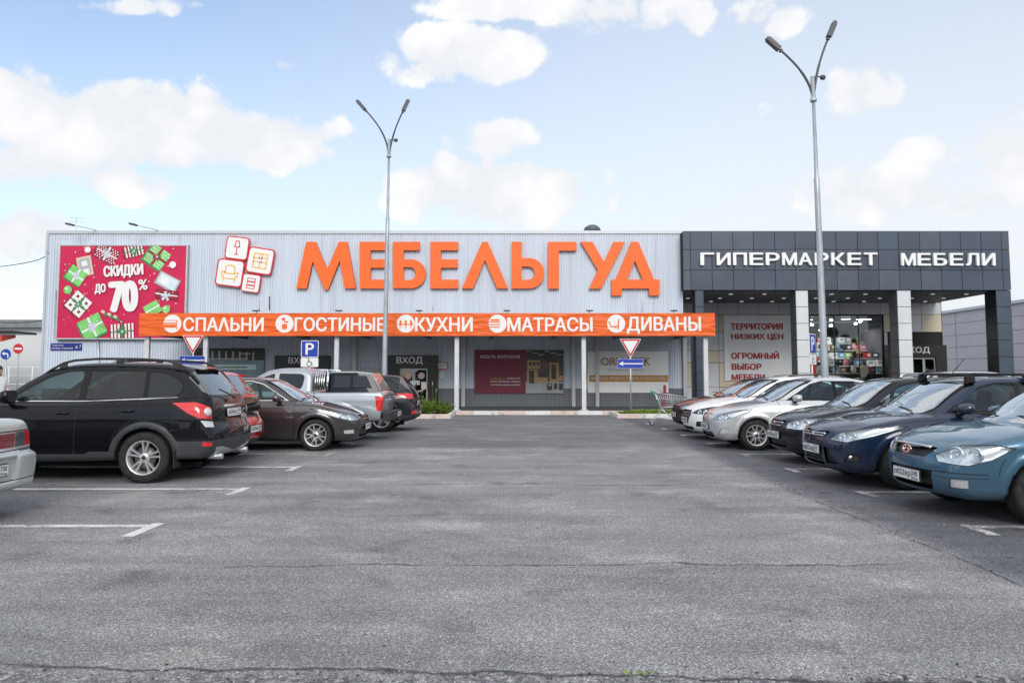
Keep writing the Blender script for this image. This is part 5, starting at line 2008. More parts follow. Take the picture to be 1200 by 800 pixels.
class Shape:
    """the outer form of a vehicle as one distance function of (f = metres behind the front tip, |y|, z)"""
    def __init__(s, P):
        s.P = P
        L, W, H = P['L'], P['W'], P['H']
        lo, hi = (-0.3, -0.1), (L + 0.3, H + 0.3)
        s.low = Table(catmull(P['lower']), lo, hi, 1)
        s.gre = Table(catmull(P['green']), lo, hi, 2) if P.get('green') else None
        ff = np.arange(-0.3, L + 0.3, 0.02)
        hw = np.interp(ff, [p[0] for p in P['plan']], [p[1] for p in P['plan']])
        s.ff, s.hw = ff, blur(hw, 4)
        zz = np.arange(-0.1, H + 0.3, 0.01)
        s.zz, s.ob = zz, blur(np.interp(zz, [p[0] for p in P['sect']], [p[1] for p in P['sect']]), 1)
        s.gz = blur(np.interp(zz, [p[0] for p in P['gsect']], [p[1] for p in P['gsect']]), 2)

    def __call__(s, f, y, z):
        P = s.P
        W2 = P['W'] / 2
        t = np.abs(y) / W2
        ay = np.abs(y)
        L = P['L']
        fw = f - P['nose'] * t**2.4 * (1 - sstep(f, 0.0, 1.0)) + P['tail'] * t**2.4 * sstep(f, L - 0.9, L)
        zl = z + P.get('crown', 0.035) * t * t * sstep(z, 0.5, 0.8)
        d = smax(s.low(fw, zl), ay - np.interp(f, s.ff, s.hw) - np.interp(z, s.zz, s.ob), P.get('rl', 0.09))
        for c in P.get('hoodlines', ()):           # soft raised hood or flank creases
            pass
        if s.gre is not None:
            fg = f - P['wsc'] * t**2 * (1 - sstep(f, L * 0.3, L * 0.55)) + P['rsc'] * t**2 * sstep(f, L * 0.55, L * 0.85)
            zg = z + P.get('crowng', 0.05) * t * t
            yg = np.interp(z, s.zz, s.gz) - P.get('gtaper', 0.10) * sstep(f, L * 0.5, L) ** 1.3 - 0.02 * (1 - sstep(f, L * 0.2, L * 0.4))
            d = smin(d, smax(s.gre(fg, zg), (ay - yg) * 0.93, P.get('rg', 0.11)), P.get('kb', 0.035))
        wr, Ra = P['wr'], P['Ra']
        hwf = np.interp(f, s.ff, s.hw)
        fl = P.get('flare', 0.004)
        for c in (P['fa'], P['ra']):
            r = np.hypot(f - c, z - wr)
            ring = smax(np.abs(r - Ra - 0.03) - 0.035, np.maximum(ay - hwf - np.interp(z, s.zz, s.ob) - fl, hwf - 0.15 - ay), 0.02)
            ring = smax(ring, P['wr'] * 0.95 - z, 0.05)
            d = smin(d, ring, P.get('kf', 0.035))
        for c in (P['fa'], P['ra']):
            r = np.hypot(f - c, z - wr)
            d = np.maximum(d, -np.maximum(r - Ra, (hwf - 0.30) - ay))
        for q in P.get('cuts', ()):                 # box-shaped hollows: f0,f1,y0,y1,z0,z1,round
            cx = np.maximum(np.maximum(np.abs(f - (q[0] + q[1]) / 2) - (q[1] - q[0]) / 2, np.abs(ay - (q[2] + q[3]) / 2) - (q[3] - q[2]) / 2),
                            np.abs(z - (q[4] + q[5]) / 2) - (q[5] - q[4]) / 2)
            d = smax(d, -cx, q[6])
        return d


def surface(shape, h):
    """quad mesh of the zero level for y >= 0, vertices pulled exactly onto it"""
    P = shape.P
    f = np.arange(-0.12, P['L'] + 0.12, h)
    y = np.arange(-1.5 * h, P['W'] / 2 + 0.14, h)
    z = np.arange(0.05, P['H'] + 0.12, h)
    Fg, Yg, Zg = np.meshgrid(f, y, z, indexing='ij')
    D = shape(Fg.ravel(), Yg.ravel(), Zg.ravel()).reshape(Fg.shape)
    sg = D < 0
    nx, ny, nz = D.shape
    cnt = np.zeros((nx - 1, ny - 1, nz - 1))
    acc = np.zeros(cnt.shape + (3,))
    crd = [f, y, z]
    for ax in range(3):
        a = [slice(None)] * 3
        b = [slice(None)] * 3
        a[ax], b[ax] = slice(0, -1), slice(1, None)
        d0, d1 = D[tuple(a)], D[tuple(b)]
        cr = sg[tuple(a)] != sg[tuple(b)]
        t = np.where(cr, d0 / np.where(cr, d0 - d1, 1), 0)
        pos = [g[tuple(a)] for g in (Fg, Yg, Zg)]
        pos[ax] = pos[ax] + t * h
        o1, o2 = [k for k in range(3) if k != ax]
        for i in (0, 1):
            for j in (0, 1):
                sl = [slice(None)] * 3
                n1, n2 = cr.shape[o1], cr.shape[o2]
                sl[o1] = slice(i, n1 - 1 + i)
                sl[o2] = slice(j, n2 - 1 + j)
                c = cr[tuple(sl)]
                cnt += c
                for k in range(3):
                    acc[..., k] += np.where(c, pos[k][tuple(sl)], 0)
    act = cnt > 0
    idx = -np.ones(cnt.shape, int)
    idx[act] = np.arange(act.sum())
    V = acc[act] / cnt[act][:, None]
    faces = []
    for ax in range(3):
        o1, o2 = [(1, 2), (2, 0), (0, 1)][ax]
        a = [slice(1, -1)] * 3
        b = [slice(1, -1)] * 3
        a[ax], b[ax] = slice(0, -1), slice(1, None)
        s0, s1 = sg[tuple(a)], sg[tuple(b)]
        w = np.argwhere(s0 != s1)
        flip = s0[s0 != s1]
        base = w.copy()
        for k in range(3):
            if k != ax:
                base[:, k] += 1
        q = []
        for di, dj in ((-1, -1), (0, -1), (0, 0), (-1, 0)):
            c = base.copy()
            c[:, o1] += di
            c[:, o2] += dj
            q.append(idx[c[:, 0], c[:, 1], c[:, 2]])
        q = np.stack(q, 1)
        q = np.where(flip[:, None], q, q[:, ::-1])
        faces.append(q)
    Q = np.concatenate(faces)
    Q = Q[(Q >= 0).all(1)]
    e = 0.003
    for it in range(4):
        d = shape(V[:, 0], V[:, 1], V[:, 2])
        g = np.stack([shape(V[:, 0] + (k == 0) * e, V[:, 1] + (k == 1) * e, V[:, 2] + (k == 2) * e) -
                      shape(V[:, 0] - (k == 0) * e, V[:, 1] - (k == 1) * e, V[:, 2] - (k == 2) * e) for k in range(3)], 1) / (2 * e)
        st = -(d / np.maximum((g * g).sum(1), 0.15))[:, None] * g
        ln = np.linalg.norm(st, axis=1, keepdims=True)
        V = V + st * np.minimum(1, 0.5 * h / np.maximum(ln, 1e-9))
    return V, Q


class Shell:
    """half a vehicle body that windows, doors and lamps are cut out of"""
    def __init__(s, P, h):
        s.P, s.L = P, P['L']
        V, Q = surface(Shape(P), h)
        V[:, 0] = P['L'] / 2 - V[:, 0]           # x forward, centre of the car at 0
        me = bpy.data.meshes.new('shell')
        me.from_pydata(V.tolist(), [], Q.tolist())
        s.bm = bmesh.new()
        s.bm.from_mesh(me)
        bpy.data.meshes.remove(me)
        bm = s.bm
        bmesh.ops.bisect_plane(bm, geom=bm.verts[:] + bm.edges[:] + bm.faces[:], dist=1e-5, plane_co=(0, 0, 0), plane_no=(0, 1, 0), clear_inner=True)
        for v in bm.verts:
            if abs(v.co.y) < 1e-4:
                v.co.y = 0
        bmesh.ops.recalc_face_normals(bm, faces=bm.faces)
        up = max(bm.faces, key=lambda q: q.calc_center_median().z)
        if up.normal.z < 0:
            bmesh.ops.reverse_faces(bm, faces=bm.faces)
        bm.normal_update()
        for q in bm.faces:
            q.smooth = True
        s.bvh = BVHTree.FromBMesh(bm)

    def hit(s, f, y, z, deg=0.0, out=0.0):
        """point of the untouched surface met when coming in along the direction deg through (f, y, z)"""
        d = Vector((math.cos(R(deg)), math.sin(R(deg)), 0))
        p = Vector((s.L / 2 - f, abs(y) + (1e-3 if abs(y) < 1e-3 else 0), z))
        h = s.bvh.ray_cast(p + d * 3, -d)
        if h[0] is None:
            return p, d
        q = h[0] + d * out
        q.y = 0 if abs(y) < 1e-3 else q.y
        return q, h[1]

    def frame(s, mode):
        L = s.L
        if mode == 'front': return Vector((0, 1, 0)), 0.0, Vector((0, 0, 1)), Vector((1, 0, 0))
        if mode == 'rear': return Vector((0, 1, 0)), 0.0, Vector((0, 0, 1)), Vector((-1, 0, 0))
        if mode == 'side': return Vector((-1, 0, 0)), L / 2, Vector((0, 0, 1)), Vector((0, 1, 0))
        if mode == 'top': return Vector((-1, 0, 0)), L / 2, Vector((0, 1, 0)), Vector((0, 0, 1))
        a = R(mode)
        return Vector((-math.sin(a), math.cos(a), 0)), L / 2 * math.sin(a), Vector((0, 0, 1)), Vector((math.cos(a), math.sin(a), 0))

    def cut(s, poly, mode, nd=0.08, ok=None, r=0.0):
        """split the shell along a convex outline seen from one side; returns the faces inside"""
        U, cu, V, D = s.frame(mode)
        poly = chamfer(poly, r) if r else [tuple(p[:2]) for p in poly]
        ar = sum(poly[i - 1][0] * poly[i][1] - poly[i][0] * poly[i - 1][1] for i in range(len(poly)))
        if ar < 0:
            poly = poly[::-1]
        u0, u1 = min(p[0] for p in poly), max(p[0] for p in poly)
        v0, v1 = min(p[1] for p in poly), max(p[1] for p in poly)
        geo = []
        m = 0.02
        for q in s.bm.faces:
            if q.normal.dot(D) < nd:
                continue
            us = [v.co.dot(U) + cu for v in q.verts]
            if max(us) < u0 or min(us) > u1:
                continue
            vs = [v.co.dot(V) for v in q.verts]
            if max(vs) < v0 or min(vs) > v1:
                continue
            if ok and not ok(q.calc_center_median()):
                continue
            geo.append(q)
        for i in range(len(poly)):
            a, b = poly[i - 1], poly[i]
            nu, nv = (b[1] - a[1]), -(b[0] - a[0])
            ln = math.hypot(nu, nv)
            if ln < 1e-6:
                continue
            co = U * (a[0] - cu) + V * a[1]
            no = (U * nu + V * nv) / ln
            # only the faces that straddle this edge's line need splitting; the others are sorted by side
            cand, keep = [], []
            for q in geo:
                ds = [(v.co - co).dot(no) for v in q.verts]
                if min(ds) > -1e-6:
                    continue
                (keep if max(ds) < 1e-6 else cand).append(q)
            if cand:
                ed = {e for q in cand for e in q.edges}
                vt = {v for q in cand for v in q.verts}
                ret = bmesh.ops.bisect_plane(s.bm, geom=cand + list(ed) + list(vt), dist=1e-6, plane_co=co, plane_no=no)
                for q in ret['geom']:
                    if isinstance(q, bmesh.types.BMFace) and (q.calc_center_median() - co).dot(no) < 0:
                        keep.append(q)
            geo = keep
        return [q for q in geo if q.is_valid]

    def paint(s, polys, mode, slot, **kw):
        for p in (polys if isinstance(polys[0][0], (tuple, list)) else [polys]):
            for q in s.cut(p, mode, **kw):
                q.material_index = slot

    def seam(s, pts, mode, w=0.008, slot=1, closed=False, **kw):
        """a narrow joint line along a run of points"""
        n = len(pts)
        for i in range(n if closed else n - 1):
            a, b = Vector(pts[i]), Vector(pts[(i + 1) % n])
            d = (b - a)
            if d.length < 1e-5:
                continue
            d.normalize()
            o = Vector((-d.y, d.x)) * w / 2
            e = d * w / 2
            s.paint([(a + o - e)[:], (b + o + e)[:], (b - o + e)[:], (a - o - e)[:]], mode, slot, **kw)

    def take(s, faces, push=0.0, bulge=0.0):
        """lift the faces off the shell: returns (verts, faces) and leaves a hole"""
        faces = list({q for q in faces if q.is_valid})
        ids, V, Fs = {}, [], []
        for q in faces:
            r = []
            for v in q.verts:
                if v not in ids:
                    ids[v] = len(V)
                    V.append(tuple(v.co - v.normal * push))
                r.append(ids[v])
            Fs.append(r)
        mi = [q.material_index for q in faces]
        bmesh.ops.delete(s.bm, geom=faces, context='FACES')
        return V, Fs, mi


def mirror_mesh(name, V, Fs, mi, both=True, side=1):
    """mesh from half data: both halves joined, or one side only"""
    V = [Vector(v) for v in V]
    VV, FF, MM = [], [], []
    if both or side > 0:
        VV += V; FF += [list(q) for q in Fs]; MM += mi
    if both or side < 0:
        mp = {}
        for i, v in enumerate(V):
            if both and abs(v.y) < 1e-5:
                mp[i] = i
            else:
                mp[i] = len(VV)
                VV.append(Vector((v.x, -v.y, v.z)))
        FF += [[mp[i] for i in reversed(q)] for q in Fs]; MM += mi
    me = bpy.data.meshes.new(name)
    me.from_pydata([v[:] for v in VV], [], FF)
    me.polygons.foreach_set('material_index', MM)
    me.polygons.foreach_set('use_smooth', [True] * len(FF))
    me.update()
    return me


def paint_mat(name, col, metal=0.5, rough=0.32, coat=1.0, dirt=0.12, coat_ior=None):
    """car paint: flaked base under clear coat outside, dark lining on the inner side of the sheet metal"""
    m = bpy.data.materials.new(name)
    m.use_nodes = True
    nt = m.node_tree
    b = nt.nodes['Principled BSDF']
    tc = nt.nodes.new('ShaderNodeTexCoord')
    nz = N(nt, 'ShaderNodeTexNoise', i_Scale=3.0, i_Detail=8.0, i_Roughness=0.65)
    nt.links.new(tc.outputs['Object'], nz.inputs['Vector'])
    sep = nt.nodes.new('ShaderNodeSeparateXYZ')
    nt.links.new(tc.outputs['Object'], sep.inputs[0])
    # road dust: splashed on the lowest 35 cm
    dl = mth(nt, 'MULTIPLY', mth(nt, 'SUBTRACT', 1.0, smooth(nt, mth(nt, 'ADD', sep.outputs[2], mth(nt, 'MULTIPLY', nz.outputs[0], 0.3)), 0.30, 0.72)), dirt * 2.2)
    dust = mth(nt, 'ADD', dl, mth(nt, 'MULTIPLY', smooth(nt, nz.outputs[0], 0.5, 0.75), dirt * 0.6), clamp=True)
    nt.links.new(mixc(nt, dust, col, (0.20, 0.19, 0.175)), b.inputs['Base Color'])
    b.inputs['Metallic'].default_value = metal
    b.inputs['Specular IOR Level'].default_value = 0.12
    nt.links.new(mth(nt, 'MULTIPLY_ADD', dust, 0.5, rough, clamp=True), b.inputs['Roughness'])
    nt.links.new(mth(nt, 'SUBTRACT', coat, mth(nt, 'MULTIPLY', dust, 0.9), clamp=True), b.inputs['Coat Weight'])
    b.inputs['Coat Roughness'].default_value = 0.03
    b.inputs['Coat IOR'].default_value = coat_ior or (1.5 if max(col) > .03 else 1.38)
    ins = nt.nodes.new('ShaderNodeBsdfDiffuse')
    ins.inputs[0].default_value = (0.02, 0.02, 0.022, 1)
    geo = nt.nodes.new('ShaderNodeNewGeometry')
    mx = nt.nodes.new('ShaderNodeMixShader')
    nt.links.new(geo.outputs['Backfacing'], mx.inputs[0])
    nt.links.new(b.outputs[0], mx.inputs[1])
    nt.links.new(ins.outputs[0], mx.inputs[2])
    nt.links.new(mx.outputs[0], nt.nodes['Material Output'].inputs[0])
    return m


WHEELS = {}


def wheel_meshes(r, w, rr, style):
    """tyre and rim, axle along local Y with the outside at -Y"""
    key = (round(r, 3), w, round(rr, 3), style)
    if key in WHEELS:
        return WHEELS[key]
    M = Matrix.Rotation(R(90), 4, 'X')            # local z of the lathe -> -Y
    t = MB()
    h = w / 2
    t.lathe([(rr - .012, -h * .86), (rr, -h * .95), (rr + .02, -h), ((r + rr) / 2, -h * 1.03), (r - .03, -h * .97), (r - .012, -h * .86), (r, -h * .6), (r, -h * .2),
             (r - .006, -h * .16), (r - .006, -h * .1), (r, -h * .06), (r, h * .06), (r - .006, h * .1), (r - .006, h * .16), (r, h * .2), (r, h * .6), (r - .012, h * .86), (r - .03, h * .97),
             ((r + rr) / 2, h * 1.03), (rr + .02, h), (rr, h * .95), (rr - .012, h * .86), (rr - .03, 0)], 40, 0, M, closed=True)
    nb = 44
    for k in range(nb):                            # tread blocks
        a = 2 * math.pi * k / nb
        for sx in (-1, 1):
            t.box((math.sin(a) * (r - .001), sx * h * .70, math.cos(a) * (r - .001)), (.034, h * .30, .004), 0, Matrix.Rotation(a, 3, 'Y'))
    ty = t.build('wheel', M_TYRE)
    tm = ty.data
    bpy.data.objects.remove(ty)
    g = MB()
    g.lathe([(rr + .004, -h * .92), (rr + .004, h * .9), (rr - .012, h * .93), (rr - .018, h * .80), (rr - .035, h * .55), (rr - .045, -h * .6), (rr - .01, -h * .9)], 40, 0, M, closed=True)
    g.lathe([(.001, h * .35), (rr * .62, h * .30), (rr * .62, h * .22), (.001, h * .22)], 28, 2, M)   # disc
    g.lathe([(.001, h * -.2), (rr - .05, h * -.2)], 28, 1, M)
    n, kind = style
    hub = .062
    yo = h * .80

    def spoke(a, w0, w1, bend=0.0, r0=hub * .7, r1=rr - .012, d0=.0, d1=.0, mi=0):
        ca, sa = math.cos(a), math.sin(a)
        v = []
        for rad, ww, dep in ((r0, w0, yo * .82 + d0), ((r0 + r1) / 2, (w0 + w1) / 2 * .92, yo * .93), (r1, w1, yo * .97 + d1)):
            off = bend * (rad - r0) / (r1 - r0)
            for sw in (-1, 1):
                for dd, kx in ((0, .72), (-.035, 1.0)):
                    x, z = rad, sw * ww * kx / 2 + off
                    v.append((x * sa + z * ca, -(dep + dd), x * ca - z * sa))
        f = []
        for i in (0, 4):
            f += [(i, i + 2, i + 6, i + 4), (i + 2, i + 3, i + 7, i + 6), (i + 1, i, i + 4, i + 5), (i + 3, i + 1, i + 5, i + 7)]
        f += [(0, 1, 3, 2), (8, 10, 11, 9)]
        g.add(v, f, mi)
    for k in range(n):
        a = 2 * math.pi * (k + .5) / n
        if kind == 'twin':
            spoke(a - .13, .030, .036, -.012)
            spoke(a + .13, .030, .036, .012)
        elif kind == 'vee':
            spoke(a - .02, .034, .026, -.055)
            spoke(a + .02, .034, .026, .055)
        elif kind == 'wide':
            spoke(a, .050, .085)
        else:
            spoke(a, .034, .042)
    g.lathe([(.001, yo * .96), (.028, yo * .95), (.031, yo * .88)], 24, 1, M)
    g.lathe([(.031, yo * .90), (hub, yo * .84), (hub + .012, yo * .5)], 24, 0, M)
    for k in range(5):
        a = 2 * math.pi * k / 5
        g.cyl((.046 * math.sin(a), -yo * .80, .046 * math.cos(a)), (.046 * math.sin(a), -yo * .90, .046 * math.cos(a)), .008, n=6, mi=1)
    rm = g.build('rim', [M_ALLOY, M_DALLOY, M_DISC])
    rmm = rm.data
    bpy.data.objects.remove(rm)
    WHEELS[key] = (tm, rmm)
    return tm, rmm


def add_wheels(root, P):
    tm, rm = wheel_meshes(P['wr'], P.get('tw', .205), P['rr'], P.get('rim', (10, 'plain')))
    for f in (P['fa'], P['ra']):
        for sd_ in (-1, 1):
            y = sd_ * (P['track'] / 2)
            w = bpy.data.objects.new('wheel', tm)
            COL.objects.link(w)
            w.parent = root
            w.location = (P['L'] / 2 - f, y, P['wr'])
            w.rotation_euler = (0, 0, R(180) if sd_ > 0 else 0)
            ri = bpy.data.objects.new('rim', rm)
            COL.objects.link(ri)
            ri.parent = w
            ri.rotation_euler = (0, R(hash((round(f, 2), sd_)) % 60), 0)


def add_interior(root, P, belt, f0, f1, ydoor, roof):
    """cabin tub, dashboard, seats, wheel and mirror seen through the glass"""
    L = P['L']
    b = MB()
    X = lambda f: L / 2 - f
    b.span((X(f0), -ydoor, .28), (X(f1), ydoor, .33))
    for s_ in (-1, 1):
        b.span((X(f0), s_ * ydoor, .28), (X(f1), s_ * (ydoor - .05), belt - .03))
    b.span((X(f0), -ydoor, .28), (X(f0 + .08), ydoor, belt - .06))
    b.span((X(f1), -ydoor, .28), (X(f1 - .04), ydoor, belt - .08))
    b.prism([(f0 - .05, belt - .10), (f0 + .30, belt - .02), (f0 + .62, belt - .03), (f0 + .66, belt - .12), (f0 + .55, belt - .4), (f0, belt - .4)],
            lambda f, z, d: (X(f), d, z), -ydoor + .03, ydoor - .03)
    b.build('interior', [M_DARK], root)
    dr = f0 + 1.25
    rows = [(dr, -.36), (dr, .36)] + ([(dr + .80, -.36), (dr + .80, .36)] if P.get('rear_seats', True) else [])
    for f, y in rows:
        k = .0 if f < dr + .1 else .07
        s = MB()
        w = .24
        s.prism([(f - .50, .52), (f - .45, .60), (f - .05, .58), (f + .02, .70), (f + .16, belt + .10 - k), (f + .22, belt + .12 - k), (f + .25, belt + .06 - k), (f + .14, .5)],
                lambda a, z, d: (X(a), y + d, z), -w, w, 0)
        s.box((X(f + .23), y, belt + .19 - k), (.08, .23, .14), 0, Matrix.Rotation(-.2, 3, 'Y'))
        s.cyl((X(f + .21), y - .05, belt + .04), (X(f + .23), y - .05, belt + .14 - k), .008, n=6)
        s.cyl((X(f + .21), y + .05, belt + .04), (X(f + .23), y + .05, belt + .14 - k), .008, n=6)
        s.build('seat', [M_SEAT], root, bevel=.025)
    st = MB()
    c = Vector((X(f0 + .72), .36, belt - .02))
    pts = []
    for k in range(21):
        a = 2 * math.pi * k / 20
        pts.append(c + Vector((math.sin(a) * .18 * -.42, math.cos(a) * .185, math.sin(a) * .17)))
    st.tube(pts, .014, 8)
    st.tube([c + Vector((0, -.18, 0)), c, c + Vector((0, .18, 0))], .02, 6)
    st.tube([c, c + Vector((.2, 0, -.1))], .03, 6)
    st.build('steering_wheel', [M_DARK], root)
    mr = MB()
    mr.box((X(f0 + .95), 0, roof - .13), (.03, .22, .06))
    mr.cyl((X(f0 + .95), 0, roof - .12), (X(f0 + .90), 0, roof - .03), .008, n=6)
    mr.build('rear_view_mirror', [M_DARK], root, bevel=.01)


def plate(root, loc, rz, txt, reg, name='number_plate', tilt=0.0, w=.52, h=.112):
    """white plate, dark frame, characters and region field; faces local -Y before rz"""
    b = MB()
    b.box((0, .006, 0), (w + .02, .012, h + .02), 0)
    b.box((0, -.003, 0), (w, .008, h), 1)
    b.box((w * .245, -.008, 0), (.004, .003, h * .92), 2)
    o = b.build(name, [M_PLAST, M_PLATE, M_INK], root, loc, (tilt, 0, rz))
    text(txt, M_INK, o, (-w * .13, -.0072, 0), w * .66, h * .66, bold=.0, depth=.002)
    text(reg, M_INK, o, (w * .37, -.0072, h * .16), w * .18, h * .46, bold=.0, depth=.002)
    text('RUS', M_INK, o, (w * .33, -.0072, -h * .30), w * .10, h * .17, depth=.002)
    f = MB()
    f.box((w * .43, -.008, -h * .24), (w * .07, .002, h * .075), 0)
    f.box((w * .43, -.008, -h * .32), (w * .07, .002, h * .075), 1)
    f.box((w * .43, -.008, -h * .40), (w * .07, .002, h * .075), 2)
    f.build('flag', [M_WHITE, M_BLUEF, M_REDF], o)
    return o


def mirror_pod(root, P, f, y, z, mat, size=(.13, .22, .15)):
    """door mirrors on both sides"""
    for s_ in (1, -1):
        b = MB()
        n = 14
        pr = [(.02, -.5), (.62, -.49), (.9, -.40), (1.0, -.1), (.98, .2), (.82, .44), (.55, .5), (.1, .5)]
        # housing: rounded shell, blunt at the back
        v, fc = [], []
        rings = [(-.5, .80), (-.42, .97), (-.1, 1.0), (.2, .90), (.40, .66), (.5, .3)]
        for xx, sc in rings:
            for k in range(n):
                a = 2 * math.pi * k / n
                cy, cz = math.cos(a), math.sin(a)
                e = 0.62
                yy = math.copysign(abs(cy) ** e, cy) * .5 * sc
                zz = math.copysign(abs(cz) ** e, cz) * .5 * sc - .10 * (xx + .5) * .5
                v.append((xx * size[0], (yy + .5) * size[1] * s_ * 1.0, zz * size[2]))
        for i in range(len(rings) - 1):
            fc += [(i * n + k, i * n + (k + 1) % n, (i + 1) * n + (k + 1) % n, (i + 1) * n + k) for k in range(n)]
        b.add(v, fc, 0, True)
        b.add(v, [tuple(range(n - 1, -1, -1))], 1)
        b.add(v, [tuple(range((len(rings) - 1) * n, len(rings) * n))], 0, True)
        b.tube([(.0, .05 * s_, -size[2] * .45), (.02, -.05 * s_, -size[2] * .62)], [.03, .04], 8, 1)
        b.build('side_mirror', [mat, M_PLAST], root, (P['L'] / 2 - f, s_ * y, z))


class Car:
    """a vehicle thing: shell, parts cut from it, wheels and cabin"""
    def __init__(s, name, P, paint, h, loc, rz, label, cat, group):
        s.P, s.paint = P, paint
        s.root = empty(name, loc, rz)
        tag(s.root, label, cat, group)
        s.sh = Shell(P, h)
        s.X = lambda f: P['L'] / 2 - f
        s.sh_hit = s.sh.hit

    def part(s, faces, name, mats, center=False, push=0.0, label=None):
        if not faces:
            return []
        V, Fs, mi = s.sh.take(faces, push)
        res = []
        if center:
            res.append(link_mesh(name, mirror_mesh(name, V, Fs, mi, True), mats, s.root))
        else:
            for sd_ in (1, -1):
                res.append(link_mesh(name, mirror_mesh(name, V, Fs, mi, False, sd_), mats, s.root))
        return res

    def cutpart(s, polys, mode, name, mats, center=False, push=0.0, **kw):
        polys = polys if isinstance(polys[0][0], (tuple, list)) else [polys]
        fs = []
        for p in polys:
            fs += s.sh.cut(p, mode, **kw)
        mats = mats if isinstance(mats, (list, tuple)) else [mats]
        for q in fs:
            if q.is_valid:
                q.material_index = 0
        return s.part(fs, name, mats, center, push)

    def lamp(s, polys, mode, name='headlight', bowls=(), housing=None, deep=.075, drl=None, **kw):
        """clear cover over a recessed housing with reflector bowls at (f, y, z, radius)"""
        polys = polys if isinstance(polys[0][0], (tuple, list)) else [polys]
        fs = []
        for p in polys:
            fs += s.sh.cut(p, mode, **kw)
        if not fs:
            return
        sets = s.sh.take(fs)
        V, Fs, mi = sets
        mi = [0] * len(mi)
        U, cu, Vv, D = s.sh.frame(mode)
        ins = []
        # rim of the patch, for the side walls of the pocket
        ec = {}
        for q in Fs:
            for a, b in zip(q, q[1:] + q[:1]):
                if (b, a) in ec: del ec[(b, a)]
                else: ec[(a, b)] = 1
        for sd_ in (1, -1):
            o = link_mesh(name, mirror_mesh(name, V, Fs, mi, False, sd_), [M_LENS], s.root)
            b = MB()
            c = sum((Vector(v) for v in V), Vector()) / len(V)
            V2 = [Vector(v) + (c - Vector(v)) * .08 - D * deep for v in V]
            fl = lambda p: (p[0], p[1] * sd_, p[2])
            b.add([fl(v) for v in V2], Fs, 0, True)
            for (i, j) in ec:
                b.add([fl(V[i]), fl(V[j]), fl(V2[j]), fl(V2[i])], [(0, 1, 2, 3)], 0)
            for (f, y, z, r) in bowls:
                dr = (D + Vector((1.2, 0, 0))).normalized()
                ctr, nn = s.sh.hit(f, y, z, mode)
                ctr = ctr - dr * (.022 + r * .45)
                Mx = Matrix.Translation(Vector(fl(ctr))) @ Vector(fl(dr)).to_track_quat('Z', 'Y').to_matrix().to_4x4()
                b.lathe([(r * 1.06, -.02), (r * 1.05, .008), (r * .97, .012), (r * .92, .0), (r * .7, -.02), (r * .35, -.034), (.001, -.038)], 22, 1, Mx)
                b.ball(Vector(fl(ctr - dr * .012)), r * .30, 10, 2)
            b.build('reflector', [housing or M_BEZEL, M_BOWL, M_LENS if False else M_CHROME], o)

    def door_handle(s, f, z, y, mat, w=.2):
        for sd_ in (1, -1):
            b = MB()
            x = s.X(f)
            b.tube([(x + w / 2, sd_ * (y - .02), z), (x + w / 2 - .025, sd_ * (y + .018), z + .004), (x, sd_ * (y + .026), z + .006), (x - w / 2 + .025, sd_ * (y + .020), z + .004), (x - w / 2, sd_ * (y - .02), z)], [.012, .015, .016, .015, .012], 8)
            b.build('door_handle', [mat], s.root)

    def finish(s, mats):
        """body = whatever is left of the shell"""
        bm = s.sh.bm
        bm.verts.index_update()
        used = [v for v in bm.verts if v.link_faces]
        ids = {v: i for i, v in enumerate(used)}
        V = [v.co.copy() for v in used]
        Fs = [[ids[v] for v in q.verts] for q in bm.faces]
        mi = [q.material_index for q in bm.faces]
        o = link_mesh('body', mirror_mesh('body', V, Fs, mi, True), mats, s.root)
        bm.free()
        return o
# ------------------------------------------------------------------ vehicles: models
def scaled(T, L, W, H):
    """the outlines of a body type stretched to a length, width and height"""
    sx, sy, sz = L / T['L'], W / T['W'], H / T['H']
    P = dict(T)
    fz = lambda pts: [(p[0] * sx, p[1] * sz) + tuple(p[2:]) for p in pts]
    for k in ('lower', 'green'):
        P[k] = fz(T[k])
    P['plan'] = [(a * sx, b * sy) for a, b in T['plan']]
    P['sect'] = [(a * sz, b * sy) for a, b in T['sect']]
    P['gsect'] = [(a * sz, b * sy) for a, b in T['gsect']]
    for k in ('side_windows', 'doors', 'trims'):
        P[k] = [fz(q) for q in T.get(k, [])]
    for k in ('windscreen', 'backlight', 'grille', 'intake'):
        if T.get(k):
            P[k] = [(a * sy, b * sz) + tuple(r) for a, b, *r in T[k]]
    for k in ('hood_cut',):
        if T.get(k):
            P[k] = [(a * sx, b * sy) for a, b in T[k]]
    for k in ('fa', 'ra', 'f_dash', 'f_back', 'mir_f', 'ws_f0', 'ws_f1', 'bl_f0'):
        P[k] = T[k] * sx
    for k in ('belt', 'mir_z'):
        P[k] = T[k] * sz
    P['track'] = W - .235
    P.update(L=L, W=W, H=H, sx=sx, sy=sy, sz=sz)
    return P


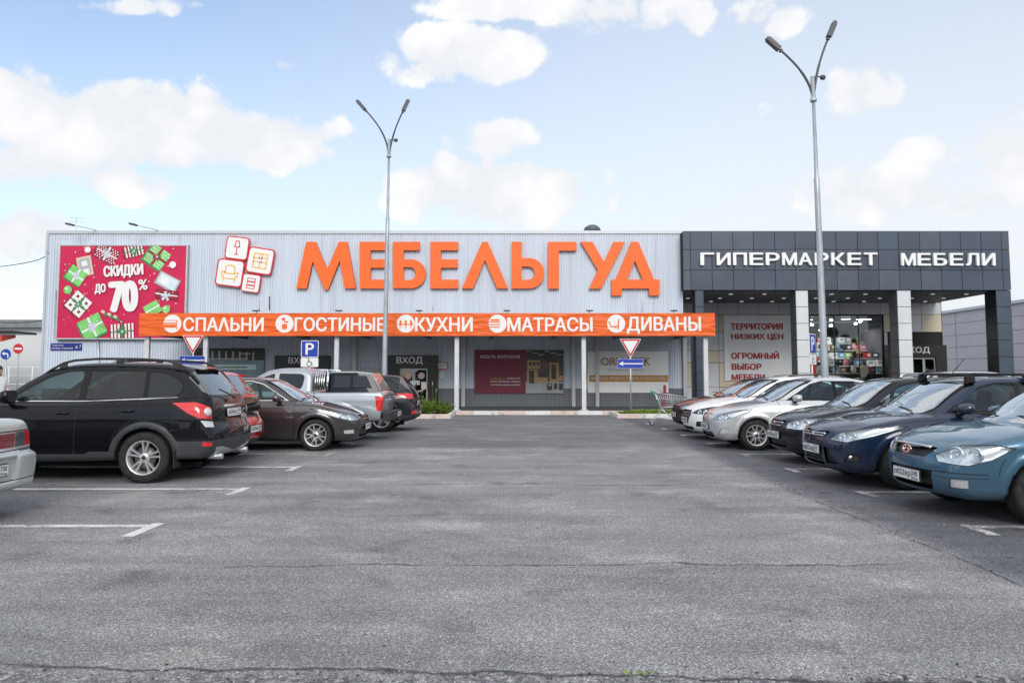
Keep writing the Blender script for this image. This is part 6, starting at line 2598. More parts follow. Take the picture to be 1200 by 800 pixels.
HATCH = dict(
    L=4.28, W=1.775, H=1.48,
    lower=[(.17, .19, 1), (.05, .25), (.0, .40), (.0, .54), (.025, .66), (.10, .755), (.25, .825), (.6, .90), (1.0, .965), (1.3, .99), (2.2, 1.0), (3.2, 1.02), (3.9, 1.03),
           (4.13, 1.0), (4.20, .9), (4.25, .7), (4.28, .55), (4.25, .36), (4.16, .25, 1)],
    green=[(1.02, .80, 1), (1.05, .95), (1.32, 1.125), (1.62, 1.30), (1.85, 1.41), (2.1, 1.462), (2.5, 1.48), (3.0, 1.468), (3.5, 1.425), (3.76, 1.37), (3.95, 1.22), (4.10, 1.02), (4.16, .80, 1)],
    plan=[(-.3, .58), (0, .66), (.15, .745), (.4, .82), (.8, .868), (1.4, .8875), (3.0, .8875), (3.7, .865), (4.1, .81), (4.28, .76), (4.6, .70)],
    sect=[(.1, -.13), (.2, -.085), (.32, -.03), (.5, -.008), (.66, .0), (.78, -.008), (.90, -.035), (1.0, -.075), (1.1, -.13)],
    gsect=[(.8, .815), (1.0, .765), (1.45, .545), (1.7, .44)],
    nose=.26, tail=.16, wsc=.20, rsc=.12,
    wr=.315, Ra=.362, rr=.225, fa=.87, ra=3.52,
    side_windows=[[(1.52, 1.03, .02), (1.70, 1.155, .06), (1.98, 1.315, .1), (2.25, 1.375, .05), (2.47, 1.385, .02), (2.47, 1.02, .03)],
                  [(2.55, 1.02, .03), (2.55, 1.385, .02), (2.95, 1.375, .1), (3.30, 1.315, .12), (3.52, 1.20, .08), (3.42, 1.06, .08), (3.25, 1.03, .03)]],
    trims=[[(1.45, 1.005), (2.0, 1.335), (2.25, 1.40), (2.95, 1.40), (2.95, 1.0)], [(2.95, 1.40), (3.33, 1.335), (3.56, 1.2), (3.44, 1.04), (3.25, 1.005), (2.95, 1.0)]],
    windscreen=[(-.1, .985), (.55, .985), (.64, 1.0), (.66, 1.05), (.53, 1.37), (.49, 1.40), (-.1, 1.41)],
    backlight=[(-.1, 1.08), (.54, 1.08), (.58, 1.12), (.47, 1.35), (-.1, 1.38)],
    doors=[[(1.30, .34), (1.30, 1.0), (2.51, 1.0), (2.51, .34)], [(2.51, .34), (2.51, 1.0), (3.46, 1.02), (3.40, .80), (3.16, .60), (3.10, .34)]],
    hood_cut=[(.20, -.1), (.24, .45), (.42, .60), (.8, .69), (1.22, .72), (1.06, -.1)],
    f_dash=1.25, f_back=3.95, mir_f=1.62, mir_z=1.03, belt=1.0, ws_f0=1.04, ws_f1=2.15, bl_f0=3.6,
)

SEDAN = dict(
    L=4.40, W=1.72, H=1.47,
    lower=[(.15, .18, 1), (.04, .25), (.0, .38), (.0, .52), (.03, .65), (.12, .745), (.3, .82), (.65, .90), (1.05, .965), (1.35, .99), (2.2, 1.0), (3.2, 1.03), (3.8, 1.07), (4.2, 1.075), (4.33, 1.05),
           (4.36, .9), (4.37, .7), (4.40, .55), (4.37, .36), (4.28, .25, 1)],
    green=[(1.02, .80, 1), (1.08, .95), (1.36, 1.125), (1.68, 1.30), (1.92, 1.40), (2.2, 1.455), (2.6, 1.47), (3.0, 1.445), (3.4, 1.36), (3.75, 1.23), (4.05, 1.09), (4.14, .80, 1)],
    plan=[(-.3, .56), (0, .65), (.15, .73), (.4, .80), (.8, .845), (1.4, .86), (3.2, .86), (3.8, .83), (4.2, .77), (4.40, .70), (4.7, .64)],
    sect=[(.1, -.13), (.2, -.085), (.32, -.03), (.5, -.008), (.66, .0), (.78, -.008), (.90, -.035), (1.0, -.07), (1.1, -.12)],
    gsect=[(.8, .79), (1.0, .74), (1.45, .535), (1.7, .43)],
    nose=.25, tail=.12, wsc=.20, rsc=.12,
    wr=.305, Ra=.352, rr=.215, fa=.83, ra=3.42,
    side_windows=[[(1.54, 1.03, .02), (1.72, 1.15, .06), (2.0, 1.31, .1), (2.26, 1.37, .05), (2.46, 1.38, .02), (2.46, 1.02, .03)],
                  [(2.54, 1.02, .03), (2.54, 1.38, .02), (2.9, 1.365, .1), (3.2, 1.30, .12), (3.46, 1.185, .05), (3.50, 1.09, .04), (3.40, 1.05, .03)]],
    trims=[[(1.47, 1.005), (2.02, 1.33), (2.27, 1.395), (2.9, 1.39), (2.9, 1.0)], [(2.9, 1.39), (3.22, 1.325), (3.5, 1.20), (3.55, 1.09), (3.42, 1.03), (2.9, 1.0)]],
    windscreen=[(-.1, .985), (.53, .985), (.62, 1.0), (.64, 1.05), (.52, 1.36), (.48, 1.39), (-.1, 1.40)],
    backlight=[(-.1, 1.12), (.54, 1.12), (.58, 1.15), (.50, 1.33), (-.1, 1.37)],
    doors=[[(1.30, .32), (1.30, 1.0), (2.50, 1.0), (2.50, .32)], [(2.50, .32), (2.50, 1.0), (3.46, 1.04), (3.36, .80), (3.08, .60), (3.02, .32)]],
    hood_cut=[(.20, -.1), (.25, .42), (.42, .57), (.8, .67), (1.24, .70), (1.08, -.1)],
    f_dash=1.28, f_back=3.9, mir_f=1.64, mir_z=1.02, belt=1.0, ws_f0=1.06, ws_f1=2.2, bl_f0=3.2,
)

SUV = dict(
    L=4.64, W=1.85, H=1.70,
    lower=[(.15, .26, 1), (.04, .34), (.0, .50), (.0, .66), (.04, .84), (.14, .94), (.35, 1.01), (.75, 1.07), (1.1, 1.11), (1.4, 1.13), (2.4, 1.14), (3.4, 1.17), (4.1, 1.20), (4.40, 1.18), (4.52, 1.05),
           (4.56, .85), (4.62, .70), (4.64, .58), (4.60, .42), (4.45, .32, 1)],
    green=[(1.05, .95, 1), (1.12, 1.07), (1.42, 1.26), (1.78, 1.47), (2.05, 1.60), (2.35, 1.67), (2.8, 1.70), (3.4, 1.695), (3.9, 1.665), (4.08, 1.63), (4.25, 1.47), (4.48, 1.15), (4.54, .95, 1)],
    plan=[(-.3, .60), (0, .70), (.15, .78), (.4, .86), (.8, .905), (1.4, .925), (3.4, .925), (4.0, .905), (4.4, .86), (4.64, .80), (4.9, .74)],
    sect=[(.1, -.12), (.24, -.07), (.36, -.02), (.5, -.008), (.74, .0), (.88, -.008), (1.02, -.03), (1.14, -.075), (1.25, -.13)],
    gsect=[(.9, .86), (1.13, .80), (1.65, .60), (1.9, .49)],
    nose=.24, tail=.15, wsc=.22, rsc=.02,
    wr=.355, Ra=.41, rr=.245, fa=.93, ra=3.64, tw=.235,
    side_windows=[[(1.66, 1.17, .02), (1.86, 1.30, .06), (2.16, 1.485, .1), (2.42, 1.555, .05), (2.62, 1.565, .02), (2.62, 1.16, .03)],
                  [(2.72, 1.17, .03), (2.72, 1.57, .03), (3.49, 1.565, .03), (3.52, 1.18, .03)],
                  [(3.58, 1.185, .03), (3.55, 1.555, .03), (3.82, 1.52, .12), (4.02, 1.40, .12), (4.05, 1.29, .08), (3.96, 1.205, .06)]],
    trims=[[(1.58, 1.145), (2.18, 1.505), (2.43, 1.58), (3.5, 1.59), (3.5, 1.145)], [(3.5, 1.59), (3.84, 1.54), (4.05, 1.41), (4.08, 1.28), (3.97, 1.18), (3.5, 1.145)]],
    windscreen=[(-.1, 1.12), (.6, 1.12), (.69, 1.14), (.71, 1.19), (.59, 1.55), (.55, 1.59), (-.1, 1.60)],
    backlight=[(-.1, 1.22), (.60, 1.22, .06), (.64, 1.27, .05), (.56, 1.56, .08), (-.1, 1.60)],
    doors=[[(1.38, .40), (1.38, 1.13), (2.66, 1.13), (2.66, .40)], [(2.66, .40), (2.66, 1.13), (3.56, 1.16), (3.52, .92), (3.22, .70), (3.16, .40)]],
    hood_cut=[(.22, -.1), (.26, .5), (.42, .63), (.8, .74), (1.26, .76), (1.12, -.1)],
    f_dash=1.35, f_back=4.35, mir_f=1.72, mir_z=1.18, belt=1.13, ws_f0=1.12, ws_f1=2.4, bl_f0=4.1,
)


def build_car(name, P, paint, h, loc, rz, label, cat, group, opt):
    """everything the body types have in common; opt holds what sets one car apart"""
    c = Car(name, P, paint, h, loc, rz, label, cat, group)
    sx, sy, sz, L = P['sx'], P['sy'], P['sz'], P['L']
    X = c.X
    hi = lambda lo_f, hi_f: (lambda q: lo_f <= L / 2 - q.x <= hi_f)
    mats = [paint, M_SEAM, M_TRIM, M_CHROME, M_PLAST, M_GPLAST, M_SILV, M_WHITE]
    win = opt.get('glass', M_GLASS)
    # lamps first: they sit over everything else
    for lp in opt.get('lamps', ()):
        for pl in lp['polys']:
            c.sh.seam(pl, lp['mode'], .016, 1, closed=True, ok=hi(-1, P['fa'] + .2))
        c.lamp(**lp)
    for mode, poly, nm, mt, ctr, push in opt.get('patches', ()):
        fr = mode == 'front' or (mode not in ('rear', 'side') and mode < 90)
        c.cutpart(poly, mode, nm, mt, ctr, push, nd=.02, ok=hi(-1, P['fa'] - P['Ra'] + .1) if fr else hi(P['ra'] + P['Ra'] * .75, 99))
    # glass
    up = (lambda q: q.z > P['belt'] - .02)
    for t in P['trims']:
        c.sh.paint(t, 'side', 2, ok=up)
    for k, w in enumerate(P['side_windows']):
        g = win if k == 0 or not opt.get('tint') else opt['tint']
        c.cutpart(w, 'side', 'side_window', g, False, 0.004, ok=up, r=.03)
    if opt.get('chrome_belt'):
        zb = P['belt'] + .012
        f0, f1 = P['side_windows'][0][0][0] - .06, P['side_windows'][-1][-1][0] + .04
        c.sh.seam([(f0, zb - .002), ((f0 + f1) / 2, zb - .004), (f1, zb + opt.get('belt_rise', .02))], 'side', .016, 3)
    wf = hi(P['ws_f0'], P['ws_f1'])
    c.sh.paint([(a * 1.0 + (.035 if a > 0 else 0), b + (.02 if b > P['belt'] + .2 else -.03)) for a, b, *_ in P['windscreen']], 'front', 2, ok=wf, nd=.12)
    c.cutpart(P['windscreen'], 'front', 'windscreen', M_WS, True, .004, ok=wf, nd=.12)
    if opt.get('chrome_top'):
        t0, t1 = P['trims']
        c.sh.seam(t0[0:3] + [t1[0], t1[1], t1[2], t1[3]], 'side', .014, 3, ok=up)
    bf = hi(P['bl_f0'], L)
    c.cutpart(P['backlight'], 'rear', 'rear_window', (M_TINTR if opt.get('tint') else win), True, .004, ok=bf, nd=.1)
    # joints, then the panels they outline
    if opt.get('hood', True):
        hc = P['hood_cut']
        okh = lambda q: q.z > P['belt'] * .68
        c.sh.seam(hc[1:-1], 'top', .009, 1, ok=okh, nd=.15)
        c.sh.seam(hc[:2], 'top', .009, 1, ok=okh, nd=.05)
        c.cutpart(hc, 'top', 'hood', [paint, M_SEAM, M_TRIM, M_CHROME], True, 0, ok=okh, nd=.15)
    okd = lambda q: q.z < P['belt'] + .03
    for d in P['doors']:
        c.sh.seam(d, 'side', .009, 1, closed=True, ok=okd)
    for d in P['doors']:
        if len(d) > 4:
            q = [d[:3] + [d[3]], None]
            fs = c.sh.cut([d[0], d[1], d[2], d[3]], 'side', ok=okd) if False else c.sh.cut(d, 'side', ok=okd)
        else:
            fs = c.sh.cut(d, 'side', ok=okd)
        c.part([f for f in fs if f.is_valid and f.material_index in (0, 3, 4, 5, 6)], 'door', mats)
    for mode, pts, w, slot in opt.get('seams', ()):
        c.sh.seam(pts, mode, w, slot)
    for mode, poly, slot in opt.get('paints', ()):
        c.sh.paint(poly, mode, slot, nd=.03)
    c.finish(mats)
    # fittings
    add_wheels(c.root, dict(P, **{k: opt[k] for k in ('rim',) if k in opt}))
    add_interior(c.root, dict(P, rear_seats=True), P['belt'], P['f_dash'], P['f_back'], P['W'] / 2 - .14, P['H'])
    if opt.get('mirror', True):
        mirror_pod(c.root, P, P['mir_f'], P['W'] / 2 - .085, P['mir_z'] + .03, opt.get('mirror_mat', paint), opt.get('mirror_size', (.15, .22, .145)))
    for f, z, mt in opt.get('handles', ()):
        y = c_side(P, f, z)
        c.door_handle(f, z, y, mt)
    u = MB()
    u.span((X(.5), -P['W'] / 2 + .30, .22 * sz), (X(P['ra'] + .3), P['W'] / 2 - .30, .36))
    u.tube([(X(L - 1.1), .35, .22), (X(L - .4), .45, .24)], .07, 8)
    u.build('underbody', [M_DARK], c.root)
    if opt.get('wipers', True):
        for y0, y1 in ((.50, -.10), (-.05, -.58)):
            z0 = P['windscreen'][0][1]
            b = MB()
            f_a = P['ws_f0'] + .02
            pa, pb = Vector((X(f_a + .10), y0 * sy, z0 + .03)), Vector((X(f_a + .16), y1 * sy, z0 + .055))
            b.tube([pa, (pa + pb) / 2 + Vector((.01, 0, .03)), pb], .008, 5)
            b.tube([pb + Vector((-.01, .25, .012)), pb + Vector((.02, -.16, .0))], .007, 5)
            b.build('wiper', [M_PLAST], c.root)
    return c


def c_side(P, f, z):
    hw = np.interp(f, [p[0] for p in P['plan']], [p[1] for p in P['plan']])
    return hw + np.interp(z, [p[0] for p in P['sect']], [p[1] for p in P['sect']])


def emblem(root, name, loc, tilt, shapes, mats, rz=-90):
    """badge on a vertical face: list of (outline, depth0, depth1, material index)"""
    b = MB()
    for pl, d0, d1, mi in shapes:
        b.prism(pl, lambda a, c, d: (a, -d, c), d0, d1, mi)
    return b.build(name, mats, root, loc, (tilt, 0, R(rz)))


def ring_poly(b, rx, rz_, t, d0, d1, mi, n=24):
    """oval ring on a local XZ face"""
    o, i = oval(rx, rz_, n), oval(rx - t, rz_ - t, n)
    for k in range(n):
        j = (k + 1) % n
        b.prism([o[k], o[j], i[j], i[k]], lambda a, c, d: (a, -d, c), d0, d1, mi)


def oval_badge(root, loc, rx, rz_, kind, tilt=0.0, rz=90):
    b = MB()
    ring_poly(b, rx, rz_, rx * .16, 0, .014, 0)
    if kind == 'slant':                       # leaning capital H inside an oval ring
        f = lambda a, c, d: (a, -d, c)
        for sg in (-1, 1):
            b.prism([(sg * rx * .42 - rx * .16, -rz_ * .72), (sg * rx * .42 + rx * .04, -rz_ * .72), (sg * rx * .42 + rx * .22, rz_ * .72), (sg * rx * .42 + rx * .02, rz_ * .72)], f, 0, .012, 0)
        b.prism([(-rx * .40, -rz_ * .16), (rx * .36, rz_ * .0), (rx * .40, rz_ * .18), (-rx * .36, rz_ * .04)], f, 0, .0115, 0)
    elif kind == 'plain':
        b.prism(oval(rx * .85, rz_ * .85), lambda a, c, d: (a, -d, c), 0, .006, 1)
    elif kind == 'rings':                     # nested ovals
        f = lambda a, c, d: (a, -d, c)
        b.prism([(p[0], p[1]) for p in oval(rx * .95, rz_ * .28, cz=rz_ * .45)], f, 0, .012, 0)
        b.prism(oval(rx * .26, rz_ * .9), f, 0, .0125, 0)
    return b.build('badge', [M_CHROME, M_BLUEF], root, loc, (tilt, 0, R(rz)))


PLATE_F = R(90)     # a plate facing the car's front (+x)
PLATE_R = R(-90)    # facing the rear
RIGHT, LEFT = 'cars parked in the right row', 'cars parked in the left row'


def view(a):
    """outline coordinate of a point (f, y) seen from the direction a degrees off the car's nose"""
    s_, c_ = math.sin(R(a)), math.cos(R(a))
    return lambda pts: [(f * s_ + y * c_, z) for f, y, z in pts]


def bars_across(c, name, rows, mat, yw, f0, nose, r=.012, curve=.0):
    """horizontal trim bars over a grille, bent to the plan of the nose"""
    b = MB()
    for z, w, df in rows:
        b.tube([(c.X(f0 + df + nose * (abs(y) / yw) ** 2.4), y, z + curve * (abs(y) / w) ** 2) for y in [w * (k - 7) / 7 for k in range(15)]], r, 6)
    return b.build(name, [mat], c.root)


def arch_cladding(R0, R1, f, wr, z0):
    """ring pieces round a wheel arch in side view"""
    out = []
    n = 14
    a0 = math.asin(max(-1, min(1, (z0 - wr) / R1)))
    for k in range(n):
        t0, t1 = a0 + (math.pi - 2 * a0) * k / n, a0 + (math.pi - 2 * a0) * (k + 1) / n
        out.append([(f + q * math.cos(t), wr + q * math.sin(t)) for q, t in ((R0, t0), (R1, t0), (R1, t1), (R0, t1))])
    return out


def put_plate(c, z, deg, txt, reg, tilt=0.0):
    p, n = c.sh_hit(0 if deg == 0 else c.P['L'], 0, z, deg, .012)
    return plate(c.root, (p.x, 0, z), PLATE_F if deg == 0 else PLATE_R, txt, reg, tilt=tilt)


def teal_hatch(loc, rz):
    P = scaled(HATCH, 4.28, 1.775, 1.48)
    P['rl'] = .10
    P.update(fa=.93, Ra=.355)
    P['lower'] = [(.17, .225, 1), (.05, .28)] + P['lower'][2:]
    paint = paint_mat('teal blue paint', (0.056, 0.138, 0.215), .45, .32, dirt=.06)
    v = view(40)
    fg = view(35)
    opt = dict(
        lamps=[dict(polys=[v([(.12, .44, .60), (.26, .72, .585), (.46, .79, .65), (.66, .83, .765), (.50, .75, .795), (.27, .60, .775), (.10, .42, .66)])], mode=40,
                    bowls=[(.20, .57, .680, .078), (.33, .70, .690, .072)], housing=M_BEZEL)],
        patches=[('front', [(-.1, .625), (.30, .63), (.38, .69), (.40, .735), (.33, .74), (-.1, .70)], 'grille', [M_GRILL], True, .03),
                 ('front', [(-.1, .29), (.36, .29), (.40, .34), (.42, .50), (-.1, .50)], 'bumper_intake', [M_GRILL], True, .05),
                 (35, fg([(.25, .50, .345), (.25, .72, .345), (.25, .73, .44), (.25, .52, .435)]), 'fog_lamp', [M_CLEAR], False, .012)],
        seams=[('front', [(.44, .50), (.80, .50)], .010, 1), ('front', [(.44, .455), (.55, .44), (.80, .46)], .006, 1), ('side', [(.55, .66), (.50, .58), (.49, .50)], .008, 1)],
        handles=[(2.33, .86, paint), (3.28, .88, paint)], rim=(5, 'twin'))
    c = build_car('parked_car', P, paint, .022, loc, rz, 'teal blue hatchback parked nose out, nearest car of the right row', 'car', RIGHT, opt)
    bars_across(c, 'grille_trim', [(.748, .36, .045)], M_CHROME, .8875, 0, .26, .015, -.01)
    oval_badge(c.root, (c.X(.012), 0, .690), .085, .050, 'slant', R(-12))
    put_plate(c, .415, 0, 'о022кр', '190')
    return c


def navy_hatch(loc, rz):
    P = scaled(HATCH, 4.36, 1.82, 1.49)
    paint = paint_mat('navy blue paint', (0.008, 0.020, 0.052), .15, .35, dirt=.045)
    v, fg = view(42), view(38)
    opt = dict(
        lamps=[dict(polys=[v([(.11, .42, .63), (.20, .70, .615), (.50, .82, .70), (.92, .86, .825), (.60, .79, .815), (.22, .55, .735)])], mode=42,
                    bowls=[(.18, .56, .672, .05), (.28, .68, .69, .05)], housing=M_BEZEL)],
        patches=[('front', [(-.1, .63), (.34, .645), (.40, .70), (.36, .735), (-.1, .715)], 'grille', [M_GRILL], True, .03),
                 ('front', [(-.1, .27), (.30, .27), (.27, .52), (-.1, .52)], 'bumper_intake', [M_GRILL], True, .04),
                 ('front', [(.36, .30), (.60, .31), (.42, .52), (.34, .52)], 'side_intake', [M_GRILL], False, .035),
                 (38, fg([(.25, .60, .35), (.25, .84, .36), (.25, .84, .45), (.25, .68, .47)]), 'fog_lamp_recess', [M_PLAST], False, .02)],
        paints=[('front', [(-.1, .20), (.62, .20), (.66, .25), (-.1, .25)], 4)],
        seams=[('side', [(.60, .70), (.53, .58), (.52, .46)], .008, 1)],
        handles=[(2.36, .87, paint), (3.34, .89, paint)], rim=(5, 'twin'))
    c = build_car('parked_car', P, paint, .024, loc, rz, 'navy blue hatchback with roof rack bars, second car of the right row', 'car', RIGHT, opt)
    X = c.X
    bars_across(c, 'grille_trim', [(.672, .34, .0), (.705, .36, .015)], M_CHROME, .91, -.005, .26, .010)
    bars_across(c, 'intake_bar', [(.32, .28, .03), (.38, .28, .02), (.44, .28, .02)], M_PLAST, .91, 0, .26, .012)
    oval_badge(c.root, (X(.0), 0, .685), .072, .032, 'plain', R(-10))
    put_plate(c, .475, 0, 'м602нм', '50')
    for s_ in (1, -1):
        b = MB()
        b.cyl((X(.235), s_ * .70, .41), (X(.20), s_ * .70, .41), .045, .05, 16, 0)
        b.ball((X(.20), s_ * .70, .41), (.012, .036, .036), 10, 1)
        b.build('fog_lamp', [M_CHROME, M_BOWL], c.root)
    for f in (1.95, 2.75):                       # roof rack cross bars
        b = MB()
        b.tube([(X(f), y, 1.510 + .01 * math.cos(y * 2)) for y in (-.58, -.3, 0, .3, .58)], .02, 8)
        b.build('roof_rack_bar', [M_PLAST], c.root)
        for s_ in (1, -1):
            k = MB()
            k.prism([(-.07, 1.40), (.07, 1.40), (.05, 1.50), (.035, 1.535), (-.05, 1.535), (-.06, 1.49)], lambda a, z, d: (X(f) + a, s_ * (.54 + d - .10 * (z - 1.40)), z), 0, .07)
            k.build('roof_rack_foot', [M_TRIM], c.root, bevel=.01)
    bar(c.root, 'antenna', [(X(2.02), .0, 1.48), (X(2.25), 0, 1.74)], .006, M_PLAST, 5)
    return c


def black_hatch(loc, rz):
    P = scaled(HATCH, 4.18, 1.72, 1.475)
    paint = paint_mat('blue black paint', (0.006, 0.008, 0.014), .0, .35, dirt=.035)
    v = view(38)
    opt = dict(
        lamps=[dict(polys=[v([(.10, .40, .61), (.26, .70, .60), (.56, .80, .72), (.62, .80, .80), (.34, .64, .785), (.12, .42, .70)])], mode=38,
                    bowls=[(.20, .52, .675, .06), (.34, .66, .70, .055)], housing=M_BEZEL)],
        patches=[('front', [(-.1, .605), (.30, .615), (.36, .70), (.34, .73), (-.1, .73)], 'grille', [M_GRILL], True, .03),
                 ('front', [(-.1, .28), (.40, .28), (.44, .34), (.42, .40), (-.1, .40)], 'bumper_intake', [M_GRILL], True, .04)],
        seams=[('front', [(.0, .58), (.40, .585), (.80, .575)], .008, 1), ('side', [(.58, .66), (.52, .56), (.50, .46)], .008, 1)],
        handles=[(2.27, .86, paint), (3.2, .88, paint)], rim=(7, 'plain'), mirror_mat=M_PLAST)
    c = build_car('parked_car', P, paint, .027, loc, rz, 'blue black hatchback with white clear headlamps, third car of the right row', 'car', RIGHT, opt)
    bars_across(c, 'grille_trim', [(.645, .30, .0), (.70, .33, .02)], M_CHROME, .86, -.005, .26, .009)
    oval_badge(c.root, (c.X(.0), 0, .675), .060, .042, 'rings', R(-10))
    put_plate(c, .475, 0, 'н105ен', '50')
    return c


def silver_sedan(loc, rz):
    P = scaled(SEDAN, 4.38, 1.70, 1.47)
    paint = paint_mat('silver paint', (0.60, 0.62, 0.64), .45, .28, dirt=.12)
    v, fg = view(45), view(40)
    opt = dict(
        lamps=[dict(polys=[v([(.09, .38, .60), (.20, .66, .595), (.44, .76, .67), (.78, .80, .815), (.50, .72, .795), (.20, .50, .70)])], mode=45,
                    bowls=[(.18, .56, .645, .055), (.30, .67, .67, .05)], housing=M_BEZEL)],
        patches=[('front', [(-.1, .545), (.24, .555), (.34, .66), (.26, .71), (-.1, .71)], 'grille', [M_BEZEL], True, .02),
                 ('front', [(-.1, .235), (.40, .235), (.44, .275), (.40, .345), (-.1, .345)], 'bumper_intake', [M_GRILL], True, .03),
                 (40, fg([(.22, .50, .30), (.22, .78, .335), (.22, .80, .44), (.22, .62, .43)]), 'fog_lamp', [M_CLEAR], False, .015)],
        seams=[('side', [(.58, .66), (.52, .56), (.50, .46)], .008, 1), ('side', [(1.6, .90), (2.5, .925), (3.6, .95)], .006, 1)],
        handles=[(2.32, .90, paint), (3.22, .92, paint)], rim=(5, 'vee'))
    c = build_car('parked_car', P, paint, .026, loc, rz, 'silver sedan with chrome barred grille and alloy wheels, parked nose out', 'car', RIGHT, opt)
    bars_across(c, 'grille_trim', [(.585, .25, -.005), (.625, .30, .0), (.665, .30, .01), (.70, .26, .03)], M_CHROME, .86, -.004, .25, .008)
    oval_badge(c.root, (c.X(.005), 0, .645), .062, .036, 'slant', R(-10))
    put_plate(c, .445, 0, 'а318ем', '77')
    return c


def white_sedan(loc, rz):
    P = scaled(SEDAN, 4.40, 1.73, 1.47)
    paint = paint_mat('white paint', (0.82, 0.83, 0.84), .0, .45, coat=.45, dirt=.03)
    v, fg = view(45), view(38)
    opt = dict(
        lamps=[dict(polys=[v([(.10, .42, .625), (.24, .68, .61), (.46, .77, .68), (.84, .81, .80), (.50, .73, .775), (.22, .54, .705)])], mode=45,
                    bowls=[(.20, .58, .655, .055), (.32, .68, .67, .05)], housing=M_DBEZEL)],
        patches=[('front', [(-.1, .40), (.26, .40), (.40, .60), (.36, .69), (-.1, .69)], 'grille', [M_GRILL], True, .025),
                 ('front', [(-.1, .235), (.44, .235), (.50, .27), (.44, .31), (-.1, .31)], 'bumper_intake', [M_GRILL], True, .03),
                 (38, fg([(.22, .52, .32), (.22, .78, .32), (.22, .82, .44), (.22, .56, .44)]), 'fog_lamp_recess', [M_GRILL], False, .02)],
        seams=[('side', [(.58, .66), (.52, .56), (.50, .46)], .008, 1)],
        handles=[(2.32, .90, paint), (3.22, .92, paint)], rim=(5, 'twin'))
    c = build_car('parked_car', P, paint, .03, loc, rz, 'white sedan with dark hexagonal grille, between burgundy car and silver sedan', 'car', RIGHT, opt)
    bars_across(c, 'grille_trim', [(.50, .30, -.005), (.56, .34, .0), (.62, .36, .01)], M_SILV, .86, -.004, .25, .007)
    for s_ in (1, -1):
        b = MB()
        b.tube([(c.X(.20), s_ * .56, .335), (c.X(.225), s_ * .72, .335)], .010, 6)
        b.build('fog_lamp', [M_CLEAR], c.root)
    put_plate(c, .45, 0, 'т274ох', '50')
    return c


def burgundy_car(loc, rz):
    P = scaled(SEDAN, 4.60, 1.79, 1.46)
    paint = paint_mat('dark burgundy paint', (0.022, 0.008, 0.010), .2, .3, dirt=.03)
    v = view(45)
    opt = dict(
        lamps=[dict(polys=[v([(.10, .44, .62), (.24, .72, .61), (.46, .80, .68), (.62, .82, .75), (.40, .73, .745), (.18, .52, .71)])], mode=45,
                    bowls=[(.20, .58, .655, .05), (.32, .70, .67, .045)], housing=M_BEZEL)],
        patches=[('front', [(-.1, .54), (.30, .545), (.38, .66), (.34, .70), (-.1, .71)], 'grille', [M_GRILL], True, .025),
                 ('front', [(-.1, .235), (.50, .235), (.54, .30), (.48, .38), (-.1, .38)], 'bumper_intake', [M_GRILL], True, .03)],
        handles=[(2.4, .90, paint), (3.35, .92, paint)], rim=(5, 'twin'))
    c = build_car('parked_car', P, paint, .032, loc, rz, 'dark burgundy car parked nose out beside the shopping trolley, farthest of the right row', 'car', RIGHT, opt)
    bars_across(c, 'grille_trim', [(.715, .34, .03)], M_CHROME, .89, .0, .25, .012)
    put_plate(c, .455, 0, 'к518со', '197')
    return c


def brown_hatch(loc, rz):
    P = scaled(HATCH, 4.31, 1.78, 1.47)
    P.update(wr=.316, Ra=.36, rr=.228)
    P['lower'] = P['lower'][:4] + [(.03, .63), (.12, .715), (.27, .79), (.6, .885), (1.0, .965)] + P['lower'][9:]
    paint = paint_mat('brown grey paint', (0.070, 0.064, 0.068), .70, .32, dirt=.05)
    v, fg = view(45), view(42)
    opt = dict(
        lamps=[dict(polys=[v([(.12, .44, .60), (.24, .72, .60), (.46, .81, .66), (.98, .86, .835), (.62, .79, .80), (.24, .58, .70)])], mode=45,
                    bowls=[(.24, .66, .655, .055), (.38, .745, .69, .05)], housing=M_BEZEL)],
        patches=[('front', [(-.1, .60), (.32, .605), (.40, .66), (.36, .70), (-.1, .69)], 'grille', [M_GRILL], True, .025),
                 ('front', [(-.1, .26), (.46, .26), (.50, .32), (.42, .46), (-.1, .46)], 'bumper_intake', [M_GRILL], True, .03),
                 (42, fg([(.22, .56, .33), (.26, .82, .335), (.26, .84, .41), (.22, .60, .42)]), 'fog_lamp', [M_CLEAR], False, .015)],
        seams=[('side', [(.66, .68), (.56, .56), (.50, .46)], .008, 1), ('side', [(1.2, .90), (2.4, .93), (3.5, .96)], .005, 1)],
        handles=[(2.35, .87, paint), (3.3, .89, paint)], rim=(5, 'vee'), chrome_belt=True, chrome_top=True)
    c = build_car('parked_car', P, paint, .025, loc, rz, 'brown grey hatchback parked nose out, its bonnet pointing to the driving lane', 'car', LEFT, opt)
    bars_across(c, 'grille_trim', [(.615, .33, .0), (.69, .36, .02)], M_CHROME, .89, -.004, .26, .008)
    put_plate(c, .45, 0, 'у931тк', '750')
    return c


def roof_rails(c, P, f0, f1, z, y, mat, r=.020, lift=.05):
    for s_ in (1, -1):
        pts = []
        for k in range(15):
            t = k / 14
            f = f0 + (f1 - f0) * t
            top = np.interp(f, [p[0] for p in P['green'][1:-1]], [p[1] for p in P['green'][1:-1]])
            zz = top - .075 + lift * min(1, 6 * t, 6 * (1 - t))
            pts.append((c.X(f), s_ * (y - .02 * abs(t - .5)), zz))
        b = MB()
        b.tube(pts, r, 8)
        for k in (2, 7, 12):
            p = pts[k]
            b.box((p[0], p[1], p[2] - .04), (.10, .03, .07), 0)
        b.build('roof_rail', [mat], c.root)


def tail_lamps(c, polys, a, mats, name='tail_light', push=.0):
    return c.cutpart(polys, a, name, mats, False, push, nd=.02)


